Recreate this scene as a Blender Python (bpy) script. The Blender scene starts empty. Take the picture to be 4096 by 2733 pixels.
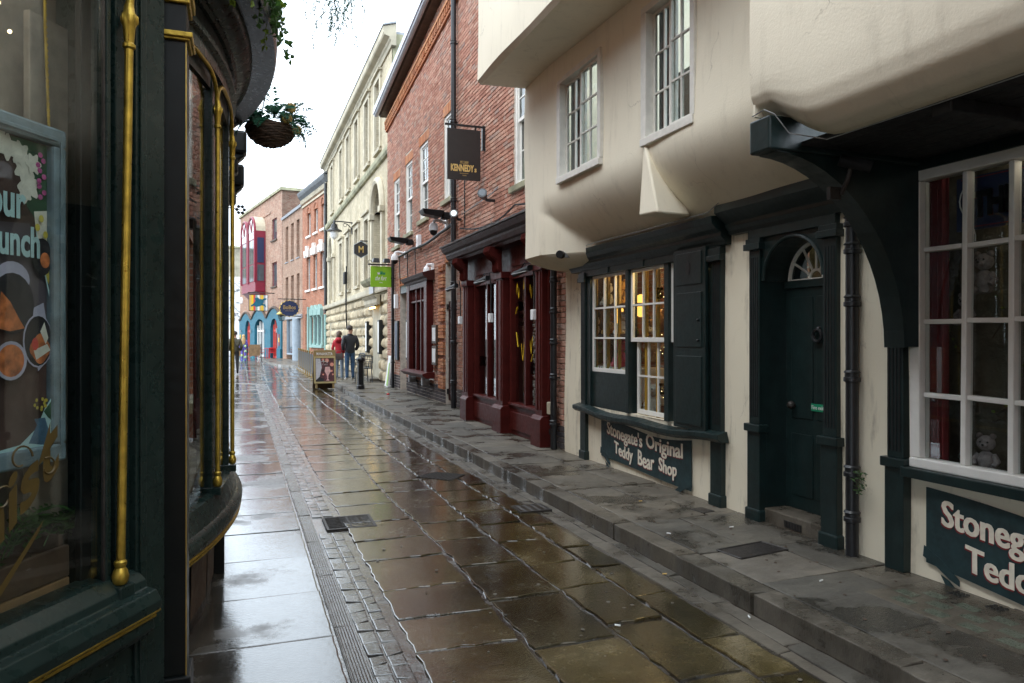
import bpy, bmesh, math, random
from mathutils import Vector, Matrix
rng = random.Random(7)
sc = bpy.context.scene
col = sc.collection
R_ = math.radians
# ---------------------------------------------------------------- camera
cam = bpy.data.cameras.new('camera'); cam_o = bpy.data.objects.new('camera', cam); col.objects.link(cam_o)
cam_o.location = (0, 0, 1.55); cam_o.rotation_euler = (R_(90), 0, R_(-20.4))
cam.sensor_width = 36; cam.lens = 730 / 1024 * 36; cam.shift_y = -4.5 / 1024
cam.clip_start = 0.05; cam.clip_end = 900
sc.camera = cam_o
# ---------------------------------------------------------------- overcast sky
SUN_EL, SUN_AZ = R_(58), R_(250)
w = bpy.data.worlds.new('World'); sc.world = w; w.use_nodes = True
nt = w.node_tree; nt.nodes.clear()
out = nt.nodes.new('ShaderNodeOutputWorld'); mixs = nt.nodes.new('ShaderNodeMixShader')
b1 = nt.nodes.new('ShaderNodeBackground'); b2 = nt.nodes.new('ShaderNodeBackground')
sky = nt.nodes.new('ShaderNodeTexSky'); sky.sky_type = 'NISHITA'; sky.sun_disc = False
sky.sun_elevation = SUN_EL; sky.sun_rotation = SUN_AZ
nt.links.new(sky.outputs[0], b1.inputs[0]); b1.inputs[1].default_value = 0.12
tcw = nt.nodes.new('ShaderNodeTexCoord'); nz = nt.nodes.new('ShaderNodeTexNoise')
nz.inputs['Scale'].default_value = 2.2; nz.inputs['Detail'].default_value = 5
nt.links.new(tcw.outputs['Generated'], nz.inputs['Vector'])
rp = nt.nodes.new('ShaderNodeValToRGB'); nt.links.new(nz.outputs[0], rp.inputs[0])
rp.color_ramp.elements[0].position = .3; rp.color_ramp.elements[0].color = (.76, .88, 1.0, 1)
rp.color_ramp.elements[1].position = .7; rp.color_ramp.elements[1].color = (.85, .93, 1.0, 1)
nt.links.new(rp.outputs[0], b2.inputs[0]); b2.inputs[1].default_value = 2.1
mixs.inputs[0].default_value = .9
nt.links.new(b1.outputs[0], mixs.inputs[1]); nt.links.new(b2.outputs[0], mixs.inputs[2])
nt.links.new(mixs.outputs[0], out.inputs[0])
sl = bpy.data.lights.new('sun', 'SUN'); sl.energy = 0.8; sl.angle = R_(35); sl.color = (1, .97, .92)
so = bpy.data.objects.new('sun', sl); col.objects.link(so)
so.rotation_euler = (R_(90) - SUN_EL, 0, R_(180) - SUN_AZ)
so.location = (0, 0, 30)
vs = sc.view_settings; vs.view_transform = 'Standard'; vs.look = 'None'; vs.exposure = 0.95; vs.gamma = 1; vs.use_curve_mapping = False
cy = sc.cycles; cy.use_denoising = True; cy.max_bounces = 8; cy.transparent_max_bounces = 16; cy.diffuse_bounces = 4; cy.glossy_bounces = 4
cy.sample_clamp_indirect = 4; cy.caustics_reflective = False; cy.caustics_refractive = False

# ---------------------------------------------------------------- materials
M = {}
def nodes(name):
    m = bpy.data.materials.new(name); m.use_nodes = True; M[name] = m
    n = m.node_tree; return m, n, n.nodes['Principled BSDF'], n.nodes['Material Output']
def N(n, t, **k):
    x = n.nodes.new('ShaderNode' + t)
    for a, v in k.items():
        if a in x.inputs.keys(): x.inputs[a].default_value = v
        else: setattr(x, a, v)
    return x
def L(n, a, b): n.links.new(a, b)
def pos(n, sx=1, sy=1, sz=1):
    g = N(n, 'NewGeometry'); mp = N(n, 'Mapping'); mp.inputs['Scale'].default_value = (sx, sy, sz)
    L(n, g.outputs['Position'], mp.inputs['Vector']); return mp.outputs[0]
def rnd(n):  # one random number per loose piece and per object
    g = N(n, 'NewGeometry'); oi = N(n, 'ObjectInfo'); a = N(n, 'Math', operation='ADD'); f = N(n, 'Math', operation='FRACT')
    L(n, g.outputs['Random Per Island'], a.inputs[0]); L(n, oi.outputs['Random'], a.inputs[1]); L(n, a.outputs[0], f.inputs[0]); return f.outputs[0]
def ramp(n, fac, stops):
    r = N(n, 'ValToRGB'); e = r.color_ramp.elements
    while len(e) < len(stops): e.new(.5)
    for i, (p, c) in enumerate(stops):
        e[i].position = p; e[i].color = (c, c, c, 1) if isinstance(c, (int, float)) else (*c, 1)
    L(n, fac, r.inputs[0]); return r.outputs[0]
def mixc(n, fac, a, b, mode='MIX'):
    x = N(n, 'Mix', data_type='RGBA', blend_type=mode)
    for i, v in ((0, fac), (6, a), (7, b)):
        if isinstance(v, (int, float)): x.inputs[i].default_value = v
        elif isinstance(v, tuple): x.inputs[i].default_value = (*v[:3], 1)
        else: L(n, v, x.inputs[i])
    return x.outputs[2]
def noise(n, v, s, d=4, r=.55):
    x = N(n, 'TexNoise', Scale=s, Detail=d, Roughness=r); L(n, v, x.inputs['Vector']); return x.outputs[0]
def bump(n, h, s, b, dist=.01):
    x = N(n, 'Bump', Strength=s, Distance=dist); L(n, h, x.inputs['Height']); L(n, x.outputs[0], b.inputs['Normal']); return x
def mat(name, c, rough=.5, var=.18, sc_=5, bmp=.15, bs=60, metal=0, island=0, coat=0, spec=.5, dist=.004, rvar=.1, wear=None):
    m, n, b, o = nodes(name); v = pos(n)
    f = noise(n, v, sc_)
    a = ramp(n, f, [(.3, tuple(x * (1 - var) for x in c)), (.7, tuple(min(1, x * (1 + var)) for x in c))])
    if island:
        k = ramp(n, rnd(n), [(0, 1 - island), (1, 1 + island)]); a = mixc(n, 1, a, k, 'MULTIPLY')
    if wear:
        a = mixc(n, ramp(n, noise(n, v, 17, 9, .8), [(.66, 0), (.70, .8)]), a, wear); a = mixc(n, ramp(n, noise(n, pos(n, 5, 5, .6), 2.2, 6, .7), [(.5, 0), (.8, .35)]), a, tuple(x * .8 for x in wear))
    L(n, a, b.inputs['Base Color'])
    if rvar: L(n, ramp(n, noise(n, v, sc_ * 3), [(.3, max(.02, rough - rvar)), (.7, min(1, rough + rvar))]), b.inputs['Roughness'])
    else: b.inputs['Roughness'].default_value = rough
    b.inputs['Metallic'].default_value = metal; b.inputs['Coat Weight'].default_value = coat; b.inputs['Coat Roughness'].default_value = .12
    b.inputs['Specular IOR Level'].default_value = spec
    if bmp: bump(n, noise(n, v, bs), bmp, b, dist)
    return m
def emit(name, c, s):
    m, n, b, o = nodes(name); b.inputs['Base Color'].default_value = (*c, 1); b.inputs['Emission Color'].default_value = (*c, 1); b.inputs['Emission Strength'].default_value = s
def glass(name, tint=(.9, .93, .93), ior=1.5, wav=.0):
    m, n, b, o = nodes(name); n.nodes.remove(b)
    t = N(n, 'BsdfTransparent'); t.inputs[0].default_value = (*tint, 1)
    g = N(n, 'BsdfGlossy', Roughness=.015); fr = N(n, 'Fresnel', IOR=ior); gb_ = N(n, 'NewGeometry'); mr = N(n, 'MapRange'); mr.inputs['To Min'].default_value = ior; mr.inputs['To Max'].default_value = 1 / ior; L(n, gb_.outputs['Backfacing'], mr.inputs['Value']); L(n, mr.outputs[0], fr.inputs['IOR']); mx = N(n, 'MixShader')
    L(n, fr.outputs[0], mx.inputs[0]); L(n, t.outputs[0], mx.inputs[1]); L(n, g.outputs[0], mx.inputs[2]); L(n, mx.outputs[0], o.inputs[0])
    if wav:
        x = N(n, 'Bump', Strength=wav, Distance=.02); L(n, noise(n, pos(n), 5, 1), x.inputs['Height']); L(n, x.outputs[0], g.inputs['Normal'])
def plaster(name, c, dirt=.5, low=0.0, high=.6):
    m, n, b, o = nodes(name); v = pos(n)
    base = ramp(n, noise(n, v, .9, 5), [(.3, tuple(x * .93 for x in c)), (.7, c)])
    st = noise(n, pos(n, 7, 7, 1.2), 1.3, 6, .65)          # streaky grime
    sp = noise(n, v, 9, 8, .7)
    sm = N(n, 'Math', operation='MULTIPLY'); L(n, ramp(n, st, [(.52, 0), (.75, dirt)]), sm.inputs[0]); L(n, ramp(n, sp, [(.4, .35), (.65, 1)]), sm.inputs[1])
    a = mixc(n, sm.outputs[0], base, (.16, .125, .08))
    ch = ramp(n, noise(n, v, 3.3, 9, .75), [(.71, 0), (.735, .55)])   # small chips and repairs
    a = mixc(n, ch, a, (.42, .40, .38))
    dv = N(n, 'VectorMath', operation='ADD'); nv = N(n, 'TexNoise', Scale=2.0, Detail=5); L(n, v, nv.inputs['Vector']); L(n, v, dv.inputs[0]); L(n, nv.outputs['Color'], dv.inputs[1])
    vo = N(n, 'TexVoronoi', feature='DISTANCE_TO_EDGE', Scale=.75); L(n, dv.outputs[0], vo.inputs['Vector'])
    ck = N(n, 'Math', operation='MULTIPLY'); L(n, ramp(n, vo.outputs['Distance'], [(.0, .5), (.004, 0)]), ck.inputs[0]); L(n, ramp(n, noise(n, v, 1.6, 3), [(.52, 0), (.6, 1)]), ck.inputs[1])
    a = mixc(n, ck.outputs[0], a, (.22, .18, .13))
    L(n, a, b.inputs['Base Color']); b.inputs['Roughness'].default_value = .82; b.inputs['Specular IOR Level'].default_value = .25
    h = N(n, 'Math', operation='ADD'); L(n, noise(n, v, 70, 4), h.inputs[0])
    k = N(n, 'Math', operation='MULTIPLY'); L(n, noise(n, v, 6, 3), k.inputs[0]); k.inputs[1].default_value = 1.1; L(n, k.outputs[0], h.inputs[1])
    bump(n, h.outputs[0], .24, b, .006)
def wetstone(name, cols, r0, r1, rs=1.6, thr=(.42, .6), coat=1.0, bmp=.3, island=.25, ribs=False, soak=.6):
    m, n, b, o = nodes(name); v = pos(n)
    wv = N(n, 'Mapping'); L(n, v, wv.inputs['Vector'])
    f = noise(n, v, 2.3, 8, .62); g = noise(n, pos(n, 1, 3.2, 1), 5, 6, .6)
    a = ramp(n, f, [(.28, cols[0]), (.5, cols[1]), (.72, cols[2])])
    a = mixc(n, ramp(n, g, [(.45, 0), (.75, .55)]), a, tuple(x * .45 for x in cols[1]))
    a = mixc(n, 1, a, ramp(n, rnd(n), [(0, (1 - island,) * 3), (.5, (1.0, .93, .85)), (1, (1 + island, 1 + island * .8, 1 + island * .7))]), 'MULTIPLY')
    a = mixc(n, 1, a, ramp(n, noise(n, v, rs, 6, .6), [(thr[0], soak), (thr[1], 1.0)]), 'MULTIPLY')
    L(n, a, b.inputs['Base Color'])
    wet = ramp(n, noise(n, v, rs, 6, .6), [(thr[0], r0), (thr[1], r1)])
    fn = N(n, 'Math', operation='ADD'); L(n, wet, fn.inputs[0]); L(n, ramp(n, noise(n, v, 21, 6, .7), [(.5, 0), (.75, .22)]), fn.inputs[1]); L(n, fn.outputs[0], b.inputs['Roughness'])
    b.inputs['Coat Weight'].default_value = coat; b.inputs['Coat IOR'].default_value = 1.5
    L(n, ramp(n, noise(n, v, rs, 6, .6), [(thr[0], r0 * .4), (thr[1], min(.6, r1 * .6))]), b.inputs['Coat Roughness'])
    h = N(n, 'Math', operation='ADD'); L(n, noise(n, v, 3.5, 3), h.inputs[0])
    k = N(n, 'Math', operation='MULTIPLY'); L(n, noise(n, pos(n, 1, 2.5, 1), 38, 5), k.inputs[0]); k.inputs[1].default_value = .5; L(n, k.outputs[0], h.inputs[1])
    hh = h.outputs[0]
    sn = N(n, 'Math', operation='SNAP'); L(n, noise(n, pos(n, 1, 1.7, 1), 3.1, 7, .5), sn.inputs[0]); sn.inputs[1].default_value = .075      # riven layers
    h3 = N(n, 'Math', operation='ADD'); L(n, hh, h3.inputs[0]); L(n, sn.outputs[0], h3.inputs[1]); hh = h3.outputs[0]
    if ribs:
        wt = N(n, 'TexWave', wave_type='BANDS', bands_direction='X'); wt.inputs['Scale'].default_value = 22; wt.inputs['Distortion'].default_value = 1.2; L(n, v, wt.inputs['Vector'])
        h2 = N(n, 'Math', operation='ADD'); L(n, hh, h2.inputs[0]); L(n, wt.outputs[0], h2.inputs[1]); hh = h2.outputs[0]
    bump(n, hh, bmp, b, .012)
    x = N(n, 'Bump', Strength=bmp * .45, Distance=.012); L(n, hh, x.inputs['Height']); L(n, x.outputs[0], b.inputs['Coat Normal'])     # the water film lies flatter than the stone
def brickmat(name, stops, bmp=.5):
    m, n, b, o = nodes(name); v = pos(n)
    a = ramp(n, rnd(n), stops)
    a = mixc(n, .55, a, ramp(n, noise(n, v, 14, 6, .65), [(.3, .55), (.7, 1.35)]), 'MULTIPLY')
    a = mixc(n, ramp(n, noise(n, v, 1.1, 6, .6), [(.5, 0), (.8, .45)]), a, (.30, .25, .21))
    L(n, a, b.inputs['Base Color']); b.inputs['Roughness'].default_value = .85; b.inputs['Specular IOR Level'].default_value = .2
    bump(n, noise(n, v, 55, 5, .7), bmp, b, .006)
def bricktex(name, c1, c2, mortar, ang=0, sx=1, bw=.225, rh=.075):
    """brickwork too far away to tell the bricks apart; ang turns the wall into its own plane"""
    m, n, b, o = nodes(name)
    g = N(n, 'NewGeometry'); vr = N(n, 'VectorRotate', rotation_type='Z_AXIS'); vr.inputs['Angle'].default_value = -ang
    L(n, g.outputs['Position'], vr.inputs['Vector'])
    sp = N(n, 'SeparateXYZ'); L(n, vr.outputs[0], sp.inputs[0]); cb = N(n, 'CombineXYZ'); ad = N(n, 'Math', operation='ADD')
    L(n, sp.outputs[0], ad.inputs[0]); L(n, sp.outputs[1], ad.inputs[1]); L(n, ad.outputs[0], cb.inputs[0]); L(n, sp.outputs[2], cb.inputs[1])
    t = N(n, 'TexBrick', Scale=1.0); t.inputs['Color1'].default_value = (*c1, 1); t.inputs['Color2'].default_value = (*c2, 1); t.inputs['Mortar'].default_value = (*mortar, 1)
    t.inputs['Brick Width'].default_value = bw; t.inputs['Row Height'].default_value = rh; t.inputs['Mortar Size'].default_value = .009; t.inputs['Bias'].default_value = -.1
    L(n, cb.outputs[0], t.inputs['Vector'])
    v = pos(n); a = mixc(n, .6, t.outputs[0], ramp(n, noise(n, v, 1.7, 8, .7), [(.3, .55), (.7, 1.3)]), 'MULTIPLY')
    a = mixc(n, .5, a, ramp(n, noise(n, v, 9, 4, .7), [(.3, .6), (.7, 1.3)]), 'MULTIPLY')
    L(n, a, b.inputs['Base Color']); b.inputs['Roughness'].default_value = .9; b.inputs['Specular IOR Level'].default_value = .15
    bump(n, t.outputs[1], -.4, b, .006)

wetstone('flag_road', [(.032, .025, .009), (.080, .064, .026), (.165, .140, .078)], .05, .26, 1.5, (.44, .66), .85, .24, .5)
wetstone('flag_left', [(.045, .040, .033), (.075, .068, .057), (.12, .11, .095)], .03, .42, .95, (.52, .60), .45, .16, .15)
wetstone('flag_right', [(.075, .066, .050), (.125, .116, .097), (.19, .175, .14)], .16, .60, 1.6, (.44, .50), .12, .8, .25, soak=.5)
wetstone('kerbstone', [(.07, .062, .05), (.115, .105, .085), (.17, .155, .125)], .2, .55, 2.2, (.42, .52), .2, .6, .2)
wetstone('granite_strip', [(.10, .097, .09), (.15, .145, .135), (.21, .205, .19)], .12, .34, 2.0, (.4, .6), .6, .45, .15, True)
wetstone('sett', [(.06, .06, .058), (.10, .10, .095), (.15, .15, .14)], .10, .3, 3.0, (.4, .6), .7, .35, .35)
wetstone('mortar_wet', [(.02, .016, .012), (.05, .042, .032), (.09, .08, .066)], .02, .55, 2.6, (.52, .62), 1.0, .5, 0)
wetstone('mortar_dry', [(.08, .07, .055), (.12, .105, .085), (.17, .15, .115)], .5, .75, 6, (.4, .6), .05, .8, 0)
mat('earth', (.07, .062, .05), .8)
plaster('plaster_cream', (.86, .795, .645), .24)
plaster('plaster_low', (.84, .775, .62), .85)
mat('green_black', (.008, .020, .020), .40, .25, 9, .25, 26, coat=.08, dist=.005, spec=.4, wear=(.045, .055, .055))
mat('near_black', (.010, .012, .013), .42, .25, 9, .2, 40)
mat('green_left', (.010, .021, .019), .30, .2, 8, .05, 18, coat=.1, spec=.3)
mat('black_left', (.005, .007, .007), .38, .2, 8, .05, 18, coat=0, spec=.3)
mat('gold', (.50, .34, .055), .36, .35, 18, .3, 50, metal=.8, wear=(.10, .065, .015))
mat('gold_print', (.085, .055, .012), .5, .15, 14, 0)
mat('brass', (.50, .36, .10), .4, .2, 20, .1, metal=.8)
mat('maroon', (.075, .011, .009), .46, .2, 7, .12, 40, coat=0, spec=.18)
mat('maroon_dark', (.045, .012, .010), .48, .2, 7, .15, 40, spec=.22)
mat('white_paint', (.74, .72, .66), .5, .08, 12, .25, 30, dist=.005)
mat('white_clean', (.80, .79, .75), .45, .05, 12, .1, 30)
mat('white_plastic', (.82, .83, .84), .35, .04, 8, 0)
mat('black_metal', (.012, .013, .015), .38, .3, 20, .2, 50)
mat('black_plastic', (.014, .014, .015), .5, .2, 20, 0, spec=.18)
mat('iron', (.05, .045, .042), .5, .3, 30, .3, 60, metal=.5)
mat('grey_metal', (.32, .33, .34), .45, .15, 20, .1, metal=.4)
mat('lead', (.30, .32, .35), .5, .15, 4, .2)
mat('slate', (.10, .11, .12), .6, .3, 4, .4, 12)
mat('soffit_black', (.012, .012, .013), .6, .3, 9, .3, 30)
mat('interior_dark', (.045, .038, .032), .8, .3, 3, .1)
mat('interior_warm', (.26, .16, .06), .8, .3, 3, .1)
mat('mustard', (.34, .20, .02), .5, .15, 8, .1)
mat('wood', (.22, .13, .06), .55, .35, 6, .3, 20)
mat('wood_dark', (.07, .042, .025), .6, .35, 6, .3, 20)
mat('wood_weathered', (.26, .22, .17), .7, .4, 7, .4, 25)
mat('frame_blue', (.17, .23, .26), .6, .3, 14, .4, 40)
mat('sign_dark', (.024, .021, .020), .42, .1, 8, .05)
mat('sign_gold', (.62, .42, .14), .5, .08, 20, 0)
mat('lime', (.27, .56, .018), .45, .05, 6, 0)
mat('navy', (.010, .022, .075), .45, .1, 6, 0)
mat('sign_green', (.010, .26, .13), .45, .05, 6, 0)
mat('white_print', (.80, .80, .78), .5, .04, 20, 0)
mat('cream_print', (.78, .72, .60), .7, .12, 22, .1, 60)
mat('red_print', (.22, .018, .022), .7, .2, 22, .1, 60)
mat('green_print', (.014, .036, .040), .62, .35, 9, .25, 40)
mat('yellow_print', (.80, .52, .02), .5, .06, 20, 0)
mat('teal_paint', (.003, .115, .175), .55, .12, 4, .3, 18)
mat('coral', (.62, .075, .055), .5, .1, 8, .1)
mat('magenta_red', (.21, .012, .034), .4, .12, 6, .1)
mat('red_plastic', (.58, .012, .015), .35, .08, 8, 0)
mat('teal_plastic', (.01, .28, .36), .4, .08, 8, 0)
mat('mint', (.22, .36, .33), .55, .08, 6, .1)
mat('stone_cream', (.45, .405, .305), .85, .22, 1.6, .5, 20, dist=.01)
mat('stone_pale', (.51, .46, .35), .85, .2, 2.0, .5, 30, dist=.01)
mat('stone_moss', (.30, .29, .19), .9, .45, 2.2, .5, 20)
mat('rock', (.42, .35, .235), .9, .35, 2.4, 1.0, 11, island=.22, dist=.03)
mat('render_old', (.36, .33, .25), .9, .35, 1.2, .4, 8)
mat('mural_white', (.72, .73, .74), .8, .1, 1.5, .2)
mat('mural_black', (.12, .12, .13), .8, .1, 5, 0)
mat('lintel_grey', (.30, .31, .33), .7, .15, 4, .2)
mat('col_grey', (.30, .36, .42), .5, .1, 5, .1)
brickmat('brick_red', [(0, (.33, .15, .105)), (.3, (.41, .20, .145)), (.6, (.48, .25, .18)), (.8, (.52, .30, .22)), (.92, (.43, .29, .23)), (1, (.30, .20, .17))])
brickmat('brick_orange', [(0, (.34, .115, .05)), (.5, (.47, .185, .085)), (1, (.55, .26, .13))])
brickmat('brick_blue', [(0, (.055, .05, .055)), (1, (.10, .085, .085))])
mat('mortar', (.60, .54, .47), .9, .2, 9, .6, 80)
bricktex('brick_far', (.34, .155, .10), (.46, .30, .22), (.40, .355, .30), R_(10.8))
bricktex('brick_far_orange', (.34, .12, .065), (.43, .17, .095), (.38, .27, .21), R_(7.8))
bricktex('brick_far_brown', (.30, .16, .105), (.41, .26, .185), (.36, .31, .26), R_(7.8))
bricktex('brick_left', (.34, .14, .09), (.46, .22, .14), (.40, .34, .28))
bricktex('cream_brick', (.50, .43, .305), (.58, .515, .38), (.45, .39, .28))
glass('glass'); glass('glass_old', (.88, .92, .91), 1.5, .25); glass('glass_dark', (.55, .6, .6), 1.6, .1)
mat('glass_far', (.05, .065, .08), .06, .2, 2, .15, 1.5, spec=.8)
mat('leaf', (.045, .105, .022), .5, .35, 30, 0, island=.45)
mat('leaf_dark', (.028, .125, .070), .45, .3, 30, 0, island=.4)
mat('leaf_sage', (.10, .17, .13), .55, .2, 30, 0, island=.3)
mat('leaf_spring', (.13, .19, .02), .5, .3, 30, 0, island=.3)
mat('twig', (.06, .045, .03), .8, .3, 30, .3)
mat('wicker', (.085, .052, .035), .7, .4, 60, .5, 120, island=.4)
mat('rose', (.30, .20, .05), .7, .3, 40, .2)
mat('pavement_glass', (.085, .10, .075), .3, .4, 30, .5, 60)
for q_ in ('leaf', 'leaf_dark', 'leaf_sage', 'leaf_spring'):
    n_ = M[q_].node_tree; b_ = n_.nodes['Principled BSDF']; o_ = n_.nodes['Material Output']; tr_ = N(n_, 'BsdfTranslucent'); mx_ = N(n_, 'MixShader', Fac=.45)
    L(n_, b_.inputs['Base Color'].links[0].from_socket, tr_.inputs[0]); L(n_, b_.outputs[0], mx_.inputs[1]); L(n_, tr_.outputs[0], mx_.inputs[2]); L(n_, mx_.outputs[0], o_.inputs[0])

# ---------------------------------------------------------------- mesh helpers
class Fr:
    """a vertical wall frame: s runs along the wall, z up, d out of the wall"""
    def __init__(f, ox, oy, ang=0.0, side=1):
        f.o = (ox, oy); f.e = (math.sin(ang), math.cos(ang)); f.n = (-f.e[1] * side, f.e[0] * side)
    def __call__(f, s, z, d=0.0):
        return (f.o[0] + f.e[0] * s + f.n[0] * d, f.o[1] + f.e[1] * s + f.n[1] * d, z)
class MB:
    def __init__(m): m.v = []; m.f = []; m.mi = []
    def add(m, vs, fs, mi=0):
        k = len(m.v); m.v += [tuple(p) for p in vs]; m.f += [tuple(i + k for i in f) for f in fs]; m.mi += [mi] * len(fs); return m
    def hexa(m, a, b, mi=0):
        n = len(a); return m.add(list(a) + list(b), [tuple(range(n))[::-1], tuple(range(n, 2 * n))] + [(i, (i + 1) % n, n + (i + 1) % n, n + i) for i in range(n)], mi)
    def wbox(m, x0, x1, y0, y1, z0, z1, mi=0):
        return m.hexa([(x0, y0, z0), (x1, y0, z0), (x1, y1, z0), (x0, y1, z0)], [(x0, y0, z1), (x1, y0, z1), (x1, y1, z1), (x0, y1, z1)], mi)
    def box(m, fr, s0, s1, z0, z1, d0, d1, mi=0):
        q = [(s0, z0), (s1, z0), (s1, z1), (s0, z1)]
        return m.hexa([fr(s, z, d0) for s, z in q], [fr(s, z, d1) for s, z in q], mi)
    def poly(m, fr, pts, d0, d1, mi=0):
        return m.hexa([fr(s, z, d0) for s, z in pts], [fr(s, z, d1) for s, z in pts], mi)
    def prof(m, fr, pr, s0, s1, mi=0):
        """profile of (d,z) points run along the wall"""
        return m.hexa([fr(s0, z, d) for d, z in pr], [fr(s1, z, d) for d, z in pr], mi)
    def tube(m, pts, r, n=8, mi=0, cap=True):
        pts = [Vector(p) for p in pts]; rs = r if isinstance(r, (list, tuple)) else [r] * len(pts)
        rings = []; up = Vector((0, 0, 1)); prev = None
        for i, p in enumerate(pts):
            t = (pts[min(i + 1, len(pts) - 1)] - pts[max(i - 1, 0)]).normalized()
            a = (prev if prev is not None else (up if abs(t.z) < .9 else Vector((1, 0, 0))))
            x = (a - t * a.dot(t))
            if x.length < 1e-4: x = t.orthogonal()
            x.normalize(); prev = x; y = t.cross(x)
            rings.append([p + (x * math.cos(2 * math.pi * k / n) + y * math.sin(2 * math.pi * k / n)) * rs[i] for k in range(n)])
        vs = [q for g in rings for q in g]; fs = []
        for i in range(len(rings) - 1):
            for k in range(n): fs.append((i * n + k, i * n + (k + 1) % n, (i + 1) * n + (k + 1) % n, (i + 1) * n + k))
        if cap: fs += [tuple(range(n))[::-1], tuple(range((len(rings) - 1) * n, len(rings) * n))]
        return m.add(vs, fs, mi)
    def lathe(m, pr, c, n=12, mi=0, sx=1, sy=1, a0=0):
        vs = []; fs = []
        for r, z in pr:
            for k in range(n):
                a = a0 + 2 * math.pi * k / n; vs.append((c[0] + r * sx * math.cos(a), c[1] + r * sy * math.sin(a), c[2] + z))
        for i in range(len(pr) - 1):
            for k in range(n): fs.append((i * n + k, i * n + (k + 1) % n, (i + 1) * n + (k + 1) % n, (i + 1) * n + k))
        fs += [tuple(range(n))[::-1], tuple(range((len(pr) - 1) * n, len(pr) * n))]
        return m.add(vs, fs, mi)
    def ball(m, c, r, n=10, k=6, mi=0):
        r = (r, r, r) if isinstance(r, (int, float)) else r
        vs = [(c[0], c[1], c[2] - r[2])]; fs = []
        for i in range(1, k):
            a = math.pi * i / k
            for j in range(n):
                t = 2 * math.pi * j / n; vs.append((c[0] + r[0] * math.sin(a) * math.cos(t), c[1] + r[1] * math.sin(a) * math.sin(t), c[2] - r[2] * math.cos(a)))
        vs.append((c[0], c[1], c[2] + r[2])); e = len(vs) - 1
        for j in range(n): fs.append((0, 1 + (j + 1) % n, 1 + j)); fs.append((e, 1 + (k - 2) * n + j, 1 + (k - 2) * n + (j + 1) % n))
        for i in range(k - 2):
            for j in range(n): fs.append((1 + i * n + j, 1 + i * n + (j + 1) % n, 1 + (i + 1) * n + (j + 1) % n, 1 + (i + 1) * n + j))
        return m.add(vs, fs, mi)
    def grid(m, fn, nu, nv, mi=0):
        vs = [fn(i / nu, j / nv) for i in range(nu + 1) for j in range(nv + 1)]
        return m.add(vs, [(i * (nv + 1) + j, (i + 1) * (nv + 1) + j, (i + 1) * (nv + 1) + j + 1, i * (nv + 1) + j + 1) for i in range(nu) for j in range(nv)], mi)
def top(o):
    while o.parent: o = o.parent
    return o
def build(name, mb, mt, parent=None, smooth=False, bevel=0, seg=2, label=None, cat=None, group=None, kind=None, loc=None, fix=True, weld=False):
    org = Vector(loc) if loc else (top(parent).location.copy() if parent else Vector((0, 0, 0)))
    me = bpy.data.meshes.new(name); me.from_pydata([tuple(Vector(p) - org) for p in mb.v], [], mb.f)
    for x in (mt if isinstance(mt, (list, tuple)) else [mt]): me.materials.append(M[x])
    if any(mb.mi): me.polygons.foreach_set('material_index', mb.mi)
    if fix or weld:
        bm = bmesh.new(); bm.from_mesh(me)
        if weld: bmesh.ops.remove_doubles(bm, verts=bm.verts, dist=1e-4)
        bmesh.ops.recalc_face_normals(bm, faces=bm.faces); bm.to_mesh(me); bm.free()
    if smooth:
        me.polygons.foreach_set('use_smooth', [True] * len(me.polygons)); me.set_sharp_from_angle(angle=R_(38))
    o = bpy.data.objects.new(name, me); col.objects.link(o)
    if parent: o.parent = parent
    else: o.location = org
    if bevel:
        b = o.modifiers.new('bevel', 'BEVEL'); b.width = bevel; b.segments = seg; b.limit_method = 'ANGLE'; b.angle_limit = R_(35)
    tag(o, label, cat, group, kind); return o
def tag(o, label=None, cat=None, group=None, kind=None):
    for k, v in (('label', label), ('category', cat), ('group', group), ('kind', kind)):
        if v: o[k] = v
    return o
def thing(name, label, cat, loc, group=None):
    o = bpy.data.objects.new(name, None); col.objects.link(o); o.location = loc; o.empty_display_size = .1
    return tag(o, label, cat, group)
def share(name, src, parent, loc, rot=(0, 0, 0), scale=(1, 1, 1)):
    o = bpy.data.objects.new(name, src); col.objects.link(o); o.parent = parent
    o.location = Vector(loc) - (top(parent).location if parent else Vector()); o.rotation_euler = rot; o.scale = scale; return o
def copy_tree(o, parent=None):
    c = o.copy(); col.objects.link(c)
    if parent: c.parent = parent
    for ch in list(o.children): copy_tree(ch, c)
    return c
def text_mesh(body, size, bold=0.0, ext=.001, spacing=1.0, shear=0, align='LEFT'):
    cu = bpy.data.curves.new('t', 'FONT'); cu.body = body; cu.size = size; cu.extrude = ext; cu.offset = bold; cu.space_character = spacing; cu.shear = shear; cu.align_x = align; cu.resolution_u = 3
    ob = bpy.data.objects.new('t', cu); col.objects.link(ob)
    me = bpy.data.meshes.new_from_object(ob.evaluated_get(bpy.context.evaluated_depsgraph_get()))
    vs = [tuple(v.co) for v in me.vertices]; fs = [tuple(p.vertices) for p in me.polygons]
    bpy.data.objects.remove(ob); bpy.data.curves.remove(cu); bpy.data.meshes.remove(me); return vs, fs
def lettering(name, body, size, place, mt, parent, width=None, height=None, **k):
    """text whose flat (x,y,z) is mapped into the scene by place(); width/height stretch it to fit"""
    vs, fs = text_mesh(body, size, **k)
    x0 = min(v[0] for v in vs); x1 = max(v[0] for v in vs); y0 = min(v[1] for v in vs); y1 = max(v[1] for v in vs)
    kx = width / (x1 - x0) if width else 1; ky = height / (y1 - y0) if height else 1
    mb = MB(); mb.add([place((v[0] - x0) * kx, (v[1] - y0) * ky, v[2]) for v in vs], fs); return build(name, mb, mt, parent, fix=False)
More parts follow.
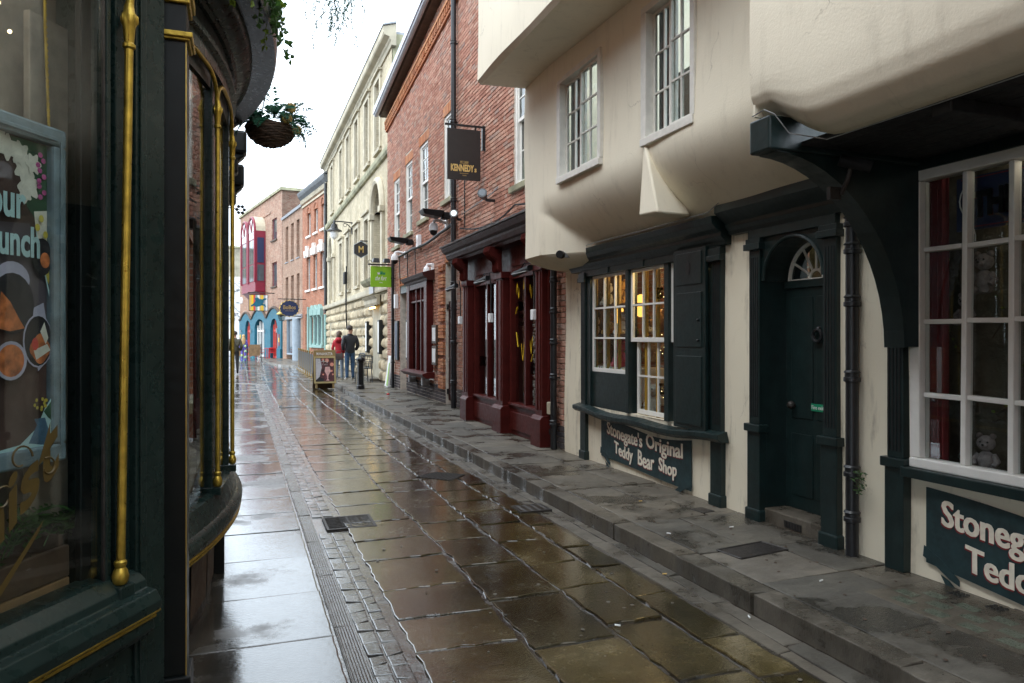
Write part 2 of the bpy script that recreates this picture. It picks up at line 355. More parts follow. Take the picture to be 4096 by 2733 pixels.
def arc(cx, cz, r, a0, a1, n): return [(cx + r * math.cos(R_(a0 + (a1 - a0) * i / n)), cz + r * math.sin(R_(a0 + (a1 - a0) * i / n))) for i in range(n + 1)]
# ================================================================ ground, road, pavements
gb = MB(); gb.add([(-250, -60, -.09), (250, -60, -.09), (250, 420, -.09), (-250, 420, -.09)], [(0, 1, 2, 3)])
ground = build('ground', gb, 'earth', kind='structure', label='dark ground lying under the street', fix=False)
def sheet(name, x0, x1, y0, y1, z, mt, label, nx=1, ny=1):
    m = MB(); m.wbox(x0, x1, y0, y1, -.08, z); return build(name, m, mt, kind='structure', label=label)
road = sheet('road', .44, 2.72, -2, 26, -.0095, 'mortar_wet', 'wet stone-flagged street running between the shops')
far_road = sheet('far_road', -1.2, 4.4, 26, 90, -.012, 'mortar_wet', 'wet far end of the flagged street')
left_pavement = sheet('left_pavement', -1.6, .45, -2, 26, -.012, 'mortar_wet', 'wet flagged pavement beside the green shopfronts')
right_pavement = sheet('pavement', 2.84, 4.5, -2, 40.5, .088, 'mortar_dry', 'raised grey flagged pavement before the plaster houses')
def stone(mb, poly, z0, z1, tilt=0, ins=.003, jit=.0, drop=.005):
    """one paving stone with worn edges; poly = plan corners"""
    pts = []
    for i, p in enumerate(poly):
        q = poly[(i + 1) % len(poly)]; ln = math.hypot(q[0] - p[0], q[1] - p[1]); k = max(1, min(9, int(ln / .075)))
        for j in range(k):
            t = j / k; s = jit * (.5 if j == 0 else 1)
            pts.append((p[0] + (q[0] - p[0]) * t + rng.uniform(-s, s), p[1] + (q[1] - p[1]) * t + rng.uniform(-s, s)))
    cx = sum(p[0] for p in pts) / len(pts); cyy = sum(p[1] for p in pts) / len(pts)
    tx, ty = rng.uniform(-tilt, tilt), rng.uniform(-tilt, tilt)
    def zz(p): return z1 + tx * (p[0] - cx) + ty * (p[1] - cyy)
    n = len(pts); ring = lambda f, dz: [(cx + (p[0] - cx) * f[0], cyy + (p[1] - cyy) * f[1], zz(p) + dz) for p in pts]
    wx = max(.04, max(abs(p[0] - cx) for p in pts)); wy = max(.04, max(abs(p[1] - cyy) for p in pts))
    vs = [(p[0], p[1], z0) for p in pts] + ring((1, 1), -drop) + ring((1 - ins / wx, 1 - ins / wy), -drop * .15) + ring((1 - 3 * ins / wx, 1 - 3 * ins / wy), 0)
    fs = []
    for k in range(3): fs += [(k * n + i, k * n + (i + 1) % n, (k + 1) * n + (i + 1) % n, (k + 1) * n + i) for i in range(n)]
    fs.append(tuple(range(3 * n, 4 * n))); mb.add(vs, fs)
def lay(parent, name, mt, xs, y0, y1, ly, z1, gap=.018, jit=.008, tilt=.008, joined_after=None, skip=None, h=.06, wob=.03):
    """columns of stones between the long joints xs; beyond joined_after they are one joined part"""
    far = MB()
    for c in range(len(xs) - 1):
        y = y0 - rng.uniform(0, ly[0])
        while y < y1:
            ln = rng.uniform(*ly); ye = min(y + ln, y1)
            def X(i, yy): return xs[i] + wob * math.sin(yy * 1.1 + i * 2.3) * (0 if i in (0, len(xs) - 1) else 1)
            g = gap * rng.uniform(.4, .9)
            sk = rng.uniform(-.02, .02)
            poly = [(X(c, y) + g, y + g + sk), (X(c + 1, y) - g, y + g - sk), (X(c + 1, ye) - g, ye - g - sk * .5), (X(c, ye) + g, ye - g + sk * .5)]
            mid = ((poly[0][0] + poly[1][0]) / 2, (y + ye) / 2)
            if not (skip and skip(mid)) and ye - y > .05:
                if joined_after and y > joined_after: stone(far, poly, z1 - h, z1, tilt, jit=jit)
                else:
                    m = MB(); stone(m, poly, z1 - h, z1 + rng.uniform(-.003, .003), tilt, jit=jit); build(name, m, mt, parent, fix=False)
            y = ye
    if far.v: build(name + '_run', far, mt, parent, fix=False, kind='stuff')
lay(left_pavement, 'flagstone', 'flag_left', [-.62, .455], .6, 14, (.62, .80), .0, .006, .003, .006)
lay(left_pavement, 'flagstone', 'flag_left', [-.62, .455], 14, 26, (.62, .80), .0, .006, .003, .006, joined_after=13)
lay(road, 'granite_block', 'granite_strip', [.462, .572], .8, 26, (.7, 1.05), .002, .006, .002, .004, joined_after=13)
lay(road, 'sett', 'sett', [.574, .665, .755], 1.6, 26, (.10, .17), -.003, .007, .005, .012, joined_after=11, h=.04, wob=.008,
    skip=lambda p: 5.9 < p[1] < 6.5)
lay(road, 'flagstone', 'flag_road', [.79, 1.36, 1.83, 2.22, 2.46], .8, 26, (.42, .72), .0, .021, .011, .012, joined_after=20, wob=.018,
    skip=lambda p: (5.95 < p[1] < 6.45 and p[0] < 1.08))
lay(road, 'channel_stone', 'kerbstone', [2.475, 2.585, 2.695], .8, 21.5, (.5, .9), -.006, .008, .004, .004, joined_after=14)
lay(right_pavement, 'kerbstone', 'kerbstone', [2.70, 2.87], .7, 21.0, (.75, 1.0), .105, .006, .006, .003, h=.17, wob=0)
def pave_right(y0, y1, joined):
    y = y0; far = MB()
    while y < y1:
        ln = rng.uniform(.55, .95); xs = [2.88, rng.uniform(3.2, 3.6), 4.4] if rng.random() < .65 else [2.88, 4.4]
        for a, b in zip(xs, xs[1:]):
            sh = rng.uniform(-.05, .05); g = .007
            poly = [(a + g, y + g + sh), (b - g, y + g - sh * .3), (b - g, y + ln - g), (a + g, y + ln - g)]
            m = far if joined else MB(); stone(m, poly, .04, .100, .006, jit=.004, ins=.006, drop=.004)
            if not joined: build('flagstone', m, 'flag_right', right_pavement, fix=False, smooth=True)
        y += ln
    if joined: build('flagstone_run', far, 'flag_right', right_pavement, fix=False, smooth=True, kind='stuff')
pave_right(.6, 20, False)
pave_right(20, 40, True)
# far paving and kerb, beyond the point where stones can be told apart
fm = MB()
for c in range(8):
    y = 26.
    while y < 70:
        ln = rng.uniform(.7, 1.0); x = -1.0 + c * .62 - .05 * (y - 40) * (1 if y > 40 else 0) * .8
        stone(fm, [(x + .01, y + .01), (x + .6, y + .01), (x + .6, y + ln - .01), (x + .01, y + ln - .01)], -.06, .0, .012, jit=.01); y += ln
build('flagstone_run', fm, 'flag_left', far_road, fix=False, smooth=True, kind='stuff')
fk = MB()
for (a, b) in (((2.72, 21.2), (3.0, 22.2)), ((2.6, 27), (2.6, 38)), ((2.6, 38), (1.6, 42)), ((1.6, 42), (1.3, 52))):
    n = max(1, int(math.hypot(b[0] - a[0], b[1] - a[1]) / .95))
    for i in range(n):
        t0, t1 = i / n, (i + 1) / n - .01
        p0 = (a[0] + (b[0] - a[0]) * t0, a[1] + (b[1] - a[1]) * t0); p1 = (a[0] + (b[0] - a[0]) * t1, a[1] + (b[1] - a[1]) * t1)
        stone(fk, [p0, (p0[0] + .16, p0[1]), (p1[0] + .16, p1[1]), p1], -.05, .10, .003, jit=.004)
build('kerbstone_run', fk, 'kerbstone', right_pavement, fix=False, smooth=True, kind='stuff')
pm = MB(); pm.hexa([(2.7, 26.5, -.05), (4.5, 26.5, -.05), (4.4, 41, -.05), (2.9, 53, -.05), (1.45, 52, -.05), (1.7, 42, -.05), (2.7, 38, -.05)],
                   [(2.7, 26.5, .094), (4.5, 26.5, .094), (4.4, 41, .094), (2.9, 53, .094), (1.45, 52, .094), (1.7, 42, .094), (2.7, 38, .094)])
build('far_pavement', pm, 'flag_right', kind='structure', label='raised pavement at the far bend of the street')
# ---- iron covers in the ground
def grate(name, label, cx, cyy, w_, d_, z, wavy=True):
    t = thing(name, label, 'drain', (cx, cyy, z), 'iron street drains')
    f = MB()
    for a in ((-w_ / 2, -w_ / 2 + .02, -d_ / 2, d_ / 2), (w_ / 2 - .02, w_ / 2, -d_ / 2, d_ / 2), (-w_ / 2 + .02, w_ / 2 - .02, -d_ / 2, -d_ / 2 + .02), (-w_ / 2 + .02, w_ / 2 - .02, d_ / 2 - .02, d_ / 2), (-.008, .008, -d_ / 2 + .02, d_ / 2 - .02)):
        f.wbox(cx + a[0], cx + a[1], cyy + a[2], cyy + a[3], z - .04, z + .006)
    build('frame', f, 'iron', t)
    p = MB(); p.wbox(cx - w_ / 2 + .01, cx + w_ / 2 - .01, cyy - d_ / 2 + .01, cyy + d_ / 2 - .01, z - .05, z - .035); build('pit', p, 'near_black', t)
    for i in range(8):
        yy = cyy - d_ / 2 + .035 + (d_ - .07) * i / 7
        b = MB(); b.tube([(cx - w_ / 2 + .02 + (w_ - .04) * j / 16, yy + .008 * math.sin(j * 1.5), z) for j in range(17)], .009, 5); build('bar', b, 'iron', t)
grate('street_drain', 'iron drain grating in the setts below the bow window', .85, 6.2, .40, .42, .0)
grate('street_drain', 'iron drain grating at the foot of the right kerb', 2.46, 6.12, .30, .26, .004)
t = thing('manhole_cover', 'rusty studded diamond-shaped iron cover in the road', 'manhole cover', (2.08, 7.85, 0))
m = MB(); q = [(1.82, 7.95), (2.12, 7.60), (2.36, 7.87), (2.10, 8.12)]; m.hexa([(a, b, -.03) for a, b in q], [(a, b, .006) for a, b in q]); build('plate', m, 'iron', t)
m = MB()
for i in range(9):
    for j in range(9):
        u, v = (i + .5) / 9, (j + .5) / 9
        x = (q[0][0] * (1 - u) + q[1][0] * u) * (1 - v) + (q[3][0] * (1 - u) + q[2][0] * u) * v; y = (q[0][1] * (1 - u) + q[1][1] * u) * (1 - v) + (q[3][1] * (1 - u) + q[2][1] * u) * v
        m.wbox(x - .011, x + .011, y - .011, y + .011, .006, .012)
build('studs', m, 'iron', t, kind='stuff')
t = thing('manhole_cover', 'flat dark iron inspection cover in the pavement before the door', 'manhole cover', (3.25, 4.08, .1))
q = [(3.03, 4.16), (3.06, 3.94), (3.49, 4.0), (3.45, 4.22)]
m = MB(); m.hexa([(a, b, .07) for a, b in q], [(a, b, .104) for a, b in q]); build('plate', m, 'iron', t, bevel=.004)
m = MB()
for i in range(4):
    a, b = q[i], q[(i + 1) % 4]; m.tube([(a[0], a[1], .104), (b[0], b[1], .104)], .006, 5)
build('rim', m, 'iron', t)
m = MB(); q = [(3.54, 5.24), (3.57, 5.08), (3.70, 5.10), (3.68, 5.26)]; m.hexa([(a, b, .06) for a, b in q], [(a, b, .105) for a, b in q])
build('water_cover', m, 'iron', label='small square iron plate in the pavement below the window', cat='manhole cover', loc=(3.62, 5.17, .1), bevel=.006)
t = thing('pavement_light', 'cast panel of green glass lenses set in the pavement', 'pavement light', (3.62, 2.55, .1))
m = MB(); m.wbox(3.33, 3.86, 1.2, 3.2, .06, .103); build('panel', m, 'kerbstone', t, bevel=.004)
for i in range(9):
    for j in range(3):
        m = MB(); x = 3.36 + j * .115 + .02; y = 1.35 + i * .2 + (.08 if j % 2 else 0)
        m.wbox(x, x + .08, y, y + .12, .09, .1055); build('lens', m, 'pavement_glass', t, bevel=.006)
for i in range(8):
    m = MB(); y = 1.4 + i * .22
    for a in range(3):
        for b in range(3): m.lathe([(.011, 0), (.011, .004)], (3.755 + a * .03, y + b * .03, .1035), 6)
    build('vent', m, 'near_black', t, kind='stuff')
# litter
for i, (x, y, mt) in enumerate([(2.95, 4.6, 'white_print'), (3.2, 3.4, 'white_print'), (2.6, 4.1, 'sign_gold'), (3.3, 5.6, 'sign_gold'), (1.9, 3.45, 'white_print'), (2.75, 5.2, 'white_print'), (3.5, 4.6, 'white_print'), (2.62, 3.3, 'white_print')]):
    m = MB(); a = rng.uniform(0, 3.1); z = .112 if x > 2.8 else .010; m.tube([(x, y, z), (x + .03 * math.cos(a), y + .03 * math.sin(a), z)], .005, 6)
    build('cigarette_end', m, mt, label=['white stub near the kerb beside the inspection cover', 'white stub near the pavement lights', 'tan stub in the gutter channel', 'tan stub below the painted banner', 'white stub in the middle of the road', 'white stub on the kerb edge by the drain', 'white stub close to the door step', 'white stub in the gutter nearest the camera'][i], cat='litter', group='cigarette ends on the ground', loc=(x, y, z))
m = MB(); m.lathe([(.001, 0), (.035, 0), (.04, .03), (.03, .045), (.001, .045)], (3.46, 18.2, .1), 8)
build('red_litter', m, 'red_plastic', label='bright red bit of litter on the far pavement', cat='litter', loc=(3.46, 18.2, .1))

gm = MB()
for i in range(70):
    x, y = rng.uniform(.85, 2.4), 2.2 + 9 * rng.random() ** 1.6; r = rng.uniform(.006, .014); gm.lathe([(r, .003), (r * .8, .0052)], (x, y, .0), 8, sx=1, sy=rng.uniform(.7, 1.2))
build('gum_spots', gm, 'kerbstone', road, kind='stuff')
gm = MB()
for i in range(60):
    x, y = rng.uniform(2.9, 3.8), 1.8 + 6.5 * rng.random(); r = rng.uniform(.006, .012); gm.lathe([(r, .003), (r * .8, .0052)], (x, y, .10), 8)
build('gum_spots', gm, 'wood_dark', right_pavement, kind='stuff')
# ================================================================ the plaster houses on the right
RW = Fr(3.87, 0)      # ground floor wall plane (s = distance down the street)
def wob(y, z, k=1.0): return k * (.012 * math.sin(y * 1.7 + z * .9) + .010 * math.sin(z * 2.6 + y * .6 + 1) + .006 * math.sin(y * 4.1 - z * 3))
def holed(fr, s0, s1, z0, z1, holes, d=0, depth=.25, mi=0, step=.35, wobble=0):
    """wall sheet with rectangular openings and their reveals"""
    m = MB(); S = sorted({s0, s1, *[h[0] for h in holes], *[h[1] for h in holes]}); Z = sorted({z0, z1, *[h[2] for h in holes], *[h[3] for h in holes]})
    def sub(a): 
        o = []
        for p, q in zip(a, a[1:]):
            k = max(1, int((q - p) / step)); o += [p + (q - p) * i / k for i in range(k)]
        return o + [a[-1]]
    S, Z = sub([s for s in S if s0 <= s <= s1]), sub([z for z in Z if z0 <= z <= z1])
    for a, b in zip(S, S[1:]):
        for c, e in zip(Z, Z[1:]):
            u, v = (a + b) / 2, (c + e) / 2
            if any(h[0] < u < h[1] and h[2] < v < h[3] for h in holes): continue
            m.add([fr(s, z, d + (wob(s, z, wobble) if wobble else 0)) for s, z in ((a, c), (b, c), (b, e), (a, e))], [(0, 1, 2, 3)], mi)
    for h in holes:
        a, b, c, e = h[:4]; dp = h[4] if len(h) > 4 else depth
        for p, q in (((a, c), (b, c)), ((b, c), (b, e)), ((b, e), (a, e)), ((a, e), (a, c))):
            m.add([fr(p[0], p[1], d), fr(q[0], q[1], d), fr(q[0], q[1], d - dp), fr(p[0], p[1], d - dp)], [(0, 1, 2, 3)], mi)
    return m
def sash(parent, fr, s0, s1, z0, z1, d, cols, rows, mt='white_paint', gl='glass_old', bar=.018, edge=.035, th=.03, name='sash', panes=True):
    """glazed frame: edge timbers, glazing bars, one pane per opening"""
    m = MB(); m.box(fr, s0, s1, z0, z0 + edge * 1.3, d - th, d); m.box(fr, s0, s1, z1 - edge, z1, d - th, d)
    m.box(fr, s0, s0 + edge, z0 + edge * 1.3, z1 - edge, d - th, d); m.box(fr, s1 - edge, s1, z0 + edge * 1.3, z1 - edge, d - th, d)
    a, b, c, e = s0 + edge, s1 - edge, z0 + edge * 1.3, z1 - edge
    o = build(name, m, mt, parent, bevel=.003)
    for i in range(1, cols):
        x = a + (b - a) * i / cols; g = MB(); g.box(fr, x - bar / 2, x + bar / 2, c, e, d - th * .85, d - .002); build('glazing_bar', g, mt, o)
    for j in range(1, rows):
        z = c + (e - c) * j / rows; g = MB(); g.box(fr, a, b, z - bar / 2, z + bar / 2, d - th * .8, d - .004); build('glazing_bar', g, mt, o)
    if panes:
        for i in range(cols):
            for j in range(rows):
                g = MB(); x0, x1 = a + (b - a) * i / cols, a + (b - a) * (i + 1) / cols; q0, q1 = c + (e - c) * j / rows, c + (e - c) * (j + 1) / rows
                k = rng.uniform(-.0025, .0025); k2 = rng.uniform(-.0025, .0025); dd = d - th * .5
                g.hexa([fr(x0, q0, dd - .002 + k), fr(x1, q0, dd - .002 - k), fr(x1, q1, dd - .002 - k + k2), fr(x0, q1, dd - .002 + k + k2)], [fr(x0, q0, dd + .001 + k), fr(x1, q0, dd + .001 - k), fr(x1, q1, dd + .001 - k + k2), fr(x0, q1, dd + .001 + k + k2)]); build('pane', g, gl, o)
    return o
# ---------------------------------------------------------------- middle house
house = thing('jettied_house', 'cream plaster jettied house with a dark green shop window and arched door', 'house', (3.87, 6.0, .1))
HD = (4.04, 4.70, .10, 1.99)       # door opening
m = holed(RW, 3.52, 8.46, .06, 2.7, [(4.04, 4.70, .06, 2.34, .34), (5.35, 7.80, .74, 2.36, .12)], wobble=.6, step=.25)
build('wall', m, 'plaster_low', house, smooth=True, weld=True)
# first floor: upright to z 3.15, then a hollow cove back to the shop cornice
def upper(y, z):
    x = 3.33
    if z < 3.22:
        t = min(1, (3.22 - z) / .70); cove = 3.33 + .50 * t * t * (1.15 - .15 * t)
        yc = 7.92 if z > 3.0 else 7.92 - (3.0 - z) * 1.35           # raking arris of the far corner console
        if z > 3.0: fl = max(0, min(1, (8.05 - y) / .25)); fl = fl * fl * (3 - 2 * fl)
        else: fl = max(0, min(1, (7.97 - y) / (7.98 - yc)))
        x = 3.33 + (cove - 3.33) * fl
    return (x + wob(y, z, 1.0), y, z)
W1, W2 = (6.44, 7.46, 3.30, 4.39), (4.85, 5.63, 3.27, 4.42)
m = MB(); YS = [3.3 + (8.47 - 3.3) * i / 110 for i in range(111)]; ZS = [2.52 + (4.95 - 2.52) * i / 60 for i in range(61)]
def snap(v, ks): 
    k = min(ks, key=lambda q: abs(q - v)); return k if abs(k - v) < .026 else v
YS = sorted({round(snap(y, [W1[0], W1[1], W2[0], W2[1]]), 4) for y in YS} | {W1[0], W1[1], W2[0], W2[1]}); ZS = sorted({round(snap(z, [W1[2], W1[3], W2[2], W2[3]]), 4) for z in ZS} | {W1[2], W1[3], W2[2], W2[3]})
for a, b in zip(YS, YS[1:]):
    for c, e in zip(ZS, ZS[1:]):
        u, v = (a + b) / 2, (c + e) / 2
        if any(k[0] < u < k[1] and k[2] < v < k[3] for k in (W1, W2)): continue
        m.add([upper(a, c), upper(b, c), upper(b, e), upper(a, e)], [(0, 1, 2, 3)])
for k in (W1, W2):
    for p, q in (((k[0], k[2]), (k[1], k[2])), ((k[1], k[2]), (k[1], k[3])), ((k[1], k[3]), (k[0], k[3])), ((k[0], k[3]), (k[0], k[2]))):
        A, B = upper(*p), upper(*q); m.add([A, B, (3.45, B[1], B[2]), (3.45, A[1], A[2])], [(0, 1, 2, 3)])
build('upper_wall', m, 'plaster_cream', house, smooth=True, weld=True, fix=True)
m = MB()   # underside of the far corner console, swept back in a soft round
def foot(u, v):
    y = 7.0 + 1.46 * u; A = upper(y, 2.52); t = math.sin(v * math.pi / 2); q = max(0, min(1, (y - 7.15) / .6)); dz = .13 * q + .01
    return (A[0] + (3.90 - A[0]) * (1 - math.cos(v * math.pi / 2)) ** .75, y, 2.52 - dz * t)
m.grid(foot, 24, 10)
build('corner_console', m, 'plaster_cream', house, smooth=True)
m = MB(); m.grid(lambda u, v: (foot(1, v)[0] if v else 3.33, 8.462, (2.52 - (2.52 - foot(1, v)[2])) + (3.2 - foot(1, v)[2]) * u), 4, 10); build('console_end', m, 'plaster_cream', house, smooth=True)
m = MB(); A = (3.315, 5.60, 3.32); b = [(3.28, 5.63, 2.61), (3.27, 5.30, 2.59), (3.68, 5.40, 2.60), (3.75, 5.66, 2.62)]
m.add([A] + b + [(3.40, 5.56, 3.25)], [(0, 1, 2), (0, 2, 3), (0, 3, 5), (0, 5, 4), (0, 4, 1), (1, 4, 3, 2), (5, 3, 4)])
build('console', m, 'plaster_cream', house, bevel=.03, seg=3, smooth=True)
# second floor, thrown out over the kerb
m = MB()
def second(y, z): return (2.70 + wob(y, z, .9), y, z)
m.grid(lambda u, v: second(3.3 + 5.16 * u, 4.66 + 3.6 * v), 30, 24)
def under(u, v):
    y = 3.3 + 5.16 * u; x = 2.70 + .68 * v; z = 4.62 + .03 * math.sin(y) * v; r = .05
    if v < .08: t = v / .08; x = 2.70 + r * t; z = 4.66 - .045 * math.sin(t * 1.57)
    if v == 0: return second(y, 4.66)
    return (x, y, z)
m.grid(under, 30, 16)
m.grid(lambda u, v: (2.70 + 4.0 * u + (wob(8.46, 4.66 + 3.6 * v, .9) if u == 0 else 0), 8.46, 4.66 + 3.6 * v), 4, 24)
build('top_storey', m, 'plaster_cream', house, smooth=True, weld=True)
m = MB(); m.wbox(3.40, 7.5, 8.455, 8.45 + .012, 2.45, 4.66); m.wbox(3.90, 7.5, 8.455, 8.467, .05, 2.45); build('gable', m, 'plaster_cream', house)
m = MB(); m.hexa([(2.45, 3.2, 8.25), (2.45, 8.7, 8.25), (5.2, 8.7, 11), (5.2, 3.2, 11)], [(2.45, 3.2, 8.35), (2.45, 8.7, 8.35), (5.2, 8.7, 11.1), (5.2, 3.2, 11.1)])
build('roof', m, 'slate', house)
U = Fr(3.33, 0)
for k, (cl, d) in ((W1, (2, -.02)), (W2, (2, -.02))):
    fr_ = MB(); e = .06
    for q in ((k[0] - .01, k[1] + .01, k[2] - .05, k[2] + .02), (k[0] - .01, k[1] + .01, k[3] - .04, k[3] + .02), (k[0] - .015, k[0] + .045, k[2] + .02, k[3] - .04), (k[1] - .07, k[1] + .015, k[2] + .02, k[3] - .04)):
        fr_.box(U, *q, -.10, .035 if q[3] < k[3] - .5 else .022)
    o = build('window', fr_, 'white_paint', house, bevel=.006)
    mid = k[0] + (k[1] - k[0]) * .48
    sash(o, U, k[0] + .045, mid + .02, k[2] + .02, k[3] - .04, -.015, 2, 3, gl='glass_old', bar=.016, edge=.028)
    sash(o, U, mid - .015, k[1] - .07, k[2] + .02, k[3] - .04, -.055, 2, 3, gl='glass_old', bar=.016, edge=.028)
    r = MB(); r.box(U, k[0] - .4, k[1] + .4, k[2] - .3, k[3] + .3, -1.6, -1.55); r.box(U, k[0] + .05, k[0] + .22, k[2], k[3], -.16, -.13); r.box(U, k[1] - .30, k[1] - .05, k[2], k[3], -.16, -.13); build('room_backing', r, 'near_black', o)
# ---- shop window joinery
shop = build('shop_window', MB().prof(RW, [(-.05, 2.33), (.05, 2.33), (.06, 2.36), (.10, 2.40), (.10, 2.43), (.15, 2.46), (.19, 2.50), (.20, 2.56), (-.05, 2.58)], 5.12, 8.18), 'green_black', house, bevel=.004)
def part(name, mt, parent, *boxes, fr=RW, bevel=.004, **k):
    m = MB()
    for b in boxes: m.box(fr, *b)
    return build(name, m, mt, parent, bevel=bevel, **k)
part('frieze', 'green_black', shop, (5.2, 7.92, 2.26, 2.33, -.08, .05))
for s in (5.72, 6.45, 7.2): part('frieze_block', 'green_black', shop, (s, s + .03, 2.262, 2.329, .05, .062))
for s0, s1 in ((7.79, 7.93), (5.19, 5.34)):
    part('pilaster', 'green_black', shop, (s0, s1, .10, .66, -.02, .05), (s0 + .012, s1 - .012, .74, 2.26, -.02, .045))
    for j in range(4): part('flute', 'near_black', shop, (s0 + .03 + j * .026, s0 + .042 + j * .026, .80, 2.2, .045, .049), bevel=0)
    part('pilaster_foot', 'green_black', shop, (s0 - .015, s1 + .015, .08, .20, -.02, .065), bevel=.012)
    part('pilaster_cap', 'green_black', shop, (s0 - .02, s1 + .02, 2.20, 2.25, .04, .08), (s0 - .01, s1 + .01, 2.25, 2.31, .05, .07))
m = MB(); n = 26     # the sagging sill
for i in range(n):
    a, b = 5.14 + 2.86 * i / n, 5.14 + 2.86 * (i + 1) / n
    f = lambda s: .70 - .035 * math.sin((s - 5.1) * 1.15) + .012 * math.sin(s * 5)
    pr = lambda s: [RW(s, f(s) - .05, 0), RW(s, f(s) - .05, .08), RW(s, f(s) - .02, .12), RW(s, f(s) + .02, .12), RW(s, f(s) + .045, .02)]
    m.hexa(pr(a), pr(b))
build('sill', m, 'green_black', shop, bevel=.004)
part('corner_post', 'green_black', shop, (7.70, 7.79, .74, 2.26, -.06, .03)); part('mullion', 'green_black', shop, (6.80, 6.87, .74, 2.26, -.08, .03)); part('mullion', 'green_black', shop, (6.03, 6.11, .74, 2.26, -.08, .03))
part('panel', 'green_black', shop, (6.87, 7.70, .74, 1.15, -.05, .005)); part('side_panel', 'green_black', shop, (5.34, 5.42, .74, 2.26, -.06, .03))
sash(shop, RW, 6.875, 7.70, 1.15, 2.26, .0, 3, 3, 'white_clean', bar=.02)
sash(shop, RW, 6.115, 6.80, 1.50, 2.26, .0, 3, 2, 'white_clean', bar=.018)
sash(shop, RW, 6.115, 6.74, .75, 1.53, -.04, 3, 2, 'white_clean', bar=.018)
sash(shop, RW, 5.42, 6.03, 1.50, 2.26, .0, 3, 2, 'white_clean', bar=.018)
sash(shop, RW, 5.42, 6.0, .75, 1.53, -.04, 3, 2, 'white_clean', bar=.018)
sh = part('shutter', 'green_black', house, (5.36, 5.86, .72, 2.34, .05, .085))
for z0, z1 in ((.76, 1.38), (1.46, 1.95), (2.02, 2.31)): part('shutter_panel', 'green_black', sh, (5.41, 5.81, z0, z1, .085, .094), bevel=.006)
m = MB(); m.poly(RW, [(5.61 + .035 * math.cos(a * .52), 2.165 + .06 * math.sin(a * .52)) for a in range(12)], .0945, .097); build('peep_hole', m, 'near_black', sh)
for z in (1.52, 1.70): m = MB(); m.ball(RW(5.45, z, .10), .014, 8, 5); build('latch', m, 'black_metal', sh, smooth=True)
# lit interior of the shop
m = MB(); m.wbox(4.75, 4.78, 5.2, 8.44, .5, 2.5); build('back_wall', m, 'brick_left', house)
m = MB(); m.wbox(3.90, 4.75, 5.2, 8.42, .66, .72); build('display_floor', m, 'wood_dark', house)
m = MB(); m.wbox(3.90, 4.75, 5.2, 8.42, 2.40, 2.44); m.wbox(3.95, 4.75, 8.40, 8.43, .6, 2.45); m.wbox(3.95, 4.75, 5.2, 5.23, .6, 2.45); build('display_lining', m, 'interior_dark', house)
for y in (6.83, 6.07, 7.72, 5.4, 7.42, 7.16, 6.58, 6.36): m = MB(); m.wbox(3.92, 3.945, y - .02, y + .02, .74, 2.28); build('inner_lining', m, 'mustard', house)
m = MB(); m.wbox(3.93, 4.35, 6.9, 8.36, .80, 1.21); build('striped_shelf', m, 'white_print', house)
for i in range(24): m = MB(); m.wbox(3.926, 3.9295, 6.95 + i * .056, 6.968 + i * .056, .80, 1.208); build('stripe', m, ['red_print', 'lime', 'yellow_print', 'mint'][i % 4], house)
m = MB(); m.wbox(3.93, 4.35, 6.9, 8.36, 1.56, 1.58); m.wbox(3.93, 4.35, 6.9, 8.36, 1.90, 1.92); build('display_shelf', m, 'wood_dark', house)
emit('lamp_warm', (1.0, .50, .10), 1.3); emit('fairy', (1.0, .75, .35), 5.0)
m = MB(); m.lathe([(.02, 0), (.06, .02), (.06, .24), (.02, .26)], (4.32, 7.35, 1.78), 10)
build('display_lamp', m, 'lamp_warm', label='glowing amber lamp inside the bear shop window', cat='lamp', loc=(4.32, 7.35, 1.78), smooth=True)
m = MB(); m.lathe([(.02, 0), (.05, .02), (.05, .30), (.02, .32)], (4.42, 8.05, 1.60), 10)
build('display_lamp', m, 'lamp_warm', label='glowing amber lamp between the soft toys behind the casement', cat='lamp', loc=(4.42, 8.05, 1.6), smooth=True)
t = thing('fairy_lights', 'string of tiny warm lights hanging inside the shop window', 'lights', (4.1, 6.4, .8))
m = MB(); c2 = MB()
pts = [(4.05 + .05 * math.sin(i), 6.14 + .22 * abs(math.sin(i * .21)) + .1, 2.15 - i * .032) for i in range(40)]
c2.tube(pts, .003, 4); build('wire', c2, 'black_plastic', t)
for p in pts[::1]: m.ball((p[0] + rng.uniform(-.03, .03), p[1] + rng.uniform(-.05, .05), p[2]), .004, 4, 3)
build('bulbs', m, 'fairy', t, kind='stuff')
ll = bpy.data.lights.new('shop_lamp', 'POINT'); ll.energy = 13; ll.color = (1, .62, .25); ll.shadow_soft_size = .15
lo = bpy.data.objects.new('shop_lamp', ll); lo.location = (4.25, 6.6, 2.2); col.objects.link(lo)
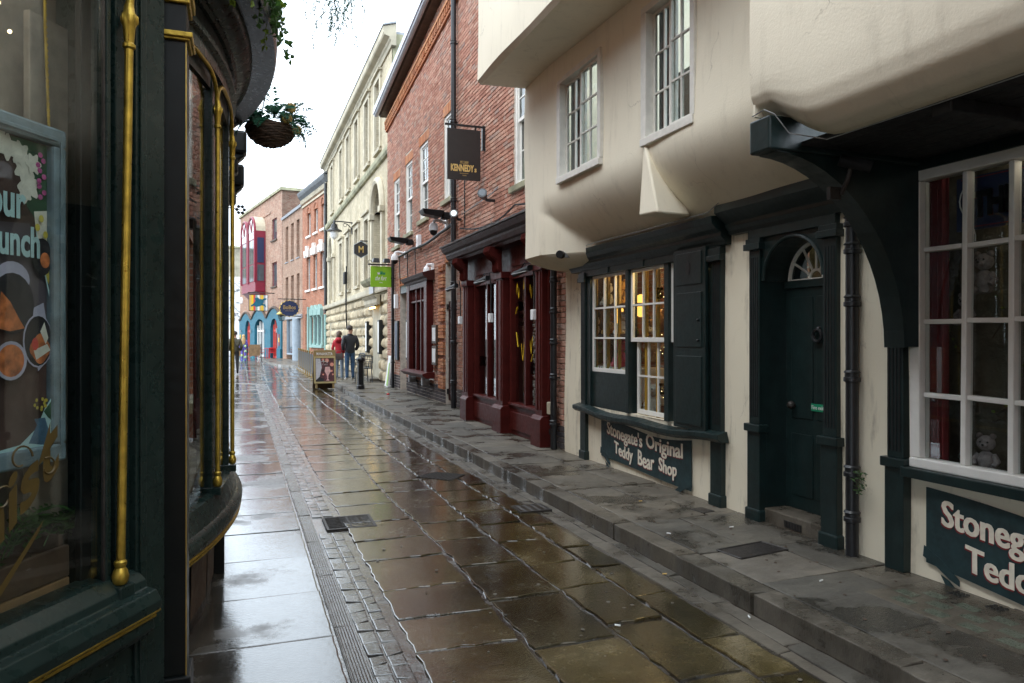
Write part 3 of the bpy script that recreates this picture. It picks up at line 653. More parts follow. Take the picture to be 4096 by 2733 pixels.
# soft toys
mat('fur_brown', (.30, .14, .045), .95, .4, 40, .8, 160); mat('fur_white', (.62, .60, .56), .95, .15, 40, .8, 160); mat('fur_green', (.13, .20, .04), .95, .3, 40, .8, 160)
mat('fur_pink', (.50, .05, .09), .95, .3, 40, .8, 160); mat('fur_pale', (.26, .23, .23), .95, .3, 40, .9, 160); mat('fur_tan', (.42, .24, .08), .95, .4, 40, .8, 160)
def bear(label, c, h, mt, face=-90, belly=None, cat='soft toy'):
    t = thing('teddy_bear', label, cat, c, 'soft toys in the shop windows'); k = h; a = R_(face); f = Vector((math.cos(a), math.sin(a), 0)); s = Vector((-f.y, f.x, 0)); C = Vector(c); Z = Vector((0, 0, 1))
    m = MB(); m.ball(C + Z * k * .28, (k * .19, k * .19, k * .27), 12, 8); build('body', m, mt, t, smooth=True)
    m = MB(); m.ball(C + Z * k * .72, (k * .20, k * .20, k * .19), 12, 8); m.ball(C + Z * k * .67 + f * k * .17, (k * .09, k * .09, k * .075), 10, 6); hd = build('head', m, mt, t, smooth=True)
    for q in (-1, 1):
        m = MB(); m.ball(C + Z * k * .89 + s * k * .14 * q, (k * .075,) * 3, 8, 6); build('ear', m, mt, hd, smooth=True)
        m = MB(); m.ball(C + Z * k * .76 + s * k * .075 * q + f * k * .17, k * .024, 6, 5); build('eye', m, 'near_black', hd, smooth=True)
        m = MB(); m.tube([C + Z * k * .45 + s * k * .15 * q, C + Z * k * .30 + s * k * .25 * q + f * k * .06, C + Z * k * .20 + s * k * .20 * q + f * k * .16], [k * .07, k * .075, k * .06], 8); build('arm', m, mt, t, smooth=True)
        m = MB(); m.tube([C + Z * k * .11 + s * k * .09 * q, C + Z * k * .09 + s * k * .15 * q + f * k * .18, C + Z * k * .10 + s * k * .17 * q + f * k * .30], [k * .10, k * .09, k * .085], 8); build('leg', m, mt, t, smooth=True)
    m = MB(); m.ball(C + Z * k * .70 + f * k * .26, k * .03, 6, 5); build('nose', m, 'near_black', hd, smooth=True)
    return t
bear('green plush toy on the lower left of the casement', (4.08, 7.96, 1.21), .30, 'fur_green', 190)
bear('crimson plush toy sitting on the striped shelf', (4.02, 7.27, 1.21), .33, 'fur_pink', 190)
bear('tan plush dog on the middle shelf of the casement', (4.05, 7.60, 1.58), .28, 'fur_tan', 190)
bear('white plush dog beside the tan one on the middle shelf', (4.02, 7.25, 1.58), .28, 'fur_white', 200)
bear('pale plush toy on the middle shelf at its far end', (4.1, 8.05, 1.58), .22, 'fur_white', 190)
bear('white plush owl on the top shelf of the casement', (4.05, 7.64, 1.92), .27, 'fur_white', 190)
bear('brown and white plush toy at the right of the top shelf', (4.02, 7.26, 1.92), .29, 'fur_tan', 200)
bear('large brown teddy bear behind the middle sash window', (4.15, 6.65, 1.28), .62, 'fur_brown', 185)
bear('big brown teddy bear sitting low behind the open shutter', (4.2, 6.24, .78), .6, 'fur_brown', 185)
bear('small grey plush rabbit beside the amber lamp', (4.35, 7.15, 1.42), .30, 'fur_white', 190)
bear('tan plush toy low behind the middle lower sash', (4.12, 6.98, .73), .42, 'fur_tan', 190)
bear('white plush toy low behind the middle lower sash', (4.10, 6.72, .73), .36, 'fur_white', 200)
bear('green plush toy high behind the middle upper sash', (4.3, 7.5, 1.35), .34, 'fur_green', 190)
# gold lettering on the glass and the painted fascia banner under the window
for i, (tx, s, z) in enumerate((('EG', 6.30, 1.93), ('TED', 6.37, .98), ('B', 6.22, .86))):
    lettering('window_lettering', tx, .09, lambda x, y, q, s=s, z=z: RW(s - x, z + y, -.012 if z > 1.5 else -.05), 'brass', house, height=.11, bold=.004)
def banner(name, parent, S0, S1, zt0, zt1, zb0, zb1, l1, l2=None):
    """sagging painted cloth banner: S0 near end is S1"""
    n = 24; up, lo = [], []
    for i in range(n + 1):
        t = i / n; s = S0 + (S1 - S0) * t
        up.append((s, zt0 + (zt1 - zt0) * t - .035 * math.sin(t * math.pi) + .022 * math.sin(t * 6.5))); lo.append((s, zb0 + (zb1 - zb0) * t + .01 * math.sin(t * 5) - .012 * math.sin(t * math.pi)))
    m = MB()
    for i in range(n): m.hexa([RW(*up[i], .004), RW(*up[i + 1], .004), RW(*lo[i + 1], .004), RW(*lo[i], .004)], [RW(*up[i], .0135), RW(*up[i + 1], .0135), RW(*lo[i + 1], .0135), RW(*lo[i], .0135)])
    b = build(name, m, 'green_print', parent, weld=True)
    for (s, z), w_, hh, sg in (((S0, zb0), .22, .16, 1), ((S1, zb1), .26, .15, -1)):
        d = 1 if S1 > S0 else -1; d *= sg
        m = MB(); m.poly(RW, [(s - d * .012, z + hh * .62), (s - d * .02, z + hh * .2), (s + d * w_ * .25, z + hh * .02), (s + d * w_ * .7, z - hh * .35), (s + d * w_, z - hh * .5), (s + d * w_, z - hh * .3), (s + d * w_ * .45, z + hh * .28)] , .0135, .0165); build('banner_curl', m, 'green_print', b)
        m = MB(); m.poly(RW, [(s + d * w_ * .45, z - hh * .28), (s + d * w_ * .7, z - hh * .42), (s + d * w_, z - hh * .75), (s + d * w_, z - hh * .9), (s + d * w_ * .6, z - hh * .62)], .0135, .0165); build('banner_tail', m, 'green_print', b)
    def line(txt, s_a, s_b, za, zb, h):
        for off, mt, dd in ((.010, 'red_print', .0145), (0, 'cream_print', .017)):
            L_ = abs(s_b - s_a); sg = 1 if s_b > s_a else -1
            def place(x, y, q): 
                t = x / L_; return RW(s_a + sg * x + sg * off * -.6, za + (zb - za) * t + y - .015 * math.sin(t * 3.1) - off, dd + (.0015 if q > 0 else 0))
            w0 = .045 * h
            for j in range(3):     # broad stems, thin bars, as a signwriter's serif
                lettering('painted_letters', txt, .2, (lambda x, y, q, j=j: (lambda P_: (P_[0] - .0003 * j, P_[1], P_[2]))(place(x + (j - 1) * w0 * .5, y, q))), mt, b, width=L_ - w0, height=h, bold=.0025)
    for a in l1: line(*a)
    return b
banner('painted_banner', house, 7.45, 5.68, .62, .60, .20, .15,
       [("Stonegate's", 7.30, 6.53, .43, .375, .185), ('Original', 6.46, 5.80, .395, .375, .185), ('Teddy', 7.13, 6.72, .245, .205, .17), ('Bear', 6.62, 6.30, .235, .225, .155), ('Shop', 6.22, 5.90, .205, .195, .17)], None)
# ---- door
dr = thing('door_surround', 'dark green arched doorway with fluted pilasters and a recessed door', 'doorway', (3.87, 4.37, .1))
def dpart(name, mt, *b, parent=None, **k): return part(name, mt, parent or dr, *b, **k)
build('hood', MB().prof(RW, [(-.02, 2.40), (.05, 2.40), (.06, 2.43), (.09, 2.46), (.09, 2.49), (.16, 2.54), (.20, 2.57), (.20, 2.64), (-.02, 2.66)], 3.86, 5.08), 'green_black', dr, bevel=.004)
dpart('frieze', 'green_black', (3.92, 4.84, 2.33, 2.40, -.02, .05))
for s0, s1 in ((4.692, 4.84), (3.90, 4.048)):
    dpart('pilaster', 'green_black', (s0, s1, .10, .80, -.02, .055), (s0 + .012, s1 - .012, .86, 2.24, -.02, .045)); dpart('pilaster_block', 'green_black', (s0 - .02, s1 + .02, .80, .86, -.02, .075), bevel=.006)
    for j in range(4): dpart('flute', 'near_black', (s0 + .03 + j * .026, s0 + .041 + j * .026, .92, 2.18, .045, .049), bevel=0)
    dpart('pilaster_foot', 'green_black', (s0 - .015, s1 + .015, .08, .19, -.02, .07), bevel=.012); dpart('pilaster_cap', 'green_black', (s0 - .02, s1 + .02, 2.24, 2.29, -.02, .08), (s0 - .01, s1 + .01, 2.29, 2.33, -.02, .065))
ap = arc(4.37, 1.99, .315, 180, 0, 20)
m = MB(); 
for (a, b) in zip(ap, ap[1:]): m.hexa([RW(a[0], a[1], -.02), RW(b[0], b[1], -.02), RW(b[0], 2.335, -.02), RW(a[0], 2.335, -.02)], [RW(a[0], a[1], .02), RW(b[0], b[1], .02), RW(b[0], 2.335, .02), RW(a[0], 2.335, .02)])
m.box(RW, 4.04, 4.055, 1.99, 2.335, -.02, .02); m.box(RW, 4.685, 4.70, 1.99, 2.335, -.02, .02)
build('spandrel', m, 'green_black', dr, weld=True)
m = MB(); m.tube([RW(s, z, .02) for s, z in ap], .016, 8); build('arch_moulding', m, 'green_black', dr, smooth=True)
m = MB()
ap2 = arc(4.37, 1.99, .318, 180, 0, 20)
for (a, b) in zip(ap2, ap2[1:]): m.add([RW(a[0], a[1], -.02), RW(b[0], b[1], -.02), RW(b[0], b[1], -.34), RW(a[0], a[1], -.34)], [(0, 1, 2, 3)])
for s in (4.046, 4.694): m.add([RW(s, .1, .03), RW(s, 1.99, .03), RW(s, 1.99, -.34), RW(s, .1, -.34)], [(0, 1, 2, 3)])
build('recess', m, 'green_black', dr)
dpart('step', 'kerbstone', (4.05, 4.69, .06, .21, -.36, .01), bevel=.01)
m = MB(); m.box(RW, 4.28, 4.46, .115, .165, .012, .016); vent = build('air_brick', m, 'near_black', dr)
for i in range(6): m = MB(); m.box(RW, 4.285 + i * .03, 4.30 + i * .03, .12, .16, .016, .019); build('bar', m, 'iron', vent)
door = dpart('door', 'green_black', (4.055, 4.685, .21, 1.93, -.36, -.32))
for (a, b, c, e) in ((4.12, 4.35, .32, .80), (4.39, 4.62, .32, .80), (4.12, 4.35, .92, 1.86), (4.39, 4.62, .92, 1.86)): dpart('door_panel', 'green_black', (a, b, c, e, -.32, -.312), parent=door, bevel=.008)
m = MB(); m.tube([RW(4.32 + .045 * math.cos(a * .5236), 1.56 + .045 * math.sin(a * .5236), -.29) for a in range(13)], .014, 8); m.ball(RW(4.32, 1.61, -.305), .022, 8, 6); build('knocker', m, 'black_metal', door, smooth=True)
m = MB(); m.ball(RW(4.58, 1.02, -.275), .032, 10, 8); m.tube([RW(4.58, 1.02, -.32), RW(4.58, 1.02, -.27)], .014, 8); build('door_knob', m, 'iron', door, smooth=True)
sg = dpart('fire_exit_sign', 'sign_green', (4.26, 4.40, .99, 1.045, -.312, -.306), parent=door, bevel=0)
m = MB(); vs, fs = text_mesh('Fire exit', .04, bold=.0006)
lettering('sign_lettering', 'Fire exit', .04, lambda x, y, q: RW(4.39 - x, 1.004 + y, -.3045 + q), 'white_print', sg, width=.12, height=.03)
dpart('transom', 'green_black', (4.055, 4.685, 1.93, 1.99, -.36, -.30), parent=dr)
fl = MB(); 
fl.tube([RW(s, z, -.33) for s, z in arc(4.37, 1.99, .285, 180, 0, 18)], .016, 6); fanl = build('fanlight', fl, 'white_paint', dr, smooth=True)
m = MB(); m.tube([RW(s, z, -.33) for s, z in arc(4.37, 1.99, .07, 180, 0, 10)], .012, 6); build('hub', m, 'white_paint', fanl, smooth=True)
for a in (30, 60, 90, 120, 150): m = MB(); m.tube([RW(4.37 + r * math.cos(R_(a)), 1.99 + r * math.sin(R_(a)), -.33) for r in (.07, .28)], .010, 6); build('glazing_bar', m, 'white_paint', fanl)
m = MB(); m.box(RW, 4.08, 4.66, 1.99, 2.0, -.345, -.315); build('rail', m, 'white_paint', fanl)
m = MB(); m.poly(RW, arc(4.37, 1.99, .30, 180, 0, 18), -.342, -.339); build('pane', m, 'glass_dark', fanl)
m = MB(); m.wbox(4.5, 4.52, 3.9, 4.9, 1.8, 2.5); build('hall_backing', m, 'interior_warm', dr)
for o in dr.children:
    if o.name.split('.')[0] in ('door', 'transom', 'fanlight'): o.location.x -= .12      # the door stands well forward in its recess
# ---------------------------------------------------------------- near house
near = thing('jettied_house', 'nearest cream plaster house carried on a curved black timber brace', 'house', (3.87, 2.0, .1))
m = holed(RW, -1.5, 3.52, .06, 2.66, [(-.6, 3.34, .74, 2.56, .1)], wobble=.4, step=.25); build('wall', m, 'plaster_low', near, smooth=True, weld=True)
m = MB()
def jet(u, v):
    y = -1.5 + 4.92 * u
    path = [(2.72, 6.6), (2.725, 5.0), (2.715, 3.9), (2.72, 3.2), (2.72, 2.92), (2.725, 2.80), (2.745, 2.71), (2.80, 2.64), (2.87, 2.605), (2.92, 2.602), (2.955, 2.625)]
    k = v * (len(path) - 1); i = min(int(k), len(path) - 2); t = k - i
    x = path[i][0] + (path[i + 1][0] - path[i][0]) * t; z = path[i][1] + (path[i + 1][1] - path[i][1]) * t
    lift = .17 * max(0, min(1, (y - 2.95) / .32)) ** 1.5 * max(0, min(1, (3.05 - z) / .40))      # the plaster rides up over the beam end
    return (x + wob(y, z, 1.0), y, z + lift)
m.grid(jet, 70, 44); build('jetty', m, 'plaster_cream', near, smooth=True)
m = MB(); m.wbox(2.74, 3.9, 3.405, 3.425, 2.80, 6.6); build('jetty_end', m, 'plaster_cream', near)
for i in range(6):
    m = MB(); m.wbox(2.93 + i * .16, 3.085 + i * .16, -1.5, 3.3, 2.615, 2.64); build('soffit_board', m, 'soffit_black', near, bevel=.006)
for y in (.2, 1.3, 2.35): m = MB(); m.wbox(2.95, 3.86, y, y + .1, 2.55, 2.62); build('soffit_joist', m, 'soffit_black', near, bevel=.008)
m = MB(); m.wbox(2.71, 3.88, 3.25, 3.42, 2.58, 2.77); build('beam', m, 'green_black', near, bevel=.012)
bp = [(2.78, 2.585)] + [(2.86 + .90 * (1 - math.cos(R_(a))), 1.50 + 1.07 * (1 - (1 - math.sin(R_(90 - a)))) ) for a in range(0, 91, 6)][0:0]
cur = []
for i in range(17):
    t = i / 16; x = 2.78 + (3.72 - 2.78) * math.sin(t * math.pi / 2) ** 1.05; z = 2.58 - 1.09 * (1 - math.cos(t * math.pi / 2)) ** .98; cur.append((x, z))
m = MB(); pts = cur + [(3.87, 1.49), (3.87, 2.58)]
for i in range(len(cur) - 1):
    a, b = cur[i], cur[i + 1]; m.hexa([(a[0], 3.27, a[1]), (b[0], 3.27, b[1]), (3.875, 3.27, b[1]), (3.875, 3.27, a[1])], [(a[0], 3.40, a[1]), (b[0], 3.40, b[1]), (3.875, 3.40, b[1]), (3.875, 3.40, a[1])])
build('knee_brace', m, 'green_black', near, weld=False)
m = MB()
for i in range(len(cur) - 1):
    a, b = cur[i], cur[i + 1]; m.hexa([(a[0] - .012, 3.262, a[1] - .004), (b[0] - .012, 3.262, b[1] - .004), (b[0] + .05, 3.262, b[1] + .03), (a[0] + .05, 3.262, a[1] + .03)], [(a[0] - .012, 3.408, a[1] - .004), (b[0] - .012, 3.408, b[1] - .004), (b[0] + .05, 3.408, b[1] + .03), (a[0] + .05, 3.408, a[1] + .03)])
build('brace_edge', m, 'green_black', near)
part('post', 'green_black', near, (3.36, 3.50, .10, .74, -.02, .06), (3.37, 3.49, .80, 1.75, -.02, .05), (3.36, 3.50, 1.75, 2.6, -.02, .055)); part('post_block', 'green_black', near, (3.34, 3.52, .74, .80, -.02, .08), bevel=.006)
for j in range(4): part('flute', 'near_black', near, (3.39 + j * .026, 3.402 + j * .026, .84, 1.72, .05, .054), bevel=0)
bw = part('shop_window', 'green_black', near, (-.6, 3.36, .70, .76, -.02, .09), (-.6, 3.36, 2.55, 2.62, -.02, .05), bevel=.006)
Wn = MB(); Wn.box(RW, -.6, 3.335, .76, .82, -.05, .045); Wn.box(RW, -.6, 3.335, 2.49, 2.555, -.05, .04); Wn.box(RW, 3.265, 3.335, .82, 2.49, -.05, .04)
bf = build('window_frame', Wn, 'white_clean', bw, bevel=.008)
cols_ = [3.265, 2.985, 2.715, 2.44, 2.16, 1.88, 1.6, 1.3]; rows_ = [.82, 1.20, 1.64, 2.07, 2.49]
for c in cols_[1:]: m = MB(); k = rng.uniform(-.012, .012); m.hexa([RW(c - .016 + k, .82, -.03), RW(c + .016 + k, .82, -.03), RW(c + .016 - k, 2.49, -.03), RW(c - .016 - k, 2.49, -.03)], [RW(c - .016 + k, .82, .03), RW(c + .016 + k, .82, .03), RW(c + .016 - k, 2.49, .03), RW(c - .016 - k, 2.49, .03)]); build('glazing_bar', m, 'white_clean', bf, bevel=.006)
for z in rows_[1:-1]:
    for a, b in zip(cols_[1:], cols_): m = MB(); k = rng.uniform(-.008, .008); m.hexa([RW(a + .016, z - .014, -.03), RW(b - .016, z - .014 + k, -.03), RW(b - .016, z + .014 + k, -.03), RW(a + .016, z + .014, -.03)], [RW(a + .016, z - .014, .026), RW(b - .016, z - .014 + k, .026), RW(b - .016, z + .014 + k, .026), RW(a + .016, z + .014, .026)]); build('glazing_bar', m, 'white_clean', bf, bevel=.005)
for a, b in zip(cols_[1:], cols_):
    for c, e in zip(rows_, rows_[1:]): m = MB(); k = rng.uniform(-.002, .002); m.hexa([RW(a, c, -.012 + k), RW(b, c, -.012), RW(b, e, -.012 - k), RW(a, e, -.012)], [RW(a, c, -.009 + k), RW(b, c, -.009), RW(b, e, -.009 - k), RW(a, e, -.009)]); build('pane', m, 'glass', bf)
# its display: tree trunk, red curtain, hanging sign board
mat('bark', (.09, .082, .062), .9, .5, 5, 1.2, 14, dist=.03); mat('curtain', (.16, .012, .014), .8, .2, 6, .2)
m = MB(); m.grid(lambda u, v: (3.935 + .02 * math.sin(u * 26), 3.16 + .13 * u, .8 + 1.72 * v), 20, 4); build('curtain', m, 'curtain', near, smooth=True)
m = MB(); m.wbox(4.9, 4.92, -.6, 3.98, .6, 2.6); m.wbox(3.93, 4.9, 3.96, 3.98, .6, 2.6); m.wbox(3.9, 4.9, -.6, 3.96, 2.585, 2.6); build('display_lining', m, 'interior_dark', near)
m = MB(); m.wbox(3.9, 4.9, -.6, 3.95, .70, .765); build('display_floor', m, 'wood_dark', near)
tr = thing('display_tree', 'mottled grey artificial tree trunk inside the near window', 'display tree', (4.3, 3.3, .77))
m = MB()
def trunk(u, v):
    a = 2 * math.pi * u; r = (.26 + .05 * math.sin(3 * a + 1) + .03 * math.sin(7 * a)) * (1 + .7 * (1 - v) ** 3 + .15 * v); return (4.32 + .6 * r * math.cos(a), 3.36 + 1.15 * r * math.sin(a) + .06 * math.sin(v * 5), .77 + 1.8 * v)
m.grid(trunk, 28, 16); build('trunk', m, 'bark', tr, smooth=True, weld=True)
for i in range(9):
    m = MB(); y0 = rng.uniform(2.75, 3.45); z0 = rng.uniform(.85, 2.0); p = [(4.08, y0, z0)]
    for k in range(5): p.append((p[-1][0] - .01, p[-1][1] + rng.uniform(-.09, .09), p[-1][2] + rng.uniform(-.02, .09)))
    m.tube(p, [.006 - .0008 * k for k in range(6)], 5); br = build('twig', m, 'twig', tr)
    m = MB()
    for k in range(3): q = p[2 + k]; m.ball((q[0], q[1] + .01, q[2] + .01), (.004, .013, .009), 6, 4)
    build('leaves', m, 'leaf_spring', br, kind='stuff')
ll = bpy.data.lights.new('display_lamp', 'POINT'); ll.energy = 2.0; ll.color = (1, .85, .62); ll.shadow_soft_size = .1  # added fill light with no visible source, brightens the board and toys
lo = bpy.data.objects.new('display_fill_light', ll); lo.location = (4.0, 2.5, 2.54); col.objects.link(lo)
bear('small pale bear in a dark waistcoat at the window sill', (4.0, 2.97, .77), .24, 'fur_pale', 200)
bear('fluffy white soft toy perched in the display tree', (4.05, 3.02, 1.80), .26, 'fur_pale', 190)
bear('fluffy grey soft toy below another in the display tree', (4.03, 3.12, 1.62), .20, 'fur_pale', 190)
sgn = thing('hanging_board', 'navy board with cream capital letters hanging inside the near window', 'sign', (3.97, 2.6, 2.2))
m = MB(); m.box(RW, 1.4, 3.13, 2.17, 2.48, -.12, -.10); build('board', m, 'navy', sgn)
for z in (2.185, 2.465): m = MB(); m.box(RW, 1.42, 3.10, z, z + .005, -.0995, -.0985); build('border', m, 'red_print', sgn)
for off, mt, dd in ((.008, 'red_print', -.0985), (0, 'cream_print', -.096)):
    lettering('board_lettering', 'THE', .18, lambda x, y, q: RW(3.03 - x - off, 2.235 + y + .06 * x - off * .6, dd), mt, sgn, width=.26, height=.15, bold=.008)
m = MB(); m.tube([RW(3.05 + .05 * math.sin(i * .5), 2.45 - i * .035, -.085) for i in range(11)], .004, 5); build('flex', m, 'white_plastic', near)
t_ = lettering('window_sticker', 'O', .05, lambda x, y, q: RW(3.055 - x, .845 + y, -.014), 'mint', near, width=.035, height=.035)
banner('painted_banner', near, 3.24, 1.2, .65, .50, .20, -.02,
       [("Stonegate's", 3.13, 2.33, .40, .36, .205), ('Original', 2.26, 1.66, .36, .33, .2), ('Teddy', 2.98, 2.52, .185, .16, .19), ('Bear', 2.44, 2.1, .16, .15, .17), ('Shop', 2.02, 1.68, .15, .14, .17)])
# cable clipped along both jetties
def cable(name, label, pts, r=.005, mt='white_plastic', cat='cable', n=5):
    m = MB(); m.tube(pts, r, n); return build(name, m, mt, label=label, cat=cat, loc=pts[0], smooth=True)
cable('cable', 'thin white cable clipped under the near plaster jetty', [(2.70, 3.38, 2.79), (2.70, 3.28, 2.80), (2.72, 3.22, 2.76), (2.80, 3.20, 2.66), (2.92, 3.05, 2.60), (2.93, 2.4, 2.598), (2.93, 1.6, 2.60), (2.93, .4, 2.60)], .0035, 'grey_metal')
cable('cable', 'thin pale cable along the top of the green shop cornice', [(3.70, 8.1, 2.585), (3.66, 7.2, 2.59), (3.665, 6.2, 2.585), (3.66, 5.15, 2.59), (3.655, 4.9, 2.68), (3.66, 4.2, 2.68)], .004, 'grey_metal')
# rain water pipe by the door
def rainpipe(name, label, x, y, z0, z1, r, collars, mt='black_metal', bow=0):
    t = thing(name, label, 'drainpipe', (x, y, z0), 'rainwater pipes')
    m = MB(); m.tube([(x, y + bow * math.sin(i / 6 * 3.1), z0 + (z1 - z0) * i / 6) for i in range(7)], r, 12); build('pipe', m, mt, t, smooth=True)
    for z in collars:
        m = MB(); m.lathe([(r, 0), (r * 1.3, .006), (r * 1.3, .03), (r * 1.12, .036), (r * 1.12, .06), (r * 1.3, .066), (r, .08)], (x, y, z), 12); c = build('collar', m, mt, t, smooth=True)
        m = MB(); m.wbox(x, x + .12, y - .01, y + .01, z + .015, z + .03); build('bracket', m, mt, c)
    return t
rainpipe('drainpipe', 'black cast-iron drainpipe between the green door and near house', 3.81, 3.76, .1, 2.45, .042, (.32, .62, 1.25, 1.75, 2.10, 2.28))
rainpipe('drainpipe', 'thin black drainpipe against the brick beside the plaster house', 3.795, 8.66, .1, 2.42, .042, (.4, 1.0, 1.45, 1.85, 2.25))
m = MB()
for i in range(60):
    a = rng.uniform(0, 6.28); r = rng.uniform(0, .05); c = Vector((3.80 - rng.uniform(0, .04), 3.67 + r * math.cos(a), .60 + rng.uniform(-.07, .08))); d = Vector((rng.uniform(-.02, 0), rng.uniform(-.02, .02), rng.uniform(-.01, .02))); e = d.orthogonal().normalized() * .007
    m.add([c - d, c + e, c + d, c - e], [(0, 1, 2, 3)])
build('wall_fern', m, 'leaf', label='little green weed growing behind the drainpipe', cat='plant', loc=(3.84, 3.67, .6), fix=False)
# security cameras on the plaster houses
t = thing('security_camera', 'grey bullet camera under the near jetty', 'camera', (3.25, 3.24, 2.40))
m = MB(); m.tube([(3.17, 3.22, 2.55), (3.30, 3.12, 2.50)], .035, 12); build('housing', m, 'black_plastic', t, smooth=True)
m = MB(); m.tube([(3.20, 3.24, 2.36), (3.22, 3.21, 2.44), (3.23, 3.19, 2.52)], .014, 8); m.wbox(3.12, 3.2, 3.235, 3.262, 2.33, 2.40); build('arm', m, 'iron', t)
t = thing('security_camera', 'black dome camera on the plaster corner by the shop cornice', 'camera', (3.6, 7.7, 2.47))
m = MB(); m.tube([(3.43, 7.66, 2.50), (3.48, 7.71, 2.50)], .045, 14); build('dome', m, 'black_plastic', t, smooth=True)
m = MB(); m.wbox(3.485, 3.68, 7.69, 7.75, 2.47, 2.53); build('mount', m, 'grey_metal', t, bevel=.006)
# ================================================================ brick pub building
KB = Fr(4.15, 0)
pub = thing('brick_building', 'tall red brick building with white sash windows and a maroon shopfront', 'building', (4.15, 15, .1))
OP = [(19.25, 20.10, .05, 2.95, .6), (20.85, 21.35, .55, 2.95, .12), (16.35, 18.45, .55, 3.0, .12), (14.42, 15.30, .05, 3.15, 1.6), (9.72, 12.75, .05, 3.0, .3)]
UW = [(20.15, 20.95, 4.12, 6.02), (18.55, 19.35, 4.28, 6.15), (16.85, 17.72, 4.40, 6.24), (14.55, 15.42, 4.50, 6.32), (10.15, 11.08, 3.98, 6.10)]
def ztop(s): return 8.25 + (21.9 - s) * .118 if s > 14.45 else 9.3
holes = OP + [(*u, .14) for u in UW]
m = holed(KB, 8.47, 21.95, .05, 7.6, holes, d=-.012, step=9)
m.poly(KB, [(8.47, 7.6), (21.95, 7.6), (21.95, ztop(21.95)), (14.46, ztop(14.46)), (14.44, 9.3), (8.47, 9.3)], -.4, -.012)
wall = build('wall', m, 'mortar', pub)
def brick_box(mb, fr, s0, s1, z0, z1, d, c=.005):
    a = [fr(s0, z0, -.012), fr(s1, z0, -.012), fr(s1, z1, -.012), fr(s0, z1, -.012)]; b = [fr(s0, z0, d - c), fr(s1, z0, d - c), fr(s1, z1, d - c), fr(s0, z1, d - c)]; e = [fr(s0 + c, z0 + c, d), fr(s1 - c, z0 + c, d), fr(s1 - c, z1 - c, d), fr(s0 + c, z1 - c, d)]
    mb.add(a + b + e, [(i, (i + 1) % 4, 4 + (i + 1) % 4, 4 + i) for i in range(4)] + [(4 + i, 4 + (i + 1) % 4, 8 + (i + 1) % 4, 8 + i) for i in range(4)] + [(8, 9, 10, 11)])
proto = {}
for ln in (.215, .1025):
    b_ = MB(); brick_box(b_, Fr(0, 0), 0, ln, 0, .063, .002); me_o = build('brick', b_, 'brick_red', None, fix=False); proto[ln] = me_o.data; bpy.data.objects.remove(me_o)
run = MB(); plinth = MB(); cand = []
row = 0; z = .12
while z < 9.25:
    s = 8.48 - rng.uniform(0, .2); row += 1; sag = .0
    while s < 21.94:
        ln = .215 if (rng.random() < .72) else .1025; a, b = max(s, 8.48), min(s + ln, 21.94)
        if z + .07 < ztop((a + b) / 2):
            segs = [(a, b)]
            for h in holes:
                if z + .055 > h[2] and z + .01 < h[3] + (.24 if h in holes[5:] or h[3] > 2.9 and h[4] > .3 else 0):
                    g = []
                    e = .0
                    for (p, q) in segs:
                        if q <= h[0] - e or p >= h[1] + e: g.append((p, q))
                        else:
                            if p < h[0] - e: g.append((p, h[0] - e - .004))
                            if q > h[1] + e: g.append((h[1] + e + .004, q))
                    segs = g
            for (p, q) in segs:
                if q - p < .03: continue
                full = abs((q - p) - .215) < .001 or abs((q - p) - .1025) < .001
                d = rng.uniform(-.003, .005)
                if z < .42: brick_box(plinth, KB, p, q, z, z + .063, d)
                elif full and p > 10.75 and 3.35 < z < 7.2 and q < 14.2: cand.append((p, q - p, z, d))
                else: brick_box(run, KB, p, q, z, z + .063, d)
        s += ln + .010
    z += .0735
cand.sort(key=lambda c: c[0])
for p, ln, z, d in cand[:300]:
    ln = .215 if ln > .15 else .1025
    share('brick', proto[ln], wall, (4.15 - d, p, z))
for p, ln, z, d in cand[300:]: brick_box(run, KB, p, p + ln, z, z + .063, d)
build('brickwork', run, 'brick_red', wall, fix=False, kind='stuff'); build('plinth_brickwork', plinth, 'brick_blue', wall, fix=False, kind='stuff')
# rubbed brick flat arches over the openings
va = MB()
for h in UW + [OP[0], OP[3]]:
    k = int((h[1] - h[0] + .2) / .075)
    for i in range(k): brick_box(va, KB, h[0] - .1 + i * .075, h[0] - .1 + i * .075 + .066, h[3] + .004, h[3] + .235, .004)
build('flat_arches', va, 'brick_orange', wall, fix=False, kind='stuff')
# string course, cogged dentils and raking gutter
def rake(name, mt, a, b, za, zb, h, d0, d1, parent=pub):
    m = MB(); m.hexa([KB(a, za, d0), KB(b, zb, d0), KB(b, zb + h, d0), KB(a, za + h, d0)], [KB(a, za, d1), KB(b, zb, d1), KB(b, zb + h, d1), KB(a, za + h, d1)]); return build(name, m, mt, parent, bevel=.004)
zs = lambda s: 7.72 + (21.87 - s) * .0885
rake('string_course', 'brick_orange', 21.96, 13.9, zs(21.96), zs(13.9), .07, -.01, .05)
rake('string_course', 'brick_orange', 21.96, 13.9, zs(21.96) + .24, zs(13.9) + .24, .07, -.01, .09)
dm = None; n = 54
for i in range(n):
    s = 21.9 - i * .146
    if dm is None:
        q = MB(); q.box(Fr(0, 0), 0, .075, 0, .17, -.01, .075); o_ = build('dentil', q, 'brick_orange', None, bevel=0); dm = o_.data; bpy.data.objects.remove(o_)
    share('dentil', dm, pub, (4.15, s, zs(s) + .07))
mat('gutter_grey', (.42, .46, .52), .4, .15, 5, .1)
g = MB(); ga, gb_ = 22.1, 8.3
prf = lambda s: [KB(s, ztop(max(s, 14.46)) - .02, -.1), KB(s, ztop(max(s, 14.46)) - .02, .30), KB(s, ztop(max(s, 14.46)) + .0, .36)]
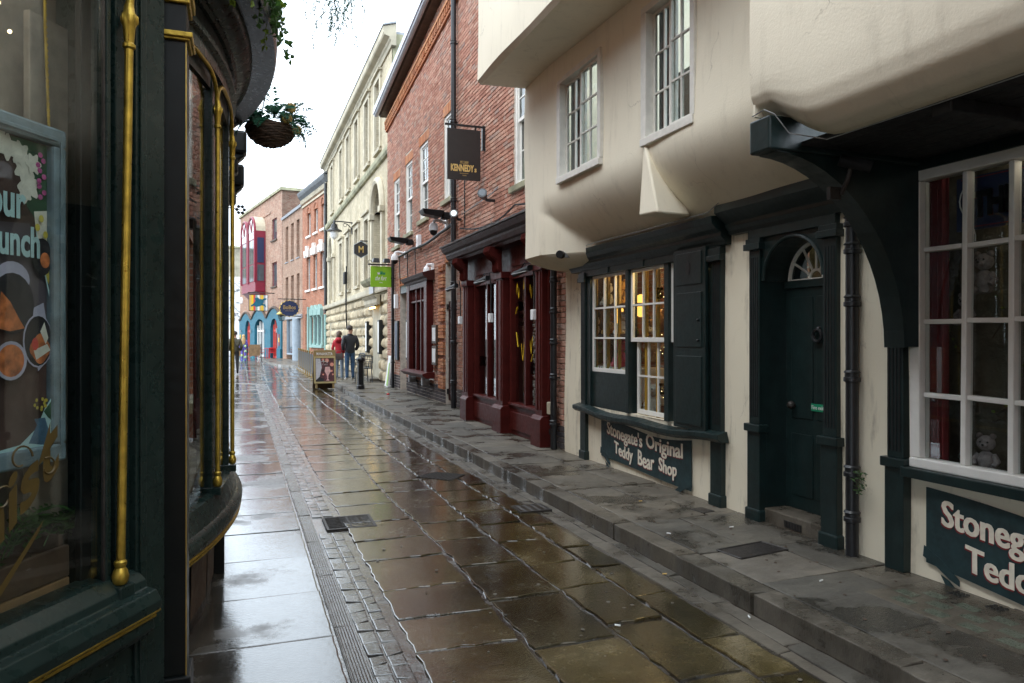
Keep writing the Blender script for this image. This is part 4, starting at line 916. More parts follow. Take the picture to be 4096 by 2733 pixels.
g.hexa([KB(ga, ztop(ga) - .03, -.2), KB(ga, ztop(ga) - .03, .20), KB(ga, ztop(ga) + .05, .24), KB(ga, ztop(ga) + .05, -.2)], [KB(14, ztop(14.46) + .03, -.2), KB(14, ztop(14.46) + .03, .20), KB(14, ztop(14.46) + .11, .24), KB(14, ztop(14.46) + .11, -.2)])
build('soffit', g, 'wood_dark', pub)
g = MB(); g.tube([KB(ga, ztop(ga) + .03, .31), KB(14, ztop(14.46) + .09, .31)], .075, 8); build('gutter', g, 'gutter_grey', pub, smooth=True)
rake('fascia_board', 'gutter_grey', ga, 14, ztop(ga) + .02, ztop(14.46) + .08, .17, .385, .405)
g = MB(); g.hexa([KB(ga, ztop(ga) + .08, .3), KB(14, ztop(14.46) + .14, .3), KB(14, ztop(14.46) + 2.6, -3.2), KB(ga, ztop(ga) + 2.6, -3.2)], [KB(ga, ztop(ga) + .16, .3), KB(14, ztop(14.46) + .22, .3), KB(14, ztop(14.46) + 2.7, -3.2), KB(ga, ztop(ga) + 2.7, -3.2)]); build('roof', g, 'slate', pub)
g = MB(); g.wbox(4.17, 8, 8.47, 21.94, 7.0, 8.2); build('loft', g, 'brick_left', pub)
# windows
for h in UW:
    fr_ = MB(); a, b, c, e = h
    fr_.box(KB, a, a + .07, c, e, -.12, -.03); fr_.box(KB, b - .07, b, c, e, -.12, -.03); fr_.box(KB, a + .07, b - .07, e - .06, e, -.12, -.03); fr_.box(KB, a + .07, b - .07, c, c + .05, -.12, -.03)
    o = build('window', fr_, 'white_clean', pub, bevel=.004); mid = (c + e) / 2
    sash(o, KB, a + .06, b - .06, mid - .03, e - .05, -.055, 2, 3, 'white_clean', 'glass_dark', bar=.022, edge=.045)
    sash(o, KB, a + .06, b - .06, c + .04, mid + .02, -.095, 2, 2, 'white_clean', 'glass_dark', bar=.022, edge=.045)
    q = MB(); q.box(KB, a - .1, b + .1, c - .10, c, -.1, .06); build('sill', q, 'stone_moss', o, bevel=.008)
    q = MB(); q.box(KB, a + .08, b - .08, c, e, -.5, -.45); build('blind', q, 'interior_dark', o)
# ---- maroon shopfront
SF = Fr(3.78, 0)
bp_ = thing('brick_pier', 'narrow brick pier between the maroon shopfront and plaster house', 'wall', (3.9, 8.65, .1)); PR = Fr(3.885, 0)
m = MB(); m.box(PR, 8.475, 8.83, .05, 2.6, -.3, -.012); build('core', m, 'mortar', bp_)
z = .11; k_ = 0
while z < 2.5:
    for a_, b_ in (((8.48, 8.695), (8.705, 8.826)) if k_ % 2 else ((8.48, 8.585), (8.595, 8.81))): m = MB(); brick_box(m, PR, a_, b_, z, z + .063, rng.uniform(-.002, .006)); build('brick', m, 'brick_red' if z > .4 else 'brick_blue', bp_, fix=False)
    z += .0735; k_ += 1
sf = thing('maroon_shopfront', 'maroon timber shopfront with tall glazed bays and heavy cornice', 'shopfront', (3.78, 10.8, .1))
def sp(name, mt, *b, parent=None, fr=SF, bevel=.005, **k): return part(name, mt, parent or sf, *b, fr=fr, bevel=bevel, **k)
sp('frame', 'maroon', (8.86, 12.9, 2.48, 2.95, -.30, -.05), (8.86, 12.9, .10, .53, -.30, -.03), (12.55, 12.9, .53, 2.48, -.36, -.05), (8.84, 8.90, .53, 2.48, -.10, -.02))
m = MB(); m.wbox(4.10, 4.13, 8.95, 9.75, .1, 2.95); build('lining', m, 'near_black', sf)
for a, b in ((12.17, 12.54), (10.37, 10.79), (8.82, 9.16)):
    p_ = sp('pilaster', 'maroon', (a + .05, b - .05, .50, 2.52, -.05, .06))
    sp('pilaster_reed', 'maroon', (a + .10, a + .14, .58, 2.42, .06, .072), parent=p_); sp('pilaster_reed', 'maroon', (b - .14, b - .10, .58, 2.42, .06, .072), parent=p_)
    m = MB(); m.prof(SF, [(-.05, .06), (.11, .06), (.11, .46), (.09, .49), (.06, .51), (-.05, .51)], a, b); build('pilaster_base', m, 'maroon', p_, bevel=.006)
    sp('pilaster_cap', 'maroon', (a + .02, b - .02, 2.44, 2.54, -.05, .09), parent=p_)
    m = MB(); c_ = (a + b) / 2     # scrolled console
    pr = [(.05, 2.54), (.10, 2.54), (.13, 2.58), (.12, 2.66), (.14, 2.72), (.22, 2.78), (.27, 2.85), (.25, 2.92), (.05, 2.92)]
    m.prof(SF, pr, c_ - .12, c_ + .12); k_ = build('console', m, 'maroon', p_, bevel=.01)
    for j in range(4): m = MB(); s_ = c_ - .09 + j * .06; m.tube([SF(s_, z, d + .004) for d, z in pr[1:-1]], .014, 6); build('reed', m, 'maroon', k_, smooth=True)
cn = [(-.36, 2.90), (.16, 2.90), (.18, 2.94), (.22, 2.96), (.25, 3.02), (.25, 3.05), (.30, 3.08), (.33, 3.13), (.34, 3.16), (-.36, 3.24)]
m = MB(); m.prof(SF, cn, 8.55, 13.0); build('cornice', m, 'maroon_dark', sf, bevel=.004)
m = MB()
for i in range(26):
    s = 8.53 + i * .1725; m.hexa([SF(s, 3.165, .36), SF(s + .1725, 3.165, .36), SF(s + .1725, 3.25, -.37), SF(s, 3.25, -.37)], [SF(s, 3.185 + .006 * (i % 2), .37), SF(s + .1725, 3.185 + .006 * (i % 2), .37), SF(s + .1725, 3.265, -.37), SF(s, 3.265, -.37)])
build('lead_flashing', m, 'lead', sf)
sp('fascia_panel', 'maroon', (10.85, 12.1, 2.60, 2.86, -.05, -.035)); sp('fascia_panel', 'maroon', (9.22, 10.3, 2.60, 2.86, -.05, -.035))
for a, b in ((10.80, 12.16), (9.17, 10.36)):
    md = (a + b) / 2
    f = sp('bay', 'maroon', (a, a + .07, .53, 2.48, -.16, -.03), (b - .07, b, .53, 2.48, -.16, -.03), (md - .035, md + .035, .56, 2.48, -.16, -.05), (a + .07, b - .07, 2.42, 2.48, -.16, -.04), (a, b, .53, .57, -.16, .0))
    sp('bay_panel', 'maroon', (a + .1, b - .1, .17, .44, -.03, -.012), parent=f, bevel=.008)
    for p, q in ((a + .07, md - .035), (md + .035, b - .07)): m = MB(); m.box(SF, p, q, .57, 2.42, -.112, -.106); build('pane', m, 'glass', f)
m = MB(); m.wbox(5.4, 5.45, 8.6, 13, .1, 3.0); m.wbox(3.95, 5.4, 12.9, 12.95, .1, 3.0); m.wbox(4.2, 5.4, 9.6, 9.65, .1, 3.0); m.wbox(4.2, 5.4, 9.65, 12.9, 2.95, 3.0); m.wbox(4.2, 5.4, 9.65, 12.9, .06, .1); build('bar_interior', m, 'interior_dark', sf)
m = MB(); m.wbox(4.6, 4.9, 9.3, 10.2, .1, 1.15); build('bar_counter', m, 'wood_dark', sf)
lt = lambda a, z, dd=-.104: (lambda x, y, q: SF(a - x, z + y, dd))
lettering('window_lettering', '2000-2020', .1, lt(10.17, 1.93), 'white_print', sf, width=.40, height=.15, bold=.004)
lettering('window_lettering', 'INDEPENDENT BUSINESS', .1, lt(10.17, 1.83), 'yellow_print', sf, width=.40, height=.06)
lettering('window_lettering', 'CELEBRATING 20 YEARS', .1, lt(10.17, 1.71), 'white_print', sf, width=.40, height=.07)
lettering('window_lettering', 'KENNEDYS', .1, lt(9.68, 1.02), 'gold_print', sf, width=.42, height=.17, bold=.003)
lettering('window_lettering', 'KENNEDYS', .1, lt(12.05, 1.05), 'gold_print', sf, width=.46, height=.17, bold=.003)
for a, z, k, f in ((10.25, 2.22, 1, .0), (9.72, 2.18, .8, .5), (10.05, 1.32, 1.1, 1.8), (9.70, 1.40, .8, 2.2)):
    m = MB(); cc = []
    for i in range(13): t_ = i / 12; cc.append((a - .12 * t_ * k, z + .10 * k * math.sin(t_ * 6 + f) + .05 * t_))
    for p, q in zip(cc, cc[1:]): m.hexa([SF(p[0], p[1] - .035, -.104), SF(q[0], q[1] - .035, -.104), SF(q[0], q[1] + .035, -.104), SF(p[0], p[1] + .035, -.104)], [SF(p[0], p[1] - .035, -.1025), SF(q[0], q[1] - .035, -.1025), SF(q[0], q[1] + .035, -.1025), SF(p[0], p[1] + .035, -.1025)])
    build('window_streamer', m, 'yellow_print', sf)
for a, z, b, y in ((10.25, 1.62, 10.18, 1.40), (9.95, 2.25, 9.92, 2.40), (10.22, 2.0, 10.28, 1.9), (9.6, 1.3, 9.66, 1.2)): m = MB(); m.tube([SF(a, z, -.1035), SF(b, y, -.1035)], .008, 4); build('window_streamer', m, 'yellow_print', sf)
m = MB(); 
for i in range(90): a_ = rng.uniform(0, 6.28); r_ = rng.uniform(0, .14); m.ball((4.05 + r_ * math.cos(a_) * .5, 11.72 + r_ * math.sin(a_), 1.22 + rng.uniform(-.12, .14)), .022, 5, 4)
build('window_plant', m, 'leaf', label='small round green plant behind the first maroon bay', cat='plant', loc=(4.05, 11.72, 1.1))
bl = thing('blossom_branch', 'white artificial blossom branches behind the second maroon bay', 'plant', (4.1, 9.95, .6))
m = MB(); m.tube([(4.1, 9.95, .3), (4.08, 9.97, 1.0), (4.05, 9.92, 1.65)], .012, 5); build('stem', m, 'twig', bl)
m = MB()
for i in range(140): z_ = rng.uniform(.5, 1.75); m.ball((4.05 + rng.uniform(-.08, .08), 9.93 + rng.uniform(-.12, .12), z_), .02, 5, 4)
build('blossom', m, 'white_print', bl, kind='stuff')
for a, z in ((12.60, 1.85), (10.90, 1.85), (9.10, 1.85)):
    m = MB(); m.box(SF, a - .05, a + .05, z - .07, z + .07, .055, .115); b_ = build('switch_box', m, 'white_plastic', label={12.60: 'white switch box on the far maroon pilaster', 10.90: 'white switch box on the middle maroon pilaster', 9.10: 'white switch box on the near maroon pilaster'}[a], cat='switch box', group='white switch boxes on the shopfront', loc=SF(a, z, .08), bevel=.008)
    m = MB(); m.tube([SF(a, z + .07, .08), SF(a, z + .5, .075), SF(a + .03, z + .72, .10)], .010, 5); build('cable', m, 'black_plastic', b_, smooth=True)
def heater(label, a, z, dd):
    t = thing('patio_heater', label, 'heater', SF(a, z, dd), 'bar heaters over the shopfront')
    m = MB(); m.tube([SF(a + .30, z - .02, dd + .12), SF(a - .30, z + .02, dd + .12)], .042, 10); build('heater_tube', m, 'black_plastic', t, smooth=True)
    m = MB(); m.box(SF, a - .28, a + .28, z - .03, z - .018, dd + .13, dd + .175); build('reflector', m, 'grey_metal', t)
    m = MB(); m.tube([SF(a, z + .02, dd), SF(a, z + .03, dd + .1)], .014, 6); m.tube([SF(a + .15, z + .02, dd + .1), SF(a + .02, z + .12, dd + .07), SF(a - .1, z + .03, dd + .1)], .006, 5); build('bracket', m, 'black_plastic', t)
heater('black tube heater beside the drainpipe at the gate', 12.85, 2.45, .05); heater('black tube heater over the far glazed bay', 11.30, 2.47, -.02); heater('black tube heater over the near glazed bay', 9.50, 2.47, -.02)
m = MB(); m.box(SF, 8.70, 8.815, .54, .70, -.085, .02); b_ = build('meter_box', m, 'stone_cream', label='beige plastic box low beside the near maroon pilaster', cat='box', loc=SF(8.75, .54, -.05), bevel=.01)
m = MB(); m.tube([SF(8.76, .54, -.03), SF(8.76, .36, -.03), SF(8.79, .28, -.02), SF(8.82, .34, -.03)], .012, 6); build('cable', m, 'black_plastic', b_, smooth=True)
# ---- small bay window with lattice
bay = thing('bay_window', 'narrow maroon shop window with a lattice top and moulded sill', 'window', (4.0, 17.3, .5))
BY = Fr(4.03, 0)
part('frame', 'maroon', bay, (16.35, 16.62, .72, 2.85, -.12, .04), (18.2, 18.47, .72, 2.85, -.12, .04), (16.62, 18.2, 2.72, 2.85, -.12, .03), (17.05, 17.12, .74, 2.72, -.1, .0), (17.55, 17.62, .74, 2.72, -.1, .0), fr=BY)
build('cornice', MB().prof(BY, [(-.12, 2.85), (.06, 2.85), (.08, 2.9), (.14, 2.94), (.18, 3.02), (-.12, 3.10)], 16.2, 18.6), 'maroon_dark', bay, bevel=.004)
build('sill', MB().prof(BY, [(-.12, .60), (.08, .60), (.16, .66), (.18, .70), (.05, .745), (-.12, .745)], 16.2, 18.6), 'maroon', bay, bevel=.004)
for a, b in ((16.62, 17.05), (17.12, 17.55), (17.62, 18.2)):
    m = MB(); m.box(BY, a, b, .74, 2.40, -.07, -.065); build('pane', m, 'glass_dark', bay)
    for j in range(3):
        c0 = a + (b - a) * j / 3; c1 = a + (b - a) * (j + 1) / 3
        for p, q in (((c0, 2.42), (c1, 2.72)), ((c1, 2.42), (c0, 2.72))): m = MB(); m.tube([BY(*p, -.04), BY(*q, -.04)], .018, 4); build('lattice_bar', m, 'maroon', bay)
m = MB(); m.box(BY, 16.6, 18.2, 2.40, 2.44, -.08, -.01); build('transom', m, 'maroon', bay)
m = MB(); m.box(BY, 16.4, 18.4, .74, 2.8, -.5, -.45); build('backing', m, 'interior_dark', bay)
for a in (16.6, 18.0): m = MB(); m.box(BY, a, a + .1, .42, .6, -.1, .08); build('bracket', m, 'grey_metal', bay, bevel=.01)
# door recess, niche, gate
m = MB(); m.box(KB, 19.25, 20.1, .05, 2.95, -.62, -.58); build('door', m, 'wood_dark', pub); m = MB(); m.box(KB, 19.25, 20.1, 2.75, 2.95, -.5, -.02); build('lintel', m, 'green_black', pub)
m = MB(); m.box(KB, 20.9, 21.3, 1.9, 2.9, -.1, -.04); build('niche_door', m, 'wood', pub, bevel=.01); m = MB(); m.box(KB, 20.9, 21.3, .6, 1.85, -.115, -.09); build('niche_render', m, 'plaster_low', pub)
m = MB(); m.box(KB, 14.42, 15.3, .05, 3.15, -1.65, -1.6); build('passage_end', m, 'near_black', pub)
gt = thing('iron_gate', 'dark red barred iron gate across a narrow brick passage', 'gate', (4.2, 14.85, .1))
for i in range(11): m = MB(); s_ = 14.46 + i * .082; m.tube([KB(s_, .18, -.08), KB(s_, 2.32, -.08)], .010, 6); build('bar', m, 'maroon_dark', gt)
for z_ in (.32, .40, 1.0, 1.55, 2.15, 2.22): m = MB(); m.box(KB, 14.43, 15.3, z_, z_ + .025, -.09, -.07); build('rail', m, 'maroon_dark', gt)
for z_ in (.35, 2.18): m = MB(); m.box(KB, 15.26, 15.33, z_ - .03, z_ + .08, -.1, -.03); build('hinge', m, 'iron', gt)
# rusticated brick quoin beside the gate
qn = MB(); z_ = .42; k = 0
while z_ < 3.1:
    if k % 5 != 4: brick_box(qn, KB, 15.31, 15.52, z_, z_ + .063, .05); brick_box(qn, KB, 15.53, 15.74, z_, z_ + .063, .05)
    z_ += .0735; k += 1
build('brick_quoin', qn, 'brick_orange', wall, fix=False, kind='stuff')
# pipes and cables on the brickwork
dp = rainpipe('drainpipe', 'tall black downpipe on the brick wall behind the hanging bar sign', 4.06, 14.33, .1, 8.6, .055, (.6, 1.4, 2.6, 4.3, 5.9, 7.5))
m = MB(); m.tube([(4.06, 14.33, 8.6), (4.02, 14.33, 8.72), (3.86, 14.40, 8.85), (3.82, 14.45, 9.1)], .055, 10); build('swan_neck', m, 'black_metal', dp, smooth=True)
rainpipe('drainpipe', 'black waste pipe at the far end of the brick wall', 4.08, 20.95 - .2, .1, 3.9, .045, (.8, 2.0, 3.2))
def droop(p, q, n, sag): return [(p[0] + (q[0] - p[0]) * i / n, p[1] + (q[1] - p[1]) * i / n, p[2] + (q[2] - p[2]) * i / n - sag * math.sin(math.pi * i / n)) for i in range(n + 1)]
cable('cable_bundle', 'thick bundle of black cables strung along the brick wall', droop((4.10, 20.9, 3.80), (4.08, 18.2, 3.78), 6, .03) + droop((4.08, 18.2, 3.78), (4.08, 15.5, 3.82), 6, .06)[1:] + droop((4.08, 15.5, 3.82), (4.08, 14.3, 3.90), 4, .02)[1:], .035, 'black_plastic', n=7)
cable('cable_bundle', 'black cable swagged above the maroon cornice', droop((4.10, 14.0, 3.72), (4.10, 11.9, 3.52), 5, .06) + droop((4.10, 11.9, 3.52), (4.10, 10.9, 3.66), 4, .02)[1:] + [(4.10, 10.2, 3.56), (4.10, 8.6, 3.5)], .016, 'black_plastic')
cable('conduit', 'thin conduit running from the spotlight along the brick', [(4.11, 13.9, 3.98), (4.11, 12.9, 4.02), (4.11, 12.0, 4.06), (4.10, 11.7, 4.1)], .012, 'grey_metal')
cable('conduit', 'vertical black conduit beside the tall downpipe', [(4.12, 13.75, 3.7), (4.12, 13.75, 4.6), (4.12, 13.75, 5.2)], .012, 'black_plastic')
for i, (y0, z0, z1) in enumerate(((19.9, 3.8, 3.0), (18.9, 3.75, 2.9), (18.0, 3.75, 3.1))): cable('cable', ['black cable dropping over the recessed door', 'black cable dropping by the small bay', 'black cable dropping onto the small bay cornice'][i], [(4.10, y0, z0), (4.09, y0 - .06, (z0 + z1) / 2), (4.10, y0 - .1, z1)], .014, 'black_plastic')
# cameras, floodlights, boxes on the wall
def dome_cam(label, y, z, x, sc_=1.0):
    t = thing('security_camera', label, 'camera', (4.12, y, z), 'white dome cameras on the brick wall')
    m = MB(); m.wbox(4.10, 4.15, y - .05, y + .05, z - .12, z + .06); m.tube([(4.12, y, z - .01), (x + .10, y, z + .03), (x + .02, y, z + .02), (x, y, z - .03)], [.04, .032, .032, .034], 8); build('arm', m, 'white_plastic', t, smooth=True)
    m = MB(); m.lathe([(.03, 0), (.07 * sc_, -.02), (.095 * sc_, -.08), (.10 * sc_, -.17), (.08 * sc_, -.18)], (x, y, z - .02), 14); build('shell', m, 'white_plastic', t, smooth=True)
    m = MB(); m.ball((x, y, z - .20), (.085 * sc_, .085 * sc_, .10), 12, 8); build('dome', m, 'black_plastic', t, smooth=True)
dome_cam('white dome camera beside the tall downpipe', 15.1, 4.0, 3.84); dome_cam('white dome camera above the lime green sign', 19.25, 3.78, 3.84); dome_cam('small white camera over the lattice window', 16.3, 3.18, 3.98, .8)
def flood(label, y, z, x):
    t = thing('floodlight', label, 'floodlight', (4.14, y, z), 'black floodlights on the brick wall')
    m = MB(); m.hexa([(x + .05, y - .16, z - .04), (x + .05, y + .16, z - .04), (x - .30, y + .16, z + .02), (x - .30, y - .16, z + .02)], [(x + .12, y - .22, z + .10), (x + .12, y + .22, z + .10), (x - .36, y + .22, z + .12), (x - .36, y - .22, z + .12)]); build('lamp_head', m, 'black_metal', t, bevel=.02)
    m = MB(); m.wbox(x + .10, x + .26, y - .1, y + .1, z - .05, z + .09); build('ballast', m, 'black_plastic', t, bevel=.015); m = MB(); m.wbox(x + .2, 4.15, y - .03, y + .03, z + .02, z + .06); build('arm', m, 'black_metal', t)
flood('black floodlight beside the downpipe over the gate', 14.9, 4.08, 3.86); flood('black floodlight over the small bay window', 18.4, 3.95, 3.86)
def spot(label, y, z, x, lit):
    t = thing('spotlight', label, 'spotlight', (4.14, y, z), 'round spotlights on the brick wall')
    m = MB(); m.tube([(x, y - .02, z), (x - .06, y - .10, z + .04), (x - .09, y - .16, z + .06)], [.045, .075, .085], 14); build('lamp_head', m, 'black_metal', t, smooth=True)
    m = MB(); m.tube([(x - .092, y - .163, z + .061), (x - .094, y - .168, z + .062)], .06, 14); build('lens', m, 'spot_lens' if lit else 'glass_far', t); m = MB(); m.tube([(x, y, z), (x + .06, y, z - .03), (4.14, y, z - .03)], .028, 8); build('arm', m, 'black_metal', t, smooth=True)
emit('spot_lens', (.8, .9, .9), .35)
spot('lit round spotlight beside the tall downpipe', 14.05, 3.93, 4.03, True); spot('unlit round spotlight high over the maroon cornice', 12.0, 3.95, 3.95, False)
m = MB(); m.box(KB, 17.5, 17.68, 3.75, 4.05, .0, .10); build('junction_box', m, 'white_plastic', label='white box with blue foot high over the small bay', cat='box', loc=KB(17.6, 3.8, .05), bevel=.01)
m = MB(); m.box(KB, 20.3, 20.45, 2.35, 2.75, .0, .10); build('junction_box', m, 'white_plastic', label='white box beside the recessed door', cat='box', loc=KB(20.4, 2.5, .05), bevel=.01)
def frame_sign(name, label, fr, s0, s1, z0, z1, d, fm, pm, cat='menu'):
    t = thing(name, label, cat, fr(s0, z0, d)); m = MB(); m.box(fr, s0, s1, z0, z1, 0, d); build('case', m, fm, t, bevel=.008)
    m = MB(); m.box(fr, s0 + .05, s1 - .05, z0 + .06, z1 - .06, d, d + .004); build('sheet', m, pm, t)
frame_sign('menu_case', 'upper brown menu case beside the small bay', KB, 15.80, 16.18, 1.40, 1.82, .08, 'wood_dark', 'white_print'); frame_sign('menu_case', 'lower brown menu case beside the small bay', KB, 15.80, 16.18, .92, 1.35, .08, 'wood_dark', 'white_print')
frame_sign('poster_case', 'tall black poster case at the far end of the brick wall', KB, 20.15, 20.55, .9, 2.0, .06, 'near_black', 'navy', 'poster'); frame_sign('notice_board', 'pale notice board left of the small bay', KB, 18.65, 19.1, .95, 2.0, .05, 'near_black', 'white_print', 'notice board')
m = MB(); m.hexa([(3.98, 21.0, .1), (3.98, 21.5, .1), (4.05, 21.5, .1), (4.05, 21.0, .1)], [(4.08, 21.05, 1.0), (4.08, 21.4, 1.0), (4.12, 21.4, 1.0), (4.12, 21.05, 1.0)]); b_ = build('leaning_bag', m, 'white_print', label='white printed bag leaning against the far brick wall', cat='bag', loc=(4.0, 21.2, .1), bevel=.01)
m = MB(); m.hexa([(3.976, 21.02, .14), (3.976, 21.2, .14), (3.978, 21.2, .14), (3.978, 21.02, .14)], [(4.05, 21.06, .8), (4.05, 21.15, .8), (4.053, 21.15, .8), (4.053, 21.06, .8)]); build('print', m, 'lime', b_)
# ---- hanging signs
ks = thing('hanging_sign', 'dark brown hanging bar sign with gold capitals on the brick wall', 'sign', (4.14, 12.56, 5.3))
m = MB(); m.wbox(4.09, 4.15, 12.53, 12.59, 4.92, 5.36); m.wbox(3.40, 4.10, 12.545, 12.575, 5.32, 5.355); build('bracket', m, 'black_metal', ks)
for x in (3.53, 3.97): m = MB(); m.tube([(x, 12.56, 5.27), (x, 12.56, 5.33)], .018, 6); build('hook', m, 'black_metal', ks)
m = MB(); m.wbox(3.44, 4.06, 12.545, 12.575, 4.36, 5.27); bd = build('board', m, 'sign_dark', ks, bevel=.004)
pl_ = lambda x0, z0: (lambda x, y, q: (x0 + x, 12.542 - q, z0 + y))
lettering('sign_lettering', 'KENNEDY', .1, pl_(3.505, 4.51), 'sign_gold', bd, width=.43, height=.125, bold=.004); lettering('sign_lettering', "s", .1, pl_(3.945, 4.51), 'sign_gold', bd, width=.04, height=.07, bold=.003)
lettering('sign_lettering', 'EST 2000', .1, pl_(3.68, 4.67), 'sign_gold', bd, width=.15, height=.026); lettering('sign_lettering', 'YORK', .1, pl_(3.715, 4.43), 'sign_gold', bd, width=.08, height=.02)
for z_ in (4.655, 4.475): m = MB(); m.wbox(3.67, 3.83, 12.541, 12.5435, z_, z_ + .005); build('rule', m, 'sign_gold', bd)
fs_ = thing('hanging_sign', 'square lime green hanging sign with white script lettering', 'sign', (4.12, 20.9, 3.65))
m = MB(); m.wbox(3.47, 4.07, 20.885, 20.915, 2.98, 3.57); bd = build('board', m, 'lime', fs_, bevel=.003)
m = MB(); m.wbox(3.40, 4.15, 20.89, 20.91, 3.60, 3.64); m.tube([(3.45 + .05 * math.cos(a * .5), 20.9, 3.69 + .05 * math.sin(a * .5)) for a in range(12)], .008, 5); m.tube([(3.95 + .07 * math.cos(a * .5), 20.9, 3.71 + .07 * math.sin(a * .5)) for a in range(12)], .008, 5); build('bracket', m, 'black_metal', fs_)
pf = lambda x0, z0: (lambda x, y, q: (x0 + x + .25 * y, 20.882 - q, z0 + y))
lettering('sign_lettering', 'the fort', .1, pf(3.59, 3.17), 'white_print', bd, width=.32, height=.13, bold=.0015); lettering('sign_lettering', 'YORK', .1, lambda x, y, q: (3.71 + x, 20.882 - q, 3.09 + y), 'white_print', bd, width=.11, height=.03)
for x, mt, h in ((3.67, 'white_print', .06), (3.745, 'sign_green', .09), (3.82, 'sign_green', .06)):
    m = MB(); z0 = 3.34
    m.wbox(x, x + .065, 20.879, 20.8845, z0, z0 + h * .6)
    for j in range(3): m.wbox(x - .006 + j * .029, x + .012 + j * .029, 20.879, 20.8845, z0 + h * .6 + .001, z0 + h)
    build('tower_emblem', m, mt, bd)
for dx in (0, .3): m = MB(); m.hexa([(3.52 + dx, 20.75, 3.66), (3.72 + dx, 20.75, 3.66), (3.72 + dx, 21.0, 3.70), (3.52 + dx, 21.0, 3.70)], [(3.54 + dx, 20.8, 3.80), (3.70 + dx, 20.8, 3.80), (3.70 + dx, 20.98, 3.80), (3.54 + dx, 20.98, 3.80)]); build('sign_lamp', m, 'black_metal', fs_, bevel=.02)
# ================================================================ stone building
ST = Fr(4.3, 0)
stn = thing('stone_building', 'pale stone building with a rusticated base and deep cornice', 'building', (4.3, 31, .1))
LW = [(26.05, 26.95), (28.5, 29.4), (30.95, 31.85), (33.2, 34.1)]
UWs = [(23.85, 24.75), (26.05, 26.95), (28.5, 29.4), (30.95, 31.85), (33.2, 34.1), (36.7, 37.6)]
sh = [(a, b, 3.55, 5.75, .25) for a, b in LW] + [(a, b, 7.75, 10.0, .25) for a, b in UWs] + [(23.5, 25.1, 3.4, 5.75, .3), (36.4, 38.0, 3.4, 5.6, .3)]
def arched(fr, c, zs_, r, ztop_, d0, d1, n=14):
    m = MB(); p = arc(c, zs_, r, 180, 0, n)
    for a, b in zip(p, p[1:]): m.hexa([fr(a[0], a[1], d0), fr(b[0], b[1], d0), fr(b[0], ztop_, d0), fr(a[0], ztop_, d0)], [fr(a[0], a[1], d1), fr(b[0], b[1], d1), fr(b[0], ztop_, d1), fr(a[0], ztop_, d1)])
    return m
sh2 = sh + [(23.5, 25.1, 5.75, 6.56, .3), (36.4, 38.0, 5.6, 6.41, .3)]
m = holed(ST, 22.0, 40.35, 3.0, 10.6, sh2, step=99); wl = build('wall', m, 'cream_brick', stn)
for c, z_ in ((24.3, 5.75), (37.2, 5.6)): m = arched(ST, c, z_, .8, z_ + .812, -.25, .004); build('arch_spandrel', m, 'cream_brick', stn)
m = MB(); m.wbox(4.32, 12, 22.0, 22.05, 3, 10.75); build('end_wall', m, 'stone_moss', stn); m = MB(); m.wbox(4.32, 12, 40.30, 40.35, 3, 10.75); build('end_wall', m, 'stone_moss', stn)
m = MB(); m.wbox(4.36, 12, 22.05, 40.3, 10.4, 10.85); build('roof', m, 'lead', stn)
build('cornice', MB().prof(ST, [(-.1, 10.32), (.05, 10.32), (.06, 10.46), (.10, 10.50), (.11, 10.56), (.26, 10.62), (.29, 10.67), (.30, 10.86), (-.1, 10.98)], 21.8, 40.5), 'stone_cream', stn, bevel=.01)
build('lead_flashing', MB().prof(ST, [(-.1, 10.99), (.32, 10.87), (.32, 10.91), (-.1, 11.05)], 21.75, 40.55), 'lead', stn)
build('string_course', MB().prof(ST, [(0, 7.18), (.08, 7.20), (.12, 7.28), (.12, 7.42), (0, 7.48)], 21.9, 40.4), 'stone_moss', stn)
build('string_course', MB().prof(ST, [(-.05, 3.0), (.13, 3.0), (.15, 3.05), (.15, 3.2), (0, 3.26)], 21.9, 40.4), 'stone_cream', stn)
def far_window(parent, fr, a, b, c, e, d=-.14, cols=2, rows=4, mt='white_clean', sill=None, gl='glass_far'):
    m = MB(); w_ = .05
    m.box(fr, a, a + w_, c, e, d - .05, d); m.box(fr, b - w_, b, c, e, d - .05, d); m.box(fr, a + w_, b - w_, c, c + w_, d - .05, d); m.box(fr, a + w_, b - w_, e - w_, e, d - .05, d)
    o = build('window', m, mt, parent)
    for i in range(cols):
        for j in range(rows):
            q = MB(); x0 = a + (b - a) * i / cols + .018; x1 = a + (b - a) * (i + 1) / cols - .018; z0 = c + (e - c) * j / rows + .018; z1 = c + (e - c) * (j + 1) / rows - .018
            q.box(fr, x0, x1, z0, z1, d - .04, d - .028); build('pane', q, gl, o)
    q = MB(); q.box(fr, a, b, c, e, d - .06, d - .042); build('glazing_bars', q, mt, o)
    if sill: q = MB(); q.box(fr, a - .1, b + .1, c - .12, c - .005, -.1, .10); build('sill', q, sill, o, bevel=.01)
    return o
for a, b, c, e, dp in sh[:10]:
    o = far_window(stn, ST, a, b, c, e, -.16, sill='stone_cream', mt='stone_cream' if False else 'white_clean')
    m = MB()
    for q in ((a - .16, a - .004, c, e + .02), (b + .004, b + .16, c, e + .02), (a - .2, b + .2, e + .021, e + .2)): m.box(ST, *q, -.02, .07)
    build('surround', m, 'stone_pale', o, bevel=.006); m = MB(); m.box(ST, a - .26, b + .26, e + .203, e + .28, -.02, .15); build('hood', m, 'stone_cream', o, bevel=.006)
